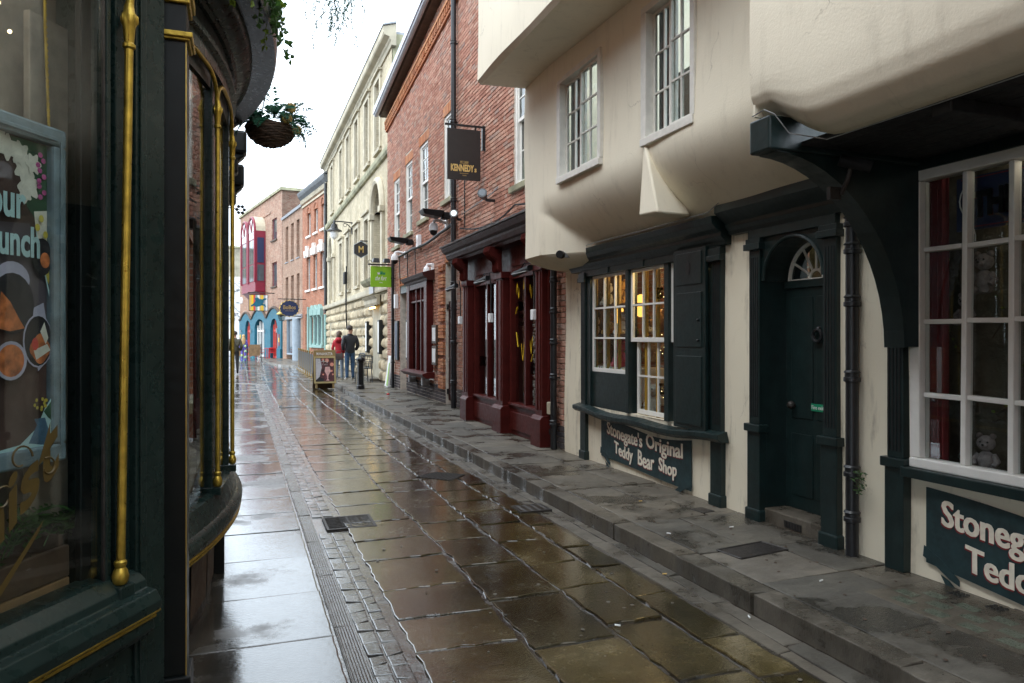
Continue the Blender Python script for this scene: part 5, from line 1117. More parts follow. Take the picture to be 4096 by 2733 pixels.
for c_, z0 in ((24.3, 5.75), (37.2, 5.6)):
    o = far_window(stn, ST, c_ - .7, c_ + .7, 3.5, z0, -.2, 3, 4)
    m = MB(); m.poly(ST, arc(c_, z0, .72, 180, 0, 14), -.24, -.22); build('fanlight', m, 'glass_far', o)
    for a_ in (45, 90, 135): m = MB(); m.tube([ST(c_, z0, -.2), ST(c_ + .7 * math.cos(R_(a_)), z0 + .7 * math.sin(R_(a_)), -.2)], .02, 5); build('glazing_bar', m, 'white_clean', o)
    m = MB(); m.tube([ST(s, z_, .03) for s, z_ in arc(c_, z0, .98, 180, 0, 16)], .13, 8); build('archivolt', m, 'stone_pale', o, smooth=True)
    for s_ in (-1.12, .84): m = MB(); m.box(ST, c_ + s_, c_ + s_ + .28, 3.27, z0 - .2, 0, .1); m.box(ST, c_ + s_ - .06, c_ + s_ + .34, z0 - .195, z0, 0, .17); build('impost', m, 'stone_pale', o, bevel=.01)
# rusticated blocks, one by one
rb = build('base_wall', MB().box(ST, 22.0, 40.35, .05, 2.98, -.5, -.02), 'render_old', stn)
z_ = .10; row = 0
DOORS = [(24.0, 25.5, .1, 2.5), (37.6, 38.4, .1, 2.2), (27.55, 27.9, 1.2, 1.75), (29.0, 29.35, 1.2, 1.75), (31.2, 31.6, 1.2, 1.75), (33.4, 33.8, 1.2, 1.75)]
while z_ < 2.9:
    s = 22.02 - (row % 2) * .35
    while s < 40.3:
        ln = rng.uniform(.62, .82); a, b = max(s, 22.02), min(s + ln, 40.33); segs = [(a, b)]
        for h in DOORS:
            if z_ + .3 > h[2] and z_ + .05 < h[3]:
                g = []
                for p, q in segs:
                    if q <= h[0] or p >= h[1]: g.append((p, q))
                    else:
                        if p < h[0]: g.append((p, h[0]))
                        if q > h[1]: g.append((h[1], q))
                segs = g
        for p, q in segs:
            if q - p < .1: continue
            m = MB(); nx = 4; dd = rng.uniform(.05, .09)
            def bl_(u, v, p=p, q=q, z_=z_, dd=dd):
                e = min(u, 1 - u, v, 1 - v); return ST(p + .012 + (q - p - .024) * u, z_ + .012 + .336 * v, -.02 if e <= 0 else dd + rng.uniform(-.014, .014) - (.02 if e < .2 else 0))
            m.grid(bl_, 5, 5); build('stone_block', m, 'rock', stn, fix=False, smooth=True)
        s += ln
    z_ += .36; row += 1
m = MB(); m.box(ST, 23.98, 25.52, .05, 2.5, -.9, -.85); build('door', m, 'wood', stn); m = MB(); m.box(ST, 23.9, 24.0, .05, 2.6, -.9, -.03); m.box(ST, 25.5, 25.6, .05, 2.6, -.9, -.03); m.box(ST, 24, 25.5, 2.5, 2.6, -.9, -.03); build('door_reveal', m, 'stone_cream', stn)
m = MB(); m.box(ST, 23.9, 25.6, .05, .2, -.5, .35); build('step', m, 'kerbstone', stn, bevel=.02)
build('door_canopy', MB().prof(ST, [(.09, 2.6), (.16, 2.6), (.2, 2.68), (.2, 2.8), (.3, 2.9), (.09, 2.95)], 23.5, 26.0), 'stone_cream', stn, bevel=.01)
build('door_cornice', MB().prof(ST, [(.1, 3.3), (.2, 3.3), (.3, 3.4), (.34, 3.5), (.1, 3.56)], 23.4, 26.1), 'stone_moss', stn, bevel=.01)
m = MB(); m.box(ST, 24.2, 25.0, 3.0, 3.25, .15, .2); build('name_plate', m, 'grey_metal', stn)
lt_ = thing('door_lights', 'row of small warm bulbs over the stone doorway', 'lights', ST(24.7, 2.55, .1)); m = MB(); m.box(ST, 24.2, 25.3, 2.56, 2.6, .1, .16); build('batten', m, 'black_metal', lt_)
emit('bulb_warm', (1, .6, .15), 6)
for i in range(6): m = MB(); m.ball(ST(24.28 + i * .19, 2.53, .13), .035, 8, 6); build('bulb', m, 'bulb_warm', lt_, smooth=True)
frame_sign('poster_case', 'narrow black poster case left of the stone doorway', ST, 25.75, 26.05, 1.0, 2.1, .16, 'near_black', 'white_print', 'poster'); frame_sign('poster_case', 'narrow black poster case right of the stone doorway', ST, 23.3, 23.6, 1.0, 2.1, .16, 'near_black', 'white_print', 'poster')
m = MB(); m.tube([ST(30.9, 4.5, .16), ST(30.95, 3.9, .17), ST(30.85, 3.2, .19), ST(30.9, 2.6, .18), ST(30.9, 1.9, .15)], .03, 6); b_ = build('cable_drop', m, 'black_plastic', label='black cable and box hanging down the stone facade', cat='cable', loc=ST(30.9, 4.5, .1), smooth=True)
m = MB(); m.box(ST, 30.7, 31.1, 3.75, 4.25, .15, .28); build('box', m, 'black_plastic', b_, bevel=.02)
m = MB(); m.tube([ST(30.6, 6.2, .1), ST(30.8, 5.2, .12), ST(30.9, 4.3, .15)], .012, 5); build('wire', m, 'black_plastic', b_)
ch = thing('chimney', 'brick chimney stack behind the stone parapet', 'chimney', (7, 23, 11)); m = MB(); m.wbox(6.4, 7.4, 22.6, 23.6, 10.5, 13.0); build('stack', m, 'brick_left', ch)
# street lamp on its bracket
lp = thing('street_lamp', 'dark blue-grey bell lantern on a scrolled wall bracket', 'street lamp', ST(30.3, 6.1, 0))
m = MB(); m.tube([ST(30.3, 6.22, .02), ST(30.3, 6.25, .4), ST(30.3, 6.25, .74)], .025, 8); m.tube([ST(30.3, 5.75, .02), ST(30.3, 6.25, .02)], .03, 8); m.tube([ST(30.3, 5.85 + .35 * math.sin(a * .2), .03 + .38 * (1 - math.cos(a * .2))) for a in range(8)], .018, 6); m.tube([ST(30.3, 6.12 + .07 * math.sin(a * .55), .3 + .07 * math.cos(a * .55)) for a in range(12)], .012, 5); build('bracket', m, 'black_metal', lp, smooth=True)
c_ = ST(30.3, 0, .73)
m = MB(); m.lathe([(.02, 6.30), (.05, 6.26), (.05, 6.16), (.12, 6.12), (.14, 6.0), (.16, 5.95), (.30, 5.88), (.31, 5.84), (.18, 5.86)], (c_[0], c_[1], 0), 16); build('lamp_shade', m, 'black_metal', lp, smooth=True)
m = MB(); m.lathe([(.15, 5.86), (.17, 5.74), (.13, 5.60), (.05, 5.52), (.01, 5.50)], (c_[0], c_[1], 0), 16); build('lamp_glass', m, 'white_plastic', lp, smooth=True)
ms = thing('hanging_sign', 'black hexagonal hanging sign with a gold letter', 'sign', ST(26.3, 4.7, 0))
hx = [(3.76, 4.66), (3.76 + .06, 4.82), (4.05, 4.97), (4.28, 4.82), (4.28, 4.52), (4.05, 4.37), (3.78, 4.52)]; hx = [(4.03 + .29 * math.cos(R_(90 + 60 * i)), 4.67 + .30 * math.sin(R_(90 + 60 * i))) for i in range(6)]
m = MB(); m.hexa([(x, 26.28, z_) for x, z_ in hx], [(x, 26.33, z_) for x, z_ in hx]); bd = build('board', m, 'sign_dark', ms)
m = MB(); m.tube([(x, 26.27, z_) for x, z_ in hx + hx[:1]], .008, 4); build('border', m, 'col_grey', bd)
lettering('sign_lettering', 'M', .2, lambda x, y, q: (3.945 + x, 26.272 - q, 4.56 + y), 'sign_gold', bd, width=.17, height=.23, bold=.002)
m = MB(); m.wbox(4.0, 4.3, 26.29, 26.32, 4.96, 5.0); build('bracket', m, 'black_metal', ms)
# ================================================================ ornate red brick house
BA = math.atan2(2.66 - 4.25, 52.2 - 40.4)
OR = Fr(4.25, 40.4, BA)
orn = thing('red_brick_house', 'orange-red brick house with white keystones and a dentil eaves', 'house', OR(2.3, .1))
up = [(3.35, 4.15), (1.6, 2.4), (-.1, .7)]; lw = [(3.45, 4.35), (1.75, 2.6), (.05, .95)]
m = holed(OR, -.9, 5.48, .05, 9.9, [(a, b, 7.45, 8.8, .2) for a, b in up] + [(a, b, 4.3, 6.2, .2) for a, b in lw] + [(3.9, 4.7, .05, 2.9, .3), (.15, 3.05, 1.0, 3.2, .15)], step=99); build('wall', m, 'brick_far_orange', orn)
for a, b in up:
    o = far_window(orn, OR, a, b, 7.45, 8.8, -.12, 2, 2, sill='white_clean'); m = MB(); m.tube([OR(s, z_, .0) for s, z_ in arc((a + b) / 2, 8.72, .42, 180, 0, 10)], .06, 6); build('arch', m, 'brick_far_orange', o, smooth=True)
for a, b in lw:
    o = far_window(orn, OR, a, b, 4.3, 6.2, -.12, 2, 2, sill='white_clean'); c_ = (a + b) / 2
    for k, (dx, z0, h) in enumerate(((-.36, 6.2, .42), (0, 6.28, .58), (.36, 6.2, .42))): m = MB(); m.poly(OR, [(c_ + dx - .13, z0), (c_ + dx + .13, z0), (c_ + dx * 1.15 + .18, z0 + h), (c_ + dx * 1.15 - .18, z0 + h)], .0, .16); build('keystone', m, 'white_clean', o, bevel=.01)
build('eaves', MB().prof(OR, [(-.1, 9.75), (.1, 9.75), (.25, 9.95), (.3, 10.1), (-.1, 10.15)], -1.0, 5.55), 'slate', orn)
for i in range(22): m = MB(); s = -.75 + i * .285; m.box(OR, s, s + .14, 9.5, 9.745, 0, .14); build('dentil', m, 'stone_pale', orn)
build('dentil_band', MB().box(OR, -.85, 5.45, 9.3, 9.42, 0, .06), 'stone_pale', orn)
m = MB(); m.hexa([OR(-1, 10.1, .3), OR(5.6, 10.1, .3), OR(5.6, 12, -3), OR(-1, 12, -3)], [OR(-1, 10.2, .3), OR(5.6, 10.2, .3), OR(5.6, 12.1, -3), OR(-1, 12.1, -3)]); build('roof', m, 'slate', orn)
sfm = build('shop_window', MB().box(OR, .1, 3.1, .95, 1.1, -.1, .16), 'mint', orn, bevel=.01)
for i in range(4): s = .2 + i * .9; m = MB(); m.tube([OR(s, 1.1, .08), OR(s, 1.25, .08), OR(s, 2.6, .08), OR(s, 2.75, .1)], [.12, .08, .07, .11], 10); build('column', m, 'mint', sfm, smooth=True)
for i in range(3): s = .65 + i * .9; m = MB(); m.poly(OR, [(s - .4, 2.75), (s + .4, 2.75), (s + .42, 3.1), (s, 3.35), (s - .42, 3.1)], .0, .2); build('hood', m, 'mint', sfm, bevel=.02); m = MB(); m.box(OR, s - .38, s + .38, 1.1, 2.74, -.12, -.1); build('pane', m, 'glass_far', sfm)
m = MB(); m.box(OR, 3.9, 4.7, .05, 2.3, -.2, -.12); build('door', m, 'mint', orn, bevel=.02); m = MB(); m.box(OR, 3.9, 4.7, 2.35, 2.9, -.2, -.14); build('door_light', m, 'glass_far', orn); m = MB(); m.box(OR, 3.6, 3.85, .05, 3.3, 0, .1); m.box(OR, 3.25, 3.32, 1.2, 2.4, 0, .06); build('pilaster', m, 'mint', orn)
rainpipe('drainpipe', 'black downpipe between the stone building and red house', OR(-.7, 0, .12)[0], OR(-.7, 0, .12)[1], 2.8, 9.7, .08, (4.5, 6.5, 8.5)); rainpipe('drainpipe', 'mint green lower length of downpipe on the red house', OR(-.7, 0, .12)[0], OR(-.7, 0, .12)[1], .1, 2.75, .08, (1.0,), 'mint')
# ================================================================ brown brick block
drk = thing('brown_brick_building', 'plain brown brick block with rows of deep slit windows', 'building', OR(8.6, .1))
sl_ = [(9.8, 10.7), (8.05, 8.9), (6.35, 7.2)]
m = holed(OR, 5.5, 11.7, 2.95, 9.45, [(a, b, 6.5, 8.85, .45) for a, b in sl_] + [(a, b, 3.4, 5.5, .45) for a, b in sl_], step=99); build('wall', m, 'brick_far_brown', drk)
for a, b in sl_:
    for c, e in ((6.5, 8.85), (3.4, 5.5)): o = far_window(drk, OR, a, b, c, c + (e - c) * .32, -.35, 1, 1, mt='wood_dark'); q = MB(); q.box(OR, a, b, c + (e - c) * .32, e, -.5, -.4); build('brick_panel', q, 'brick_far_brown', drk); q = MB(); q.box(OR, a - .05, b + .05, c - .06, c - .003, -.3, .05); build('sill', q, 'lead', drk)
m = MB(); m.hexa([OR(5.5, 9.45, .1), OR(11.7, 9.45, .1), OR(11.7, 10.3, -1.6), OR(5.5, 10.3, -1.6)], [OR(5.5, 9.6, .14), OR(11.7, 9.6, .14), OR(11.7, 10.4, -1.6), OR(5.5, 10.4, -1.6)]); build('roof', m, 'lead', drk)
m = MB(); m.box(OR, 5.5, 11.7, 2.7, 2.95, -.4, .06); build('lintel', m, 'lintel_grey', drk)
m = MB(); m.box(OR, 10.4, 11.7, .05, 2.7, -.5, 0); build('pier', m, 'brick_far_brown', drk); m = MB(); m.box(OR, 5.5, 6.0, .05, 2.7, -.5, 0); build('pier', m, 'brick_far_brown', drk)
gw = build('shop_window', MB().box(OR, 7.6, 10.3, .4, .5, -.2, 0), 'col_grey', drk); m = MB(); m.box(OR, 7.7, 10.2, .5, 2.6, -.12, -.1); build('pane', m, 'glass_far', gw)
for s in (7.62, 10.2): m = MB(); m.box(OR, s, s + .08, .5, 2.68, -.15, 0); build('jamb', m, 'col_grey', gw)
m = MB(); m.tube([OR(7.0, .05, .0), OR(7.0, 2.7, .0)], .30, 18); build('column', m, 'col_grey', drk, smooth=True)
m = MB(); m.box(OR, 5.5, 11, .05, 2.7, -1.5, -1.4); build('shop_backing', m, 'interior_dark', drk)
m = MB(); m.wbox(OR(8, 0, -2)[0] - .4, OR(8, 0, -2)[0] + .6, 47.5, 48.6, 9.5, 11.3); m.wbox(OR(8, 0, -2)[0] - .5, OR(8, 0, -2)[0] + .7, 47.4, 48.7, 11.3, 11.5); build('chimney', m, 'stone_moss', drk)
bb = thing('hanging_sign', 'navy scalloped oval hanging sign with gold lettering', 'sign', OR(4.6, 3.3, .1))
BS = Fr(*OR(4.6, 0, 0)[:2], BA + R_(90)); cx_ = -.95
pts = [(cx_ + (.55 + .03 * math.cos(a * .5236 * 4)) * math.cos(a * .1309), 3.22 + (.47 + .03 * math.cos(a * .5236 * 4)) * math.sin(a * .1309)) for a in range(48)]
m = MB(); m.poly(BS, pts, -.03, .03); bd = build('board', m, 'navy', bb)
m = MB(); m.tube([BS(s, z_, d) for s, z_ in pts + pts[:1] for d in (.03,)], .012, 4); build('border', m, 'brass', bd); m = MB(); m.tube([BS(s, z_, -.03) for s, z_ in pts + pts[:1]], .012, 4); build('border', m, 'brass', bd)
nrm = OR.n; sgd = -1 if (BS(0, 0, 1)[1] - BS(0, 0, 0)[1]) > 0 else 1
lettering('sign_lettering', 'BoBos', .3, lambda x, y, q: BS(cx_ - .36 + x, 3.18 + y, sgd * .034), 'sign_gold', bd, width=.72, height=.24, bold=.006); lettering('sign_lettering', 'COCKTAIL BAR', .3, lambda x, y, q: BS(cx_ - .25 + x, 3.06 + y, sgd * .034), 'sign_gold', bd, width=.5, height=.06)
m = MB(); m.tube([BS(0, 3.78, 0), BS(-1.6, 3.78, 0)], .025, 6); m.tube([BS(cx_ - .3, 3.78, 0), BS(cx_ - .3, 3.62, 0)], .012, 5); m.tube([BS(cx_ + .3, 3.78, 0), BS(cx_ + .3, 3.62, 0)], .012, 5); build('bracket', m, 'black_metal', bb)
bl2 = thing('brass_lantern', 'small brass lantern below the navy hanging sign', 'lantern', OR(5.2, 2.8, .7)); c_ = OR(5.6, 0, 1.2)
m = MB(); m.lathe([(.02, 3.3), (.04, 3.2), (.10, 3.1), (.30, 2.95), (.30, 2.9)], (c_[0], c_[1], 0), 6); build('cap', m, 'brass', bl2); m = MB(); m.lathe([(.24, 2.9), (.14, 2.5), (.1, 2.5)], (c_[0], c_[1], 0), 6); build('lantern_glass', m, 'glass_dark', bl2); m = MB(); m.tube([OR(5.6, 2.8, 0), OR(5.6, 2.85, 1.2)], .03, 6); build('arm', m, 'black_metal', bl2)
# ================================================================ teal bar at the bend
TA = R_(-10.8); TE = Fr(2.66, 52.24, TA)
tb = thing('teal_bar_building', 'brick building with a bright teal arched ground floor and red oriel', 'building', TE(7, .1))
wn = [(1.45, 2.95, 8.45, 9.95, .15), (1.45, 2.95, 5.15, 6.85, .15)]
m = holed(TE, 0, 14.4, 3.0, 11.6, wn, step=99); build('wall', m, 'brick_far', tb)
m = MB(); m.box(TE, 0, .02, 3, 11.6, -3, 0); m.box(TE, 0, 1.0, 9.5, 11.6, -1.4, -.01); build('side_wall', m, 'brick_far', tb); m = MB(); m.box(TE, -.15, 14.5, 11.6, 11.8, -.5, .12); build('coping', m, 'stone_moss', tb)
m = MB(); m.box(TE, -.15, 1.1, 11.61, 11.81, -1.5, -.52); build('coping', m, 'stone_moss', tb)
build('brick_band', MB().box(TE, 3.3, 13.6, 10.45, 10.6, 0, .05), 'brick_far', tb)
for a, b, c, e, dp in wn: far_window(tb, TE, a, b, c, e, -.1, 3, 1, mt='magenta_red', sill='wood_dark')
TO = Fr(*TE(-2.1, 0)[:2], TA)      # the oriel's own stretch of the front
ori = build('oriel', MB().box(TO, 7.0, 12.0, 4.9, 5.6, 0, .75), 'magenta_red', tb, bevel=.05)
for i, (a, b) in enumerate(((7.0, 9.4), (9.6, 12.0))):
    dp = .8; c_ = (a + b) / 2; r = (b - a) / 2
    ap = [(a, 5.6)] + [(b, 5.6), (b, 9.4)] + [(c_ + r * math.cos(R_(t)), 9.4 + r * math.sin(R_(t)) * .95) for t in range(0, 181, 15)]
    m = MB(); m.poly(TO, ap, .0, dp - .08); build('oriel_body', m, 'magenta_red', ori); 
    ap2 = [(c_ + (r - .2) * math.cos(R_(t)), 9.4 + (r - .2) * math.sin(R_(t)) * .95) for t in range(0, 181, 15)]
    m = MB(); m.tube([TO(s, z_, dp - .05) for s, z_ in [(a + .06, 5.6), (a + .06, 9.4)][::-1][:0] + [(b - .06, 5.6), (b - .06, 9.4)] + [(c_ + (r - .06) * math.cos(R_(t)), 9.4 + (r - .06) * math.sin(R_(t)) * .95) for t in range(0, 181, 15)] + [(a + .06, 5.6)]], .10, 6); build('oriel_frame', m, 'magenta_red', ori, smooth=True)
    for j in range(3):
        x0 = a + .25 + (b - a - .5) * j / 3; x1 = a + .25 + (b - a - .5) * (j + 1) / 3 - .1
        for z0, z1, mt in ((5.7, 6.9, 'glass_far'), (7.0, 8.75, 'glass_far'), (8.85, 9.35, 'mural_white')): m = MB(); m.box(TO, x0, x1, z0, z1, dp - .08, dp - .05); build('pane', m, mt, ori)
    m = MB(); m.poly(TO, ap2, dp - .08, dp - .05); build('lunette', m, 'mural_white', ori)
    for t in (60, 120): m = MB(); m.tube([TO(c_, 9.42, dp - .03), TO(c_ + (r - .15) * math.cos(R_(t)), 9.42 + (r - .15) * math.sin(R_(t)) * .95, dp - .03)], .06, 5); build('glazing_bar', m, 'magenta_red', ori)
m = MB(); m.box(TO, 6.96, 6.995, 5.7, 6.9, .12, .6); build('side_pane', m, 'glass_far', ori); m = MB(); m.box(TO, 6.96, 6.995, 7.05, 8.9, .12, .6); build('side_pane', m, 'navy', ori)
vault = MB(); vp = [(8.2 + 1.205 * math.cos(R_(t)), 9.4 + 1.15 * math.sin(R_(t))) for t in range(0, 181, 15)]
for p, q in zip(vp, vp[1:]): vault.hexa([TO(*p, 0), TO(*q, 0), TO(*q, .70), TO(*p, .70)], [TO(p[0], p[1] + .03, 0), TO(q[0], q[1] + .03, 0), TO(q[0], q[1] + .03, .70), TO(p[0], p[1] + .03, .70)])
build('vault_roof', vault, 'stone_pale', ori)
m = MB(); m.prof(TO, [(0, 4.3), (.1, 4.4), (.6, 4.9), (0, 4.9)], 7.0, 12.0); build('oriel_foot', m, 'magenta_red', ori)
m = MB(); m.box(TE, 4.9, 7.1, 3.6, 4.3, .0, .2); build('duct', m, 'lintel_grey', tb)
# ground floor: rippled top edge and three arched openings
AR = [(11.0, .95, 2.9), (6.75, 1.65, 2.9), (2.1, 1.0, 2.85)]
def rip(s):
    for c, r, z_ in ((11.8, 1.9, 3.3), (7.0, 2.4, 3.45), (2.2, 2.0, 3.4)):
        if abs(s - c) < r: return 2.95 + (z_ - 2.75) * math.cos((s - c) / r * math.pi / 2) ** .8
    return 2.95
m = MB(); n = 120
for i in range(n):
    a, b = 14.4 * i / n, 14.4 * (i + 1) / n; s = (a + b) / 2; z0 = .05
    for c, r, zt in AR:
        if abs(s - c) < r: z0 = 2.15 + (zt - 2.15) * math.sqrt(max(0, 1 - ((s - c) / r) ** 2))
    m.hexa([TE(a, z0, -.35), TE(b, z0, -.35), TE(b, rip(b), -.35), TE(a, rip(a), -.35)], [TE(a, z0, .06), TE(b, z0, .06), TE(b, rip(b), .06), TE(a, rip(a), .06)])
build('teal_front', m, 'teal_paint', tb, weld=True)
m = MB(); m.tube([TE(14.4 * i / 60, rip(14.4 * i / 60) + .06, .06) for i in range(61)], .10, 6); build('ripple_coping', m, 'wood_dark', tb, smooth=True)
m = MB(); m.box(TE, -.04, 1.0, .05, .75, .06, .14); build('plinth', m, 'teal_paint', tb)
m = MB(); m.box(TE, .2, 14.2, .05, 3.2, -1.3, -1.2); build('bar_backing', m, 'interior_dark', tb)
for (c, r, zt), mt, nm in zip(AR, ('coral', 'white_clean', 'coral'), ('window_frame', 'door', 'door')):
    f = MB()
    for s in (c - r * .9, c - r * .3, c + r * .35, c + r * .85): f.box(TE, s, s + .12, .05, 2.75 if abs(s - c) < r * .6 else 2.45, -.25, -.12)
    f.box(TE, c - r * .88, c + r * .9, 1.95, 2.08, -.25, -.13); f.box(TE, c - r * .88, c + r * .9, .05, .2, -.25, -.13); o = build(nm, f, mt, tb)
    m = MB(); m.box(TE, c - r * .95, c + r * .95, .2, 2.85, -.22, -.2); build('pane', m, 'glass_far', o)
for s in (.85, 4.6, 9.4, 13.2): m = MB(); m.tube([TE(s, 1.85, .16), TE(s, 2.15, .16)], .05, 8); build('wall_lamp', m, 'grey_metal', tb)
for s, a in ((.35, 'magenta_red'), (13.7, 'yellow_print')): m = MB(); m.box(TE, s, s + .35, .95, 1.75, .065, .09); b_ = build('menu_board', m, a, tb); m = MB(); m.box(TE, s + .05, s + .3, 1.2, 1.5, .09, .095); build('print', m, 'yellow_print' if a != 'yellow_print' else 'magenta_red', b_)
ts = thing('hanging_sign', 'striped orange and grey hanging sign with a teal sea turtle', 'sign', TE(2.6, 4.0, .05)); TS = Fr(*TE(1.7, 0, .1)[:2], TA + R_(90)); x0, x1, z0, z1 = -1.75, -.45, 3.35, 4.5
sgd = -1 if (TS(0, 0, 1)[1] - TS(0, 0, 0)[1]) > 0 else 1
m = MB(); m.box(TS, x0, x1, z0, z1, -.03, .03); bd = build('board', m, 'near_black', ts)
for i, mt in enumerate(('sign_gold', 'yellow_print', 'coral', 'mint', 'white_print', 'sign_gold', 'yellow_print', 'lead', 'white_print')): w_ = (x1 - x0 - .08) / 9; m = MB(); m.box(TS, x0 + .04 + i * w_, x0 + .04 + (i + 1) * w_, z0 + .04, z1 - .04, sgd * .031, sgd * .036); build('stripe', m, mt, bd)
tc = (-1.08, 3.92); m = MB(); m.poly(TS, [(tc[0] + .34 * math.cos(a * .35), tc[1] + .25 * math.sin(a * .35) + .1 * math.cos(a * .35)) for a in range(18)], sgd * .037, sgd * .043)
for pts_ in ([(.25, .15), (.50, .22), (.52, .32), (.40, .34), (.25, .28)], [(.2, -.05), (.45, -.1), (.5, -.32), (.36, -.2), (.15, -.16)], [(-.2, .1), (-.3, .32), (-.05, .38), (.05, .25)], [(-.25, -.15), (-.5, -.28), (-.52, -.18), (-.3, .0)]): m.poly(TS, [(tc[0] + a, tc[1] + b) for a, b in pts_], sgd * .037, sgd * .043)
build('turtle_emblem', m, 'teal_paint', bd, fix=True); m = MB(); m.tube([TS(0, 4.62, 0), TS(-1.8, 4.62, 0)], .035, 6); build('bracket', m, 'black_metal', ts)
m = MB(); m.box(TE, 13.3, 14.1, 4.4, 4.9, .0, .05); build('street_plate', m, 'white_plastic', tb)
# far end of the street on the left
fw = thing('far_wall', 'old rendered wall with a white scribbled mural closing the street', 'wall', (-3, 76, .1)); m = MB(); m.wbox(-14, 1.5, 76, 76.6, 0, 10.2); build('wall', m, 'render_old', fw); m = MB(); m.wbox(-14.1, 1.6, 75.9, 76.7, 10.2, 10.4); build('coping', m, 'stone_moss', fw)
m = MB(); m.wbox(-14, 1.4, 75.95, 75.99, 0, 7.4); mu = build('mural', m, 'mural_white', fw); m = MB()
for i in range(120):
    p = Vector((rng.uniform(-4, 1.2), 75.93, rng.uniform(3, 7.2))); pts = [p]
    for k in range(5): pts.append(pts[-1] + Vector((rng.uniform(-.22, .22), 0, rng.uniform(-.16, .16))))
    m.tube(pts, .018, 4)
build('scribbles', m, 'mural_black', mu, kind='stuff')
# ================================================================ left side: near canted shopfront
NS = Fr(-.583, 2.35, R_(30.6), -1)
ns = thing('green_shopfront', 'nearest dark green shopfront with a gilded colonnette and framed poster', 'shopfront', (-.5, 2.5, 0))
def np_(name, mt, *b, parent=None, bevel=.004, **k): return part(name, mt, parent or ns, *b, fr=NS, bevel=bevel, **k)
S0 = -1.9
np_('pilaster', 'green_left', (.475, .625, 0, 3.4, -.3, .012), (.49, .52, .0, 3.4, .012, .02)); np_('pilaster_edge', 'stone_moss', (.626, .650, 0, 3.4, -.3, -.008), bevel=.002)  # paler edge strip: light reflected by the return, put into its colour
np_('mullion', 'green_left', (.353, .374, .74, 3.3, -.06, .0), (.405, .474, .70, 3.3, -.06, -.01)); np_('glazing_bead', 'iron', (.3455, .3525, .76, 3.3, -.014, -.004), bevel=.001)
np_('inner_post', 'black_left', (.315, .40, .66, 3.3, -.085, -.061))
build('sill', MB().prof(NS, [(-.08, .60), (.06, .60), (.095, .63), (.10, .665), (.08, .70), (.045, .705), (.04, .73), (.0, .765), (-.08, .775)], S0, .49), 'green_left', ns, bevel=.004, smooth=False)
for z_ in (.612, .633): m = MB(); m.tube([NS(S0, z_, .088 if z_ > .62 else .072), NS(.488, z_, .088 if z_ > .62 else .072)], .0085, 8); build('gold_bead', m, 'gold', ns, smooth=True)
build('sill_nose', MB().prof(NS, [(.0, .54), (.05, .54), (.075, .57), (.07, .60), (.0, .60)], S0, .49), 'green_left', ns, bevel=.006)
np_('stall_riser', 'green_left', (S0, .475, 0, .54, -.1, 0)); np_('riser_panel', 'green_left', (S0, .36, .10, .46, 0, .012), bevel=.01)
np_('window_head', 'green_left', (S0, .475, 3.1, 3.5, -.1, .03)); 
m = MB(); m.box(NS, S0, .3455, .765, 3.1, -.022, -.017); gl = build('window_glass', m, 'glass', ns)
def colonnette(parent, base, h0, h1, r, lean=(0, 0)):
    bx_, by_ = base[0], base[1]; f = lambda z_: (bx_ + lean[0] * (z_ - h0), by_ + lean[1] * (z_ - h0), z_)
    m = MB(); m.tube([f(h0 + .06), f(h0 + .5), f(h1)], r, 12); o = build('colonnette', m, 'gold', parent, smooth=True)
    m = MB(); m.lathe([(r * 1.2, 0), (r * 1.75, .008), (r * 1.95, .028), (r * 1.6, .045), (r * 1.15, .055), (r * 1.45, .065), (r * 1.45, .074), (r, .08)], f(h0), 14); build('base_bulb', m, 'gold', o, smooth=True)
    return o, f
def capital(o, f, z_, r):
    m = MB(); m.lathe([(r, 0), (r * 1.5, .006), (r * 1.5, .016), (r * 1.1, .022), (r * 1.45, .075), (r * 1.75, .085), (r * 1.75, .115), (r * 1.35, .122), (r * 1.2, .14), (r, .15)], f(z_), 14); c = build('capital', m, 'gold', o, smooth=True)
    for k in range(8): a = k * .785; p = f(z_ + .1); m = MB(); m.ball((p[0] + r * 1.72 * math.cos(a), p[1] + r * 1.72 * math.sin(a), p[2]), (r * .35, r * .35, .016), 6, 5); build('leaf_boss', m, 'gold', c, smooth=True)
b0 = NS(.388, 0, .022); o, f = colonnette(ns, b0, .745, 3.2, .0135, (.012, .018)); capital(o, f, 2.50, .0135)
np_('colonnette_block', 'green_left', (.355, .425, .70, .744, -.02, .05), bevel=.006)
# window display behind the near glass
np_('back_wall', 'wood_weathered', (S0, .62, .55, 3.2, -.36, -.33)); np_('back_board', 'wood_weathered', (.30, .46, .66, 2.6, -.26, -.235)); np_('display_floor', 'wood_weathered', (S0, .62, .60, .64, -.33, -.03)); np_('ceiling', 'near_black', (S0, .62, 3.0, 3.05, -.33, -.03)); np_('side_lining', 'black_left', (.60, .62, .64, 3.0, -.33, -.09))
po = thing('framed_poster', 'framed food poster with white flowers and pale lettering in the near window', 'poster', NS(-.3, 1.2, -.14))
PD = -.10; x1_, z0_, z1_ = .285, 1.165, 2.195; OX = .12
for q in ((-1.0, x1_, z1_ - .055, z1_), (-1.0, x1_, z0_, z0_ + .055), (x1_ - .052, x1_, z0_ + .056, z1_ - .056)): m = MB(); m.box(NS, *q, PD - .02, PD + .015); fr_o = build('frame', m, 'frame_blue', po, bevel=.008, seg=2)
for q in ((-1.0, x1_ - .04, z1_ - .043, z1_ - .03), (x1_ - .030, x1_ - .018, z0_ + .05, z1_ - .04)): m = MB(); m.box(NS, *q, PD + .015, PD + .02); build('frame_bead', m, 'frame_blue', po, bevel=.003)
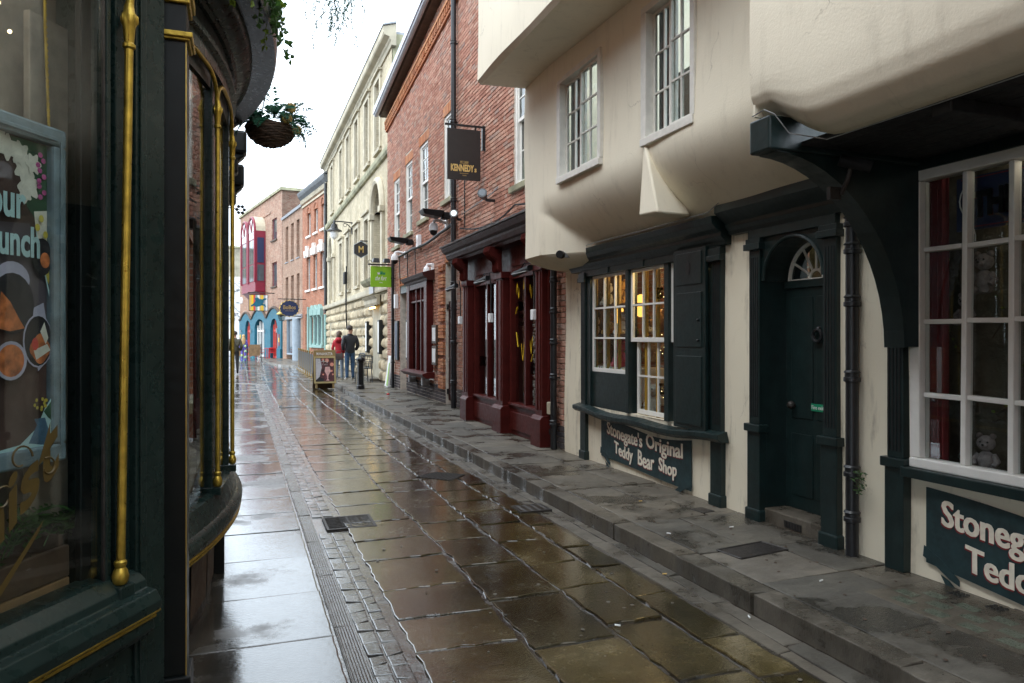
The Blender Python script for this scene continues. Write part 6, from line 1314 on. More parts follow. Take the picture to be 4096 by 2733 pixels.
mat('print_brown', (.075, .042, .034), .6, .6, 6, 0); mat('print_plum', (.10, .085, .10), .6, .3, 6, 0); mat('print_white', (.66, .64, .55), .6, .15, 30, 0); mat('print_orange', (.52, .16, .05), .6, .5, 35, 0); mat('print_leafgreen', (.03, .085, .045), .6, .4, 20, 0); mat('print_aqua', (.42, .62, .63), .6, .1, 10, 0); mat('print_blue', (.06, .13, .20), .6, .4, 20, 0); mat('print_pink', (.45, .09, .26), .6, .4, 40, 0); mat('print_black', (.018, .018, .022), .6, .4, 10, 0); mat('print_lilac', (.45, .44, .55), .6, .2, 8, 0); mat('print_yellow', (.50, .42, .06), .6, .3, 40, 0)
lay_ = [0]
def pr(name, pts, mt):
    lay_[0] += 1; d = PD - .012 + lay_[0] * .0004; m = MB(); up_ = .12 if name in ('print_bowl', 'print_food') else 0; m.poly(NS, [(min(x1_ - .052, a + OX), 1.215 + (b - 1.215) * .945 + up_) for a, b in pts], d, d + .0003); return build(name, m, mt, po, fix=False)
def blob(c, r, rz=None, n=20, k=0, f=5, ph=0): rz = rz or r; return [(c[0] + r * (1 + k * math.cos(f * a * 2 * math.pi / n + ph)) * math.cos(a * 2 * math.pi / n), c[1] + rz * (1 + k * math.cos(f * a * 2 * math.pi / n + ph)) * math.sin(a * 2 * math.pi / n)) for a in range(n)]
xr = x1_ - .052 - OX
pr('print_ground', [(-1, 1.215), (xr, 1.215), (xr, 2.20), (-1, 2.20)], 'print_brown')
pr('print_shape', [(-.25, 1.9), (.05, 1.93), (xr, 1.75), (xr, 1.62), (-.25, 1.62)], 'print_plum'); pr('print_shape', blob((-.12, 1.83), .05, .03), 'print_orange')
pr('print_shape', [(xr, 2.19), (-.02, 2.19), (.02, 2.12), (.04, 1.98), (.085, 1.93), (xr, 1.80)], 'print_leafgreen')
pr('print_shape', [(xr, 1.98), (.065, 1.97), (.075, 1.88), (xr, 1.78)], 'print_white')
for c, r in (((.03, 2.10), .034), ((.045, 2.05), .036), ((.015, 2.14), .03), ((-.03, 2.15), .03), ((.03, 2.02), .022), ((-.06, 2.17), .03), ((.06, 2.12), .025)): pr('print_flower', blob(c, r, r * 1.2, 30, .22, 6, c[0] * 99), 'print_white')
for i in range(9): pr('print_flower', blob((.085 + .012 * math.sin(i * 2), 2.155 - i * .017), .009, .009, 8), 'print_pink')
for c in ((.085, 1.95), (.10, 1.90), (.07, 1.92)): pr('print_flower', blob(c, .009, .012, 10), 'print_yellow')
pr('print_shape', [(xr, 1.86), (.098, 1.865), (.10, 1.76), (xr, 1.74)], 'print_yellow')
pr('print_shape', [(.062, 1.905), (.066, 1.905), (xr, 1.72), (xr, 1.70)], 'print_aqua')
pr('print_bowl', blob((-.02, 1.62), .06, .055), 'print_lilac'); pr('print_shape', [(.05, 1.66), (.09, 1.68), (xr, 1.56), (xr, 1.50), (.07, 1.46)], 'print_lilac')
pr('print_bowl', blob((-.02, 1.545), .075, .095), 'print_black'); pr('print_bowl', blob((.085, 1.70), .04, .06), 'print_black'); pr('print_food', blob((.095, 1.69), .018, .025), 'print_orange')
pr('print_food', [(-.06, 1.58), (-.03, 1.55), (.0, 1.50), (.02, 1.47), (-.03, 1.46), (-.08, 1.47)], 'print_orange')
pr('print_bowl', blob((.068, 1.43), .055, .085), 'print_lilac'); pr('print_bowl', blob((.069, 1.43), .051, .080), 'print_black'); pr('print_food', blob((.075, 1.405), .036, .045, 20, .1, 4), 'print_orange'); pr('print_food', [(.075, 1.46), (.09, 1.49), (.105, 1.44), (.095, 1.42)], 'print_white'); pr('print_food', [(.05, 1.40), (.10, 1.42), (xr, 1.40), (.06, 1.37)], 'print_white'); pr('print_food', blob((.055, 1.42), .012, .02), 'coral')
pr('print_bowl', blob((-.03, 1.37), .055, .06), 'print_lilac'); pr('print_food', blob((-.03, 1.37), .045, .05), 'print_food' if False else 'print_orange')
pr('print_shape', [(-1, 1.215), (xr, 1.215), (xr, 1.37), (.09, 1.34), (.06, 1.28), (.0, 1.235), (-.1, 1.225)], 'print_aqua'); pr('print_shape', [(.03, 1.235), (.06, 1.29), (.05, 1.31), (.09, 1.31), (.11, 1.25), (.10, 1.22)], 'print_blue'); pr('print_shape', [(.085, 1.33), (xr, 1.36), (xr, 1.30), (.10, 1.31)], 'print_leafgreen')
for i in range(12): pr('print_flower', blob((.07 + rng.uniform(-.02, .03), 1.355 + rng.uniform(-.02, .02)), .005, .006, 6), 'print_yellow')
for i, (tx, xe, z_, h) in enumerate((('your', .14, 1.90, .068), ('brunch', .19, 1.79, .088))):
    vs_, fs_2 = text_mesh(tx, .1, bold=.003); xx = max(v[0] for v in vs_); yy = max(v[1] for v in vs_); k = h / yy
    m = MB(); m.add([NS(xe - (xx - v[0]) * k * .62, z_ + v[1] * k - .0, PD + .006 + v[2] * .3) for v in vs_], fs_2); build('poster_lettering', m, 'print_aqua', po, fix=False)
m = MB(); m.tube([NS(.23, 2.195, PD), NS(.215, 2.5, PD), NS(.21, 3.0, PD)], .004, 6)
for i in range(40): z_ = 2.21 + i * .018; m.ball(NS(.23 - (z_ - 2.195) * .04, z_, PD), .0055, 6, 4)
build('chain', m, 'gold', po, kind='stuff')
# gilded script on the glass
vs_, fs_2 = text_mesh('nist', .1, bold=.0025, shear=.0); m = MB(); xx = max(v[0] for v in vs_); ky = 1.7
def gp(v):
    u = (v[0] / xx); return NS(-.10 + .275 * u, .93 + .235 * u + v[1] * 2.2 + (.035 if u > .8 else 0) * (v[1] / .07), -.016 + v[2] * .2)
m.add([gp(v) for v in vs_], fs_2); build('gilded_lettering', m, 'gold_print', ns, fix=False)
m = MB(); m.poly(NS, [(-.10, .80), (.12, 1.02), (.10, .985), (-.10, .765)], -.0165, -.0155); build('gilded_flourish', m, 'gold_print', ns, fix=False)
def swirl(c, r, a0, a1, n=16, w_=.003): return [NS(c[0] + r * (1 - .5 * i / n) * math.cos(a0 + (a1 - a0) * i / n), c[1] + r * (1 - .5 * i / n) * math.sin(a0 + (a1 - a0) * i / n), -.015) for i in range(n + 1)]
for c, r, a0, a1 in (((.04, 1.21), .04, 0, 5), ((-.02, 1.11), .035, 1, 6), ((.135, 1.17), .03, 2, -3)): m = MB(); m.tube(swirl(c, r, a0, a1), .003, 4); build('gilded_flourish', m, 'gold_print', ns)
# planted crate
cr = thing('planter_crate', 'rough wooden crate of ivy and ferns in the near window', 'planter', NS(-.1, .76, -.2))
for i, (z_, mt) in enumerate(((.645, 'wood'), (.70, 'wood'), (.80, 'wood_dark'))): m = MB(); m.box(NS, -.9, .29, z_, z_ + (.052 if i == 0 else .097), -.10, -.08); build('plank', m, mt, cr, bevel=.004)
m = MB(); m.box(NS, .27, .29, .645, .93, -.28, -.101); build('plank', m, 'wood_dark', cr, bevel=.004); m = MB(); m.box(NS, -.9, .265, .645, .87, -.28, -.105); build('soil', m, 'wood_dark', cr)
def leaf(mb, p, d, up, ln, wd, fold=.25):
    d = d.normalized(); s = d.cross(up); s = s.normalized() if s.length > 1e-4 else d.orthogonal().normalized(); u = s.cross(d)
    a, b, c = p, p + d * ln * .45, p + d * ln
    mb.add([a, b + s * wd / 2 + u * wd * fold, c, b - s * wd / 2 + u * wd * fold, b], [(0, 1, 4), (1, 2, 4), (0, 4, 3), (4, 2, 3)])
def rv(a=1): return Vector((rng.uniform(-a, a), rng.uniform(-a, a), rng.uniform(-a, a)))
def frond(parent, p, d, ln, mt, w_=.05, droop_=.8, n=16, lw_=.010):
    p = Vector(p); d = Vector(d).normalized(); pts = [p.copy()]; dirs = [d.copy()]
    for i in range(n): d = (d + Vector((0, 0, -droop_ / n))).normalized(); p = p + d * ln / n; pts.append(p.copy()); dirs.append(d.copy())
    m = MB(); m.tube(pts, [.0022 * (1 - .7 * i / n) for i in range(n + 1)], 4)
    for i in range(2, n + 1):
        t = i / n; k = w_ * math.sin(min(1, t * 1.8 + .15) * math.pi / 2) * (1 - t ** 3) + .006; s = dirs[i].cross(Vector((0, 0, 1))); s = s.normalized() if s.length > .01 else Vector((1, 0, 0))
        for q in (-1, 1): leaf(m, pts[i], s * q + dirs[i] * .45 + Vector((0, 0, .1)) + rv(.15), Vector((0, -.8, .6)) + rv(.5), k, lw_)
    return build('fern_frond', m, mt, parent, fix=False)
for i in range(9): frond(cr, NS(.10 + .03 * i, .90, -.14 + rng.uniform(-.04, .03)), Vector(NS.e + (0,)) * rng.uniform(.3, .9) + Vector((0, 0, rng.uniform(.5, 1.1))) + rv(.2), rng.uniform(.22, .34), 'leaf', .045, 2.4)
m = MB()
for i in range(150): leaf(m, Vector(NS(rng.uniform(-.25, .22), .91 + rng.uniform(-.04, .14), rng.uniform(-.25, -.09))), rv() + Vector((0, 0, -.2)), Vector((0, 0, 1)), rng.uniform(.02, .04), .022)
build('ground_cover', m, 'leaf', cr, fix=False, kind='stuff')
for k in range(3):
    m = MB(); s_ = .345 + k * .026; pts = [Vector(NS(s_, .85, -.10 - .01 * k))]
    for i in range(16): pts.append(pts[-1] + Vector(NS.e + (0,)) * rng.uniform(-.012, .014) + Vector((0, 0, .03)))
    m.tube(pts, .0022, 4); iv = build('ivy_stem', m, 'leaf_spring', cr)
    for i in range(3, 16, 2):
        m = MB(); q = pts[i]; d = Vector(NS.n + (0,)) * .3 + Vector(NS.e + (0,)) * rng.uniform(-1, 1) + Vector((0, 0, rng.uniform(-.8, .3)))
        for a in (-.7, 0, .7): leaf(m, q, d + d.cross(Vector(NS.n + (0,))) * a, Vector(NS.n + (0,)), .042 * (1 if a == 0 else .75), .026, .1)
        build('ivy_leaf', m, 'leaf_dark', iv, fix=False)
for i, p in enumerate(((-.02, 2.55), (.02, 2.48), (-.05, 2.72))): m = MB(); m.ball(NS(p[0] + .17, p[1], -.2), .006, 6, 5); build('display_bulb', m, 'fairy', label=['tiny lit bulb left of the poster chain', 'tiny lit bulb nearest the poster chain', 'topmost tiny lit bulb behind the near glass'][i], cat='bulb', group='tiny bulbs behind the near glass', loc=NS(p[0] + .1, p[1], -.2), smooth=True)
# ================================================================ bow-fronted shop
bs = thing('bow_shopfront', 'dark green bow-fronted shop with gilded colonnettes and a deep curved cornice', 'shopfront', (-.3, 4.9, 0))
BY0, BR = 4.95, 4.3
def bow(y, out, z_):       # point on the bow; out = distance in front of the glass
    a = math.asin(max(-1, min(1, (y - BY0) / BR))); r = BR + out; return (-.08 - BR + r * math.cos(a), BY0 + r * math.sin(a), z_)
def bowprof(name, mt, pr_, y0=3.16, y1=6.75, n=36, parent=None, smooth=True):
    m = MB(); k = len(pr_)
    for i in range(n + 1): y = y0 + (y1 - y0) * i / n; m.v += [bow(y, o_, z_) for o_, z_ in pr_]
    for i in range(n):
        for j in range(k): m.f.append((i * k + j, i * k + (j + 1) % k, (i + 1) * k + (j + 1) % k, (i + 1) * k + j)); m.mi.append(0)
    m.f += [tuple(range(k))[::-1], tuple(range(n * k, (n + 1) * k))]; m.mi += [0, 0]
    return build(name, m, mt, parent or bs, smooth=smooth)
np2 = lambda name, mt, *b, bevel=.004: (lambda m: build(name, m, mt, bs, bevel=bevel))(sum_box(b))
def sum_box(bs_):
    m = MB()
    for b in bs_: m.wbox(*b)
    return m
np2('pilaster', 'black_left', (-.5, -.19, 3.0, 3.14, .28, 3.4)); np2('pilaster_fillet', 'brass', (-.1935, -.1895, 2.996, 3.0, .28, 2.68), bevel=0); np2('pilaster_foot', 'black_left', (-.5, -.175, 2.98, 3.16, 0, .28), bevel=.006)
for z_, h in ((2.66, .018), (2.80, .05)): np2('capital_band', 'gold', (-.5, -.178, 2.985, 3.15, z_, z_ + h), (-.5, -.168, 2.975, 3.16, z_ + h * .5, z_ + h + .012), bevel=.004)
bowprof('sill', 'green_left', [(-.10, .47), (.0, .47), (.05, .485), (.075, .505), (.08, .54), (.09, .555), (.092, .58), (.08, .605), (.055, .62), (.05, .64), (.045, .66), (.02, .715), (-.01, .725), (-.10, .73)])
for z_, o_ in ((.535, .081), (.517, .078)):
    m = MB(); m.tube([bow(3.16 + 3.55 * i / 40, o_, z_) for i in range(41)], .0065, 6); build('gold_bead', m, 'gold', bs, smooth=True)
bowprof('stall_riser', 'black_left', [(-.16, 0), (-.09, 0), (-.08, .47), (-.16, .47)])
m = MB(); 
for i in range(8): y = 3.25 + i * .42; m.add([bow(y, -.078, .08), bow(y + .38, -.078, .08), bow(y + .38, -.07, .42), bow(y, -.07, .42)], [(0, 1, 2, 3)])
build('riser_panels', m, 'wood_dark', bs, kind='stuff')
for y in (5.15, 6.05): np2('post', 'black_left', (bow(y, -.06, 0)[0] - .05, bow(y, -.05, 0)[0] + .035, y, y + .07, 0, .48))
bowprof('head', 'green_left', [(-.08, 2.95), (.03, 2.95), (.03, 3.02), (.055, 3.03), (.055, 3.06), (.02, 3.075), (-.08, 3.08)])
bowprof('arch_spandrel', 'black_left', [(-.06, 2.84), (.004, 2.86), (.006, 2.95), (-.06, 2.95)])
bowprof('frieze', 'black_left', [(-.08, 3.08), (.02, 3.08), (.025, 3.17), (-.08, 3.18)])
bowprof('bead', 'green_left', [(.0, 3.165), (.045, 3.165), (.06, 3.18), (.045, 3.195), (.0, 3.20)])
bowprof('cove', 'green_left', [(-.05, 3.195), (.05, 3.198), (.085, 3.21), (.12, 3.235), (.145, 3.262), (.15, 3.285), (-.05, 3.30)])
mat('lead_paint', (.022, .028, .036), .30, .2, 12, 0, 14, coat=0, spec=.45, rvar=.05)
bowprof('fascia', 'lead_paint', [(.0, 3.29), (.165, 3.288), (.285, 3.275), (.295, 3.30), (.30, 3.36), (.29, 3.40), (.0, 3.46)])
bowprof('lead_top', 'lead', [(.0, 3.462), (.292, 3.402), (.305, 3.41), (.295, 3.43), (.0, 3.50)])
CY = [3.5, 4.2, 4.9, 5.6, 6.3]
for y in CY:
    b0 = bow(y, .032, 0); o, f = colonnette(bs, b0, .755, 2.72, .0125); capital(o, f, 2.66, .0125)
    m = MB(); p = bow(y, .01, 0); m.hexa([bow(y - .03, -.03, .72), bow(y + .03, -.03, .72), bow(y + .03, .055, .71), bow(y - .03, .055, .71)], [bow(y - .03, -.03, .755), bow(y + .03, -.03, .755), bow(y + .03, .055, .752), bow(y - .03, .055, .752)]); build('colonnette_block', m, 'green_left', bs, bevel=.004)
    m = MB(); m.hexa([bow(y - .028, -.05, .72), bow(y + .028, -.05, .72), bow(y + .028, .012, .72), bow(y - .028, .012, .72)], [bow(y - .028, -.05, 2.96), bow(y + .028, -.05, 2.96), bow(y + .028, .012, 2.96), bow(y - .028, .012, 2.96)]); build('mullion', m, 'green_left', bs, bevel=.004)
    for q in (-1, 1):   # gilded arch springing from each capital
        if not (3.3 < y + q * .3 < 6.6): continue
        m = MB(); m.tube([bow(y + q * (.20 * (1 - math.cos(a * .157))), .03, 2.80 + .13 * math.sin(a * .157)) for a in range(11)] + [bow(y + q * .35, .03, 2.932)], .011, 8); build('gilded_arch', m, 'gold', bs, smooth=True)
for a, b in zip(CY, CY[1:]):
    m = MB(); n = 6
    for i in range(n): y0_, y1__ = a + .02 + (b - a - .04) * i / n, a + .02 + (b - a - .04) * (i + 1) / n; m.hexa([bow(y0_, -.012, .73), bow(y1__, -.012, .73), bow(y1__, -.012, 2.95), bow(y0_, -.012, 2.95)], [bow(y0_, -.009, .73), bow(y1__, -.009, .73), bow(y1__, -.009, 2.95), bow(y0_, -.009, 2.95)])
    build('pane', m, 'glass', bs, smooth=True, weld=False)
m = MB(); m.hexa([bow(3.2, -.05, .73), bow(3.48, -.05, .73), bow(3.48, -.012, .73), bow(3.2, -.012, .73)], [bow(3.2, -.05, 2.95), bow(3.48, -.05, 2.95), bow(3.48, -.012, 2.95), bow(3.2, -.012, 2.95)])
np2('display_floor', 'wood_weathered', (-1.4, -.26, 3.47, 6.6, .66, .70)); np2('display_back', 'interior_dark', (-1.45, -1.4, 3.47, 6.6, .6, 3.0)); np2('display_side', 'wood_weathered', (-1.4, -.40, 6.60, 6.65, .6, 3.0)); np2('display_side', 'black_left', (-1.4, -.30, 3.42, 3.46, .6, 3.0)); np2('display_ceiling', 'near_black', (-1.4, -.42, 3.47, 6.6, 2.98, 3.02))
for z_ in (1.18, 1.62, 2.05): np2('display_shelf', 'wood_weathered', (-1.35, -.55, 5.6, 6.5, z_, z_ + .02))
mat('amber', (.42, .16, .02), .15, .2, 8, 0); mat('floral', (.62, .60, .50), .6, .5, 26, 0)
def bottle(label, c, h, r, mt):
    t = thing('bottle', label, 'bottle', c, 'bottles in the bow window'); m = MB(); m.lathe([(r * .9, 0), (r, .01), (r, h * .62), (r * .45, h * .74), (r * .4, h * .95)], c, 12); build('glass_body', m, mt, t, smooth=True); m = MB(); m.lathe([(r * .5, h * .95), (r * .5, h)], c, 10); build('stopper', m, 'near_black', t); m = MB(); m.lathe([(r * 1.015, h * .2), (r * 1.015, h * .5)], c, 12); build('paper_label', m, 'print_white', t, smooth=True); return t
bottle('amber bottle with a paper label in the bow window', (-.62, 5.75, 1.20), .30, .07, 'amber'); bottle('clear pale bottle beside the amber one in the bow window', (-.60, 5.95, 1.20), .34, .05, 'glass_dark'); bottle('small dark blue bottle on the bow window shelf', (-.72, 5.65, 1.20), .2, .05, 'navy')
t = thing('floral_jug', 'tall floral patterned jug on the bow window shelf', 'jug', (-.66, 5.85, 1.64)); m = MB(); m.lathe([(.07, 0), (.08, .02), (.075, .2), (.06, .36), (.062, .38)], (-.66, 5.85, 1.64), 14); build('body', m, 'floral', t, smooth=True); m = MB(); m.tube([(-.60, 5.85, 1.95), (-.55, 5.85, 1.90), (-.56, 5.85, 1.78), (-.6, 5.85, 1.72)], .010, 6); build('handle', m, 'floral', t, smooth=True)
t = thing('paper_stack', 'pile of crumpled old papers on the bow window floor', 'papers', (-.6, 4.9, .7))
for i in range(7): m = MB(); a = rng.uniform(0, 3); x, y = -.62 + rng.uniform(-.1, .12), 4.6 + i * .13; m.hexa([(x - .14, y - .1, .70 + i * .012), (x + .14, y - .08, .70 + i * .012), (x + .13, y + .12, .71 + i * .012), (x - .12, y + .1, .70 + i * .012)], [(x - .14, y - .1, .712 + i * .012), (x + .14, y - .08, .735 + i * .012), (x + .13, y + .12, .722 + i * .012), (x - .12, y + .1, .712 + i * .012)]); build('sheet', m, 'print_white' if i % 2 else 'wood_weathered', t)
# ---- the row behind: walls above and beyond the bow
lb = thing('left_brick_house', 'tall brick house above and beyond the bow-fronted shop', 'house', (-.5, 12, 0)); LF = Fr(-.50, 0, 0, -1)
lw_ = [(a, a + 1.0, z_, z_ + 1.8, .15) for a in (3.6, 6.2, 8.8, 11.4, 14, 16.6, 19.2) for z_ in (4.2,)] + [(a, a + 1.0, .9, 2.6, .15) for a in (8.0, 10.6, 13.2, 16, 19)]
m = holed(LF, 6.8, 22, 0, 6.3, [h for h in lw_ if h[0] > 6.8], step=99); build('wall', m, 'brick_left', lb); m = holed(LF, -4, 6.8, 3.46, 6.3, [h for h in lw_ if h[0] < 6.5 and h[2] > 3], step=99); build('upper_wall', m, 'brick_left', lb)
for a, b, c, e, dp in lw_:
    if a > 6.8 or c > 3: far_window(lb, LF, a, b, c, e, -.1, 2, 3, sill='stone_moss')
m = MB(); m.hexa([(-.25, -4, 6.3), (-.25, 22, 6.3), (-4, 22, 8.4), (-4, -4, 8.4)], [(-.25, -4, 6.4), (-.25, 22, 6.4), (-4, 22, 8.5), (-4, -4, 8.5)]); build('roof', m, 'slate', lb)
m = holed(LF, 11, 22, 6.3, 8.9, [(a, a + 1.0, 6.7, 8.2, .15) for a in (12, 14.6, 17.2, 19.8)], step=99); build('attic_wall', m, 'brick_left', lb)
for a in (12, 14.6, 17.2, 19.8): far_window(lb, LF, a, a + 1.0, 6.7, 8.2, -.1, 2, 3, sill='stone_moss')
m = MB(); m.wbox(-6, -.52, 11.0, 11.05, 6.3, 8.9); build('attic_end', m, 'brick_left', lb)
m = MB(); m.wbox(-6, -.52, 21.9, 22, 0, 6.3); build('end_wall', m, 'brick_left', lb); m = MB(); m.wbox(-6, -1.5, -4, 22, 3.6, 6.2); build('core', m, 'interior_dark', lb)
m = MB(); m.wbox(-3, -.95, 1.0, 2.2, 3.3, 3.46); m.hexa([NS(-3.2, 3.46, 0), NS(.6, 3.46, 0), (-.5, 6.5, 3.46), (-3, 6.5, 3.46)], [NS(-3.2, 3.6, 0), NS(.6, 3.6, 0), (-.5, 6.5, 3.6), (-3, 6.5, 3.6)]); build('floor_plate', m, 'near_black', lb)
for i, (y, z_) in enumerate(((7.2, 3.12), (7.75, 2.93))):
    m = MB(); m.hexa([(-.5, y, z_ - .32), (-.42, y, z_ - .32), (-.42, y + .16, z_ - .32), (-.5, y + .16, z_ - .32)], [(-.5, y, z_ + .2), (.045 - i * .02, y, z_ + .12), (.045 - i * .02, y + .16, z_ + .12), (-.5, y + .16, z_ + .2)]); build('timber_bracket', m, 'black_left', lb, bevel=.02)
    m = MB(); m.wbox(-.4, .055 - i * .02, y - .03, y + .19, z_ + .125, z_ + .34); build('bracket_block', m, 'black_left', lb, bevel=.03)
    m = MB(); m.wbox(-.4, -.02 - i * .02, y - .01, y + .17, z_ - .06, z_ + .115); build('bracket_block', m, 'black_left', lb, bevel=.03)
io = thing('iron_flower', 'little black iron flower sticking out from the left wall', 'ornament', (-.3, 7.9, 2.85)); c_ = Vector((.0, 7.9, 2.84))
m = MB(); m.tube([(-.5, 7.9, 2.95), (-.2, 7.9, 2.87), tuple(c_)], .006, 5); m.tube([(-.06, 7.9, 3.1), (-.03, 7.9, 2.98), (-.08, 7.9, 2.92)], .005, 5); build('stem', m, 'black_metal', io)
for k in range(6): a = k * 1.047; m = MB(); m.ball(c_ + Vector((.036 * math.cos(a), -.01, .036 * math.sin(a))), (.018, .012, .018), 8, 6); build('petal', m, 'black_metal', io, smooth=True)
# ---- hanging baskets and vine
def basket(label, c, r, sc_=1.0, leaves=True):
    t = thing('hanging_basket', label, 'hanging basket', c, 'hanging baskets'); C = Vector(c)
    m = MB(); pr_ = [(r * math.sin(a * .157), -r * .82 * math.cos(a * .157)) for a in range(1, 11)]; m.lathe([(q[0] * .97, q[1]) for q in pr_], c, 20); bo = build('bowl', m, 'wicker', t, smooth=True)
    for j in range(12):
        z_ = -r * .80 + r * .80 * j / 11.5; rr = r * math.sqrt(max(.02, 1 - (z_ / (r * .82)) ** 2)); m = MB(); m.tube([(c[0] + rr * (1 + .02 * math.sin(7 * a + j * 3)) * math.cos(a * .2618), c[1] + rr * math.sin(a * .2618), c[2] + z_ + .006 * math.sin(a * 1.9 + j * 1.7)) for a in range(25)], .0085, 5); build('wicker_strand', m, 'wicker', bo, smooth=True)
    m = MB()
    for k in range(3): a = k * 2.09; m.tube([C + Vector((r * .9 * math.cos(a), r * .9 * math.sin(a), 0)), C + Vector((0, 0, r * 2.4))], .003, 4)
    build('chain', m, 'black_metal', t); return t, C
t, C = basket('wicker hanging basket of ferns beside the bow cornice', (.235, 6.4, 3.30), .20)
for k in range(34): a = rng.uniform(0, 6.28); frond(t, C + Vector((.08 * math.cos(a), .08 * math.sin(a), .02)), Vector((math.cos(a), math.sin(a), rng.uniform(.35, 1.6))), rng.uniform(.22, .38), 'leaf_dark', .085, rng.uniform(.9, 2.4), 18, .021)
for k in range(4): a = rng.uniform(-.9, .7); frond(t, C + Vector((.16 * math.cos(a), .16 * math.sin(a) - .03, .02)), Vector((math.cos(a), math.sin(a), .1)), rng.uniform(.22, .32), 'leaf_dark', .055, 3.2, 17, .017)
for k in range(7):
    a = rng.uniform(3.6, 6.2); p = C + Vector((.13 * math.cos(a), .14 * math.sin(a), .05 + rng.uniform(-.02, .05))); m = MB()
    for j in range(5): b = rng.uniform(0, 6.28); leaf(m, p, Vector((math.cos(b), math.sin(b), rng.uniform(-.2, .8))), Vector((0, -1, .4)) + rv(.4), rng.uniform(.06, .10), .042)
    build('broad_leaf', m, 'leaf_sage', t, fix=False)
for p in ((.15, -.14, .13), (.12, -.17, .03), (.20, -.08, -.03)):
    m = MB()
    m.ball(C + Vector(p), (.038, .034, .036), 12, 8)
    for k in range(9): q_ = k * .7; m.ball(C + Vector(p) + Vector((.028 * math.cos(q_), -.016, .026 * math.sin(q_))), (.017, .012, .017), 7, 5)
    build('dried_rose', m, 'rose', t, smooth=True)
t2, C2 = basket('second basket out of reach overhead with thin trailing sprigs', (.86, 7.0, 5.05), .20)
m = MB(); m.tube([(-.5, 7.0, 5.6), (.3, 7.0, 5.62), (.86, 7.0, 5.53)], .015, 6); build('bracket', m, 'black_metal', t2)
for k in range(22):
    m = MB(); x = C2.x + rng.uniform(-.22, .16); y = C2.y + rng.uniform(-.15, .15); p = Vector((x, y, 4.98)); pts = [p]; n = rng.randint(11, 21)
    for i in range(n): pts.append(pts[-1] + Vector((rng.uniform(-.03, .022), rng.uniform(-.02, .02), -.036)))
    m.tube(pts, .0032, 4)
    for q in pts[2:]:
        for j in range(6): leaf(m, q, rv() + Vector((0, 0, -.3)), rv(), rng.uniform(.025, .05), .006, .05)
    build('trailing_sprig', m, 'leaf_dark', t2, fix=False)
vn = thing('trailing_vine', 'artificial vine spilling over the curved black cornice', 'plant', bow(4.4, .2, 3.5))
for k in range(46):
    y = 3.40 + rng.uniform(0, 1.0); o_ = rng.uniform(.22, .36); p = Vector(bow(y, o_, 3.55)); pts = [p]; n = rng.randint(5, 15)
    for i in range(n): pts.append(pts[-1] + Vector((rng.uniform(-.012, .02), rng.uniform(-.02, .02), -.03)))
    m = MB(); m.tube(pts, .002, 4)
    for q in pts[1:]:
        for j in range(2): leaf(m, q, rv() + Vector((0, 0, -.5)), rv(), rng.uniform(.03, .048), .03, .2)
    build('vine_strand', m, 'leaf' if k % 3 else 'leaf_spring', vn, fix=False)

ll = bpy.data.lights.new('window_lamp', 'POINT'); ll.energy = 1.4; ll.color = (1, .93, .82); ll.shadow_soft_size = .12
lo = bpy.data.objects.new('window_lamp', ll); lo.location = NS(-.05, 2.75, -.17); col.objects.link(lo)
ll = bpy.data.lights.new('bow_lamp', 'POINT'); ll.energy = 5; ll.color = (1, .9, .75); ll.shadow_soft_size = .12
lo = bpy.data.objects.new('bow_lamp', ll); lo.location = (-.75, 5.2, 2.8); col.objects.link(lo)
# ---- the street behind the viewer, seen only in reflections
bh = thing('brick_house', 'brick terrace closing the street behind the viewer', 'house', (2, -14, 0))
BF = Fr(-8, -12, R_(90), 1); hw = [(a, a + 1.1, z_, z_ + 1.7, .15) for a in (1.5, 4, 6.5, 9, 11.5, 14) for z_ in (1.0, 4.0)]
m = holed(BF, 0, 18, 0, 7.5, hw, step=99); build('wall', m, 'brick_left', bh)
for a, b, c, e, dp in hw: far_window(bh, BF, a, b, c, e, -.1, 2, 3, sill='stone_moss')
m = MB(); m.box(LF, -12, -1.2, 0, 5.5, -.6, 0); build('side_wall', m, 'brick_left', lb)
m = MB(); m.wbox(3.2, 4.2, -12, -1.5, 0, 8.0); build('side_wall', m, 'plaster_cream', near)
# ================================================================ street furniture
ab = thing('sandwich_board', 'gold-framed sandwich board advertising cocktails at the kerb', 'sign', (2.33, 22.2, 0))
def lean(x, t, q=0.0): return (2.02 + .64 * x, 22.08 + .22 * t - q, .04 + 1.12 * t)      # board face: x 0..1, t 0..1
def abox(name, mt, x0, x1, t0, t1, q0, q1, parent=ab, bevel=.004):
    m = MB(); c = [(x0, t0), (x1, t0), (x1, t1), (x0, t1)]; m.hexa([lean(x, t, q0) for x, t in c], [lean(x, t, q1) for x, t in c]); return build(name, m, mt, parent, bevel=bevel)
mat('sign_ochre', (.30, .20, .065), .5, .1, 8, .05); mat('frame_gold', (.50, .40, .18), .45, .12, 10, .1)
face = abox('board', 'sign_ochre', 0, 1, .12, 1, -.03, 0)
for x in (.06, .82): abox('leg', 'sign_ochre', x, x + .10, 0, .12, -.03, -.002)
m = MB(); m.hexa([(2.02, 22.34 + .22, 0), (2.66, 22.56, 0), (2.66, 22.58, 0), (2.02, 22.58, 0)], [(2.02, 22.33, 1.15), (2.66, 22.33, 1.15), (2.66, 22.35, 1.15), (2.02, 22.35, 1.15)]); build('rear_board', m, 'wood_dark', ab)
lettering('board_lettering', 'MANAHATTA', .1, lambda x, y, q: lean(.14 + x / .64, .865 + y / 1.12, .004 + q), 'white_print', face, width=.46, height=.085, bold=.001)
for a in ((.02, .98, .79, .83), (.02, .98, .13, .17), (.02, .08, .17, .79), (.92, .98, .17, .79)): abox('frame', 'frame_gold', *a, .002, .022, face)
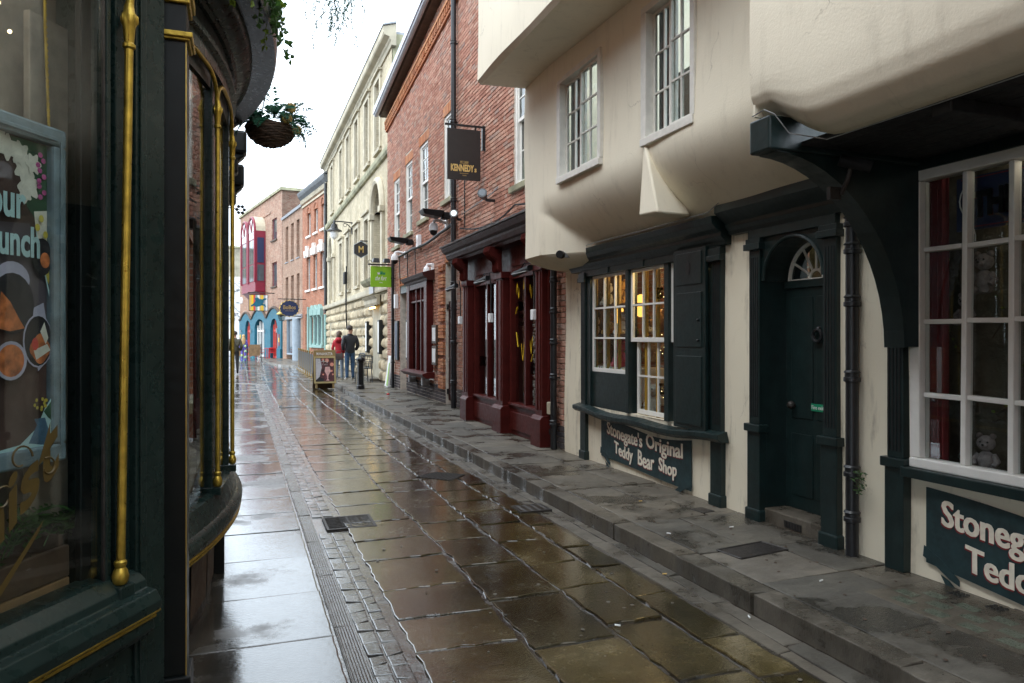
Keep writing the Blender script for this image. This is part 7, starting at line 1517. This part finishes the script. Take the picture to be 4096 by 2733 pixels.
mat('poster_red', (.10, .022, .028), .5, .9, 9, 0); mat('poster_glow', (.85, .35, .25), .5, .2, 9, 0); mat('poster_pale', (.62, .62, .66), .5, .1, 9, 0); mat('poster_drink', (.75, .45, .42), .5, .2, 12, 0)
lq = [.003]
def ap_(pts, mt): lq[0] += .0006; m = MB(); m.hexa([lean(x, t, lq[0]) for x, t in pts], [lean(x, t, lq[0] + .0005) for x, t in pts]); build('poster_print', m, mt, face, fix=False)
ap_([(.09, .175), (.91, .175), (.91, .785), (.09, .785)], 'poster_red'); ap_([(.10, .22), (.26, .3), (.36, .55), (.30, .78), (.10, .78)], 'poster_pale'); ap_([(.09, .175), (.45, .175), (.40, .26), (.25, .30), (.15, .24)], 'print_black')
for c, r in (((.42, .75), .06), ((.6, .73), .09), ((.82, .62), .09), ((.8, .45), .05), ((.42, .36), .04), ((.86, .36), .04)): ap_([(c[0] + r * math.cos(a * .7), c[1] + r * .57 * math.sin(a * .7)) for a in range(9)], 'poster_glow')
ap_([(.52, .56), (.72, .56), (.76, .44), (.66, .34), (.64, .24), (.70, .2), (.54, .2), (.60, .24), (.58, .34), (.49, .44)], 'poster_drink')
lettering('poster_lettering', '2-4-1', .1, lambda x, y, q: lean(.20 + x / .64, .665 + y / 1.12, .009), 'white_print', face, width=.27, height=.10, bold=.002); lettering('poster_lettering', 'COCKTAILS', .1, lambda x, y, q: lean(.20 + x / .64, .60 + y / 1.12, .009), 'white_print', face, width=.27, height=.05)
# bollard
bo = thing('bollard', 'black octagonal cast-iron bollard on the pavement edge', 'bollard', (3.13, 20.5, .1)); m = MB(); m.lathe([(.115, 0), (.115, .1), (.095, .12), (.09, .68), (.085, .72), (.10, .74), (.10, .78), (.085, .79)], (3.13, 20.5, .1), 8); build('post', m, 'black_metal', bo); m = MB(); m.lathe([(.13, .79), (.13, .84), (.10, .88), (.03, .90)], (3.13, 20.5, .1), 8); build('cap', m, 'black_metal', bo)
# cafe barrier
mat('brass_dull', (.20, .13, .035), .45, .2, 20, .1, metal=.5)
cb = thing('cafe_barrier', 'brass-posted black cafe barrier along the far kerb', 'barrier', (2.55, 32, .0))
for i in range(9):
    y = 27.2 + i * 1.22; x = 2.50 + .02 * i; m = MB(); m.lathe([(.14, 0), (.14, .015), (.04, .03), (.02, .06), (.02, .93), (.035, .95), (.035, .99), (.015, 1.02)], (x, y, .0), 10); build('post', m, 'brass_dull', cb, smooth=True)
    if i < 8:
        m = MB(); m.hexa([(x - .01, y + .06, .18), (x + .01, y + .06, .18), (x + .03, y + 1.16, .18), (x + .01, y + 1.16, .18)], [(x - .01, y + .06, .90), (x + .01, y + .06, .90), (x + .03, y + 1.16, .90), (x + .01, y + 1.16, .90)]); build('screen', m, 'black_plastic', cb)
# chairs and tables
def chair(label, c, face, mt, group, h=.80, holes_=False):
    t = thing('cafe_chair', label, 'chair', c, group); a = R_(face); f = Vector((math.cos(a), math.sin(a), 0)); s = Vector((-f.y, f.x, 0)); C = Vector(c); Z = Vector((0, 0, 1))
    P_ = lambda u, v, z_: C + s * u + f * v + Z * z_
    m = MB(); m.hexa([P_(-.2, -.2, .43), P_(.2, -.2, .43), P_(.2, .2, .44), P_(-.2, .2, .44)], [P_(-.21, -.2, .46), P_(.21, -.2, .46), P_(.21, .21, .47), P_(-.21, .21, .47)]); build('seat', m, mt, t, bevel=.015)
    for u in (-.19, .19):
        for v in (-.19, .19): m = MB(); m.tube([P_(u * 1.12, v * 1.15, 0), P_(u, v, .44)], .017, 6); build('leg', m, mt, t)
    m = MB(); m.tube([P_(-.20, -.19, .45), P_(-.21, -.24, h - .03), P_(-.15, -.255, h), P_(.15, -.255, h), P_(.21, -.24, h - .03), P_(.20, -.19, .45)], .018, 6); bk = build('backrest', m, mt, t, smooth=True)
    for i in range(6): u = -.16 + .32 * i / 5; m = MB(); m.tube([P_(u, -.20, .47), P_(u, -.25, h)], .011, 5); build('slat', m, mt, bk)
    for i in range(4): z_ = .52 + .07 * i; m = MB(); m.tube([P_(-.19, -.205 - .012 * i, z_), P_(.19, -.205 - .012 * i, z_)], .009, 5); build('slat', m, mt, bk)
    for u in (-.23, .23): m = MB(); m.tube([P_(u, -.21, .64), P_(u, .16, .65), P_(u * .95, .2, .46)], .016, 6); build('arm', m, mt, t, smooth=True)
    return t
mat('chair_grey', (.055, .065, .075), .5, .1, 8, 0)
chair('dark grey cafe chair behind the bollard', (3.72, 23.7, .1), 100, 'chair_grey', 'grey cafe chairs', .86); chair('dark grey cafe chair hidden behind the standing couple', (3.1, 26.3, .1), 60, 'chair_grey', 'grey cafe chairs', .86); chair('dark grey cafe chair against the stone wall', (3.9, 26.6, .1), 200, 'chair_grey', 'grey cafe chairs', .86)
def table(label, c, mt, g): 
    t = thing('cafe_table', label, 'table', c, g); m = MB(); m.wbox(c[0] - .38, c[0] + .38, c[1] - .38, c[1] + .38, c[2] + .72, c[2] + .75); build('tabletop', m, mt, t, bevel=.01); m = MB(); m.tube([(c[0], c[1], c[2]), (c[0], c[1], c[2] + .72)], .035, 8); build('leg', m, mt, t); m = MB(); m.wbox(c[0] - .25, c[0] + .25, c[1] - .25, c[1] + .25, c[2], c[2] + .02); build('base', m, mt, t)
    return t
table('grey cafe table behind the standing couple', (3.45, 26.8, .1), 'chair_grey', 'cafe tables'); table('red cafe table before the teal bar', (1.95, 55.2, 0), 'red_plastic', 'cafe tables'); table('teal cafe table before the teal bar', (.9, 58.5, 0), 'teal_plastic', 'cafe tables')
chair('nearest red cafe chair before the teal bar', (2.05, 53.9, 0), 95, 'red_plastic', 'red cafe chairs'); chair('left red cafe chair before the teal bar', (1.3, 54.6, 0), 60, 'red_plastic', 'red cafe chairs'); chair('far red cafe chair at the teal bar door', (2.0, 56.3, 0), 270, 'red_plastic', 'red cafe chairs'); chair('teal cafe chair before the teal bar', (.6, 57.2, 0), 90, 'teal_plastic', 'teal cafe chairs')
wb = thing('cafe_screen', 'low wooden cafe screen beside the blonde woman', 'screen', (.6, 51, 0))
for i, x in enumerate((-.35, .5)): m = MB(); m.wbox(x, x + .72, 51.0, 51.05, .3, 1.05); build('panel', m, 'wood', wb); 
for x in (-.42, .40, 1.24): m = MB(); m.wbox(x, x + .06, 50.98, 51.07, 0, 1.1); build('post', m, 'black_metal', wb)
# ================================================================ people
mat('skin', (.48, .27, .19), .6, .1, 20, 0); mat('hair_dark', (.028, .018, .013), .6, .3, 60, .6, 200); mat('hair_brown', (.07, .035, .02), .6, .3, 60, .6, 200); mat('hair_blonde', (.46, .30, .13), .55, .3, 60, .6, 200)
mat('jacket_navy', (.012, .014, .020), .55, .3, 40, .8, 30, dist=.02); mat('jeans_blue', (.035, .085, .17), .8, .3, 9, .4, 90); mat('shoe_white', (.70, .70, .68), .5, .1, 20, 0); mat('coat_red', (.42, .010, .022), .65, .2, 9, .3, 30); mat('jeans_pale', (.22, .27, .33), .8, .2, 9, .3, 90); mat('bag_brown', (.10, .075, .07), .5, .2, 12, .2)
mat('puffer_olive', (.060, .054, .034), .55, .3, 6, .8, 12, dist=.03); mat('trouser_black', (.014, .014, .016), .8, .2, 9, .2); mat('tracksuit', (.13, .11, .42), .7, .5, 5, .3); mat('tracksuit_print', (.42, .62, .30), .7, .2, 9, 0)
def person(label, c, face, H_, mats, bulk=1.0, head_turn=0, pockets=False, stride=.0, female=False, coat=.92, slim=1.0):
    t = thing('person', label, 'person', c, 'people in the street'); k = H_ / 1.75; a = R_(face); f = Vector((math.cos(a), math.sin(a), 0)); s = Vector((f.y, -f.x, 0)); C = Vector(c)
    ht = a - R_(head_turn); hf = Vector((math.cos(ht), math.sin(ht), 0)); hs = Vector((hf.y, -hf.x, 0))
    V = []; E = []; Rr = []
    def v(x, y, z_, r, par=None, hd=False):
        V.append((hs * x + hf * y if hd else s * x + f * y) * k + Vector((0, 0, z_ * k))); Rr.append((r[0] * k, r[1] * k) if isinstance(r, tuple) else (r * k, r * k))
        if par is not None: E.append((par, len(V) - 1))
        return len(V) - 1
    b = bulk; sw = .175 if female else .20
    pel = v(0, 0, .96, (.155 * slim, .125)); wa = v(0, .005, 1.10, (.135 * b * slim, .112 * b), pel); ch_ = v(0, .0, 1.30, (.165 * b * slim, .13 * b), wa); nb = v(0, -.01, 1.44, (.10 * b, .085), ch_); nk = v(0, .0, 1.51, .056, nb)
    h1 = v(0, .02, 1.58, .070, nk, True); h2 = v(0, .012, 1.66, .086, h1, True); h3 = v(0, .0, 1.715, .062, h2, True); v(0, .10, 1.615, .016, h2, True)
    ends = []
    for q in (-1, 1):
        sh_ = v(q * sw, -.01, 1.40, .068 * b, ch_)
        if pockets: el = v(q * (sw + .055), -.06, 1.13, .054 * b, sh_); wr = v(q * (sw + .0), .05, .97, .044 * b, el); ends.append((wr, q))
        else: el = v(q * (sw + .04), -.03 + q * stride * .12, 1.13, .056 * b, sh_); wr = v(q * (sw + .045), .05 + q * stride * .25, .90, .040, el); hn = v(q * (sw + .04), .07 + q * stride * .28, .84, .036, wr); ends.append((hn, q))
        hp = v(q * .085, 0, .90, .098 * slim, pel); kn = v(q * .095, .02 - q * stride * .14, .50, .070 * slim, hp); an = v(q * .10, -.02 - q * stride * .36, .10 + (.06 if q * stride > 0 else 0), .050, kn); v(q * .115, .13 - q * stride * .36, .045 + (.02 if q * stride > 0 else 0), .045, an)
    me = bpy.data.meshes.new('body'); me.from_pydata(V, E, []); ob = bpy.data.objects.new('body', me); col.objects.link(ob)
    sk = ob.modifiers.new('skin', 'SKIN'); sk.use_smooth_shade = True
    lay0 = me.skin_vertices[0].data
    for i, r in enumerate(Rr): lay0[i].radius = r; lay0[i].use_root = (i == 0)
    sb = ob.modifiers.new('sub', 'SUBSURF'); sb.levels = 2; sb.render_levels = 2
    ev = bpy.data.meshes.new_from_object(ob.evaluated_get(bpy.context.evaluated_depsgraph_get())); bpy.data.objects.remove(ob)
    mb = MB(); mb.v = [tuple(C + x.co) for x in ev.vertices]; mb.f = [tuple(p.vertices) for p in ev.polygons]
    for p in ev.polygons:
        q = p.center; z_ = q.z / k; side = abs(q.dot(s)) / k
        arm = side > (sw - .03) and z_ > .8
        m_ = 3 if z_ < .095 else (1 if z_ < coat and not (arm and z_ > .80) else (0 if z_ < 1.50 else 4))
        if arm and z_ < .885 and not pockets: m_ = 4
        mb.mi.append(m_)
    if not pockets:
        for hn, q in ends:
            p = C + V[hn]
            for j in range(4): o_ = f * (.024 - .016 * j) * k; mb.tube([p + o_ + Vector((0, 0, -.02 * k)), p + o_ + s * q * .005 + Vector((0, 0, -.065 * k)), p + o_ * .9 - s * q * .012 * k + Vector((0, 0, (-.10 + .008 * abs(j - 1)) * k))], [.010 * k, .009 * k, .007 * k], 5, 4)
            mb.tube([p + f * .028 * k, p + f * .05 * k + Vector((0, 0, -.03 * k)), p + f * .05 * k + Vector((0, 0, -.06 * k))], [.012 * k, .010 * k, .008 * k], 5, 4)
    bd_ = build('body', mb, [mats[0], mats[1], mats[1], mats[2], 'skin'], t, smooth=False, fix=False); bd_.data.polygons.foreach_set('use_smooth', [True] * len(bd_.data.polygons))
    hc = C + V[h2] + (-hf * .012 + Vector((0, 0, .022))) * k; m = MB()
    def hair(u, v_):
        th = 2 * math.pi * u; ph = math.pi * v_ * .62; lo = 1.0
        if math.cos(th) > .3 and v_ > .62: ph = math.pi * .62 * .62
        d = hf * math.cos(th) * math.sin(ph) + hs * math.sin(th) * math.sin(ph) + Vector((0, 0, math.cos(ph))); return hc + Vector((d.x * .105, d.y * .105, d.z * .112)) * k * (1 + .03 * math.sin(9 * th + 5 * ph))
    m.grid(hair, 24, 12); build('hair', m, mats[3], t, smooth=True, weld=True)
    for q in (-1, 1): m = MB(); m.ball(C + V[h2] + (hs * .088 * q + Vector((0, 0, -.02))) * k, (.016 * k, .016 * k, .03 * k), 6, 5); build('ear', m, 'skin', t, smooth=True)
    return t, C, f, s, k
t, C, f, s, k = person('man in a quilted navy jacket and blue jeans standing by the board', (3.42, 24.7, .1), 100, 1.80, ('jacket_navy', 'jeans_blue', 'shoe_white', 'hair_dark'), 1.16, 75, True, .0, coat=.90)
for q in (-1, 1):
    for j in range(3): m = MB(); p = C + s * (.115 * q + .048) * k + f * (.02 + .035 * j) * k + Vector((0, 0, .065)); m.ball(p, (.008, .012, .022), 5, 4); build('shoe_stripe', m, 'near_black', t)
m = MB(); m.lathe([(.085, 0), (.09, .02), (.085, .05)], C + Vector((0, 0, 1.47 * k)), 12, sx=1, sy=.8); build('collar', m, 'jacket_navy', t, smooth=True)
t, C, f, s, k = person('woman in a red hooded coat half hidden behind the navy man', (3.12, 25.1, .1), 70, 1.62, ('coat_red', 'jeans_pale', 'shoe_white', 'hair_brown'), 1.05, 0, True, .0, True, .84)
m = MB(); m.ball(C + Vector((0, 0, 1.46 * k)) - f * .09, (.12, .09, .10), 10, 8); build('hood', m, 'coat_red', t, smooth=True)
m = MB(); m.ball(C + Vector((0, 0, 1.56 * k)) - f * .075, (.085, .06, .16), 10, 8); build('hair_length', m, 'hair_brown', t, smooth=True)
bg = thing('handbag', 'brown leather handbag on the hip of the red-coated woman', 'bag', C + Vector((-.02, -.26, .72))); m = MB(); p = C + Vector((-.04, -.26, .80)); m.hexa([p + Vector((-.16, -.05, -.11)), p + Vector((.13, -.05, -.11)), p + Vector((.13, .05, -.11)), p + Vector((-.16, .05, -.11))], [p + Vector((-.14, -.035, .10)), p + Vector((.11, -.035, .10)), p + Vector((.11, .035, .10)), p + Vector((-.14, .035, .10))]); b_ = build('body', m, 'bag_brown', bg, bevel=.02); m = MB(); m.hexa([p + Vector((-.15, -.062, .0)), p + Vector((.12, -.062, .0)), p + Vector((.11, -.052, .02)), p + Vector((-.14, -.052, .02))], [p + Vector((-.145, -.052, .105)), p + Vector((.115, -.052, .105)), p + Vector((.11, -.04, .11)), p + Vector((-.14, -.04, .11))]); build('flap', m, 'bag_brown', bg); m = MB(); m.tube([p + Vector((-.12, 0, .1)), p + Vector((-.08, .02, .19)), p + Vector((.06, .02, .19)), p + Vector((.1, 0, .1))], .012, 6); build('handle', m, 'bag_brown', bg, smooth=True)
t, C, f, s, k = person('man in an olive puffer jacket walking away at the far left', (-.22, 32.1, 0), 95, 1.76, ('puffer_olive', 'trouser_black', 'trouser_black', 'hair_dark'), 1.28, 0, True, .10, coat=.96)
m = MB(); m.tube([C + Vector((-.14, -.17, 1.46)), C + Vector((.05, -.20, 1.2)), C + Vector((.24, -.12, 1.02))], .016, 5); build('bag_strap', m, 'near_black', t)
t, C, f, s, k = person('blonde woman in a purple patterned tracksuit walking away', (.17, 46.5, 0), 95, 1.66, ('tracksuit', 'tracksuit', 'shoe_white', 'hair_blonde'), 1.06, 0, False, .22, True, .9)
m = MB(); m.ball(C + Vector((0, -.09, 1.40 * k)), (.12, .05, .25), 10, 8); build('hair_length', m, 'hair_blonde', t, smooth=True)
for p in ((-.08, -.16, 1.05), (.1, -.15, 1.0), (.1, -.10, .7), (-.1, -.12, .45), (.1, -.10, .35)): m = MB(); m.ball(C + Vector(p), (.06, .03, .08), 8, 6); build('tracksuit_patch', m, 'tracksuit_print', t, smooth=True)
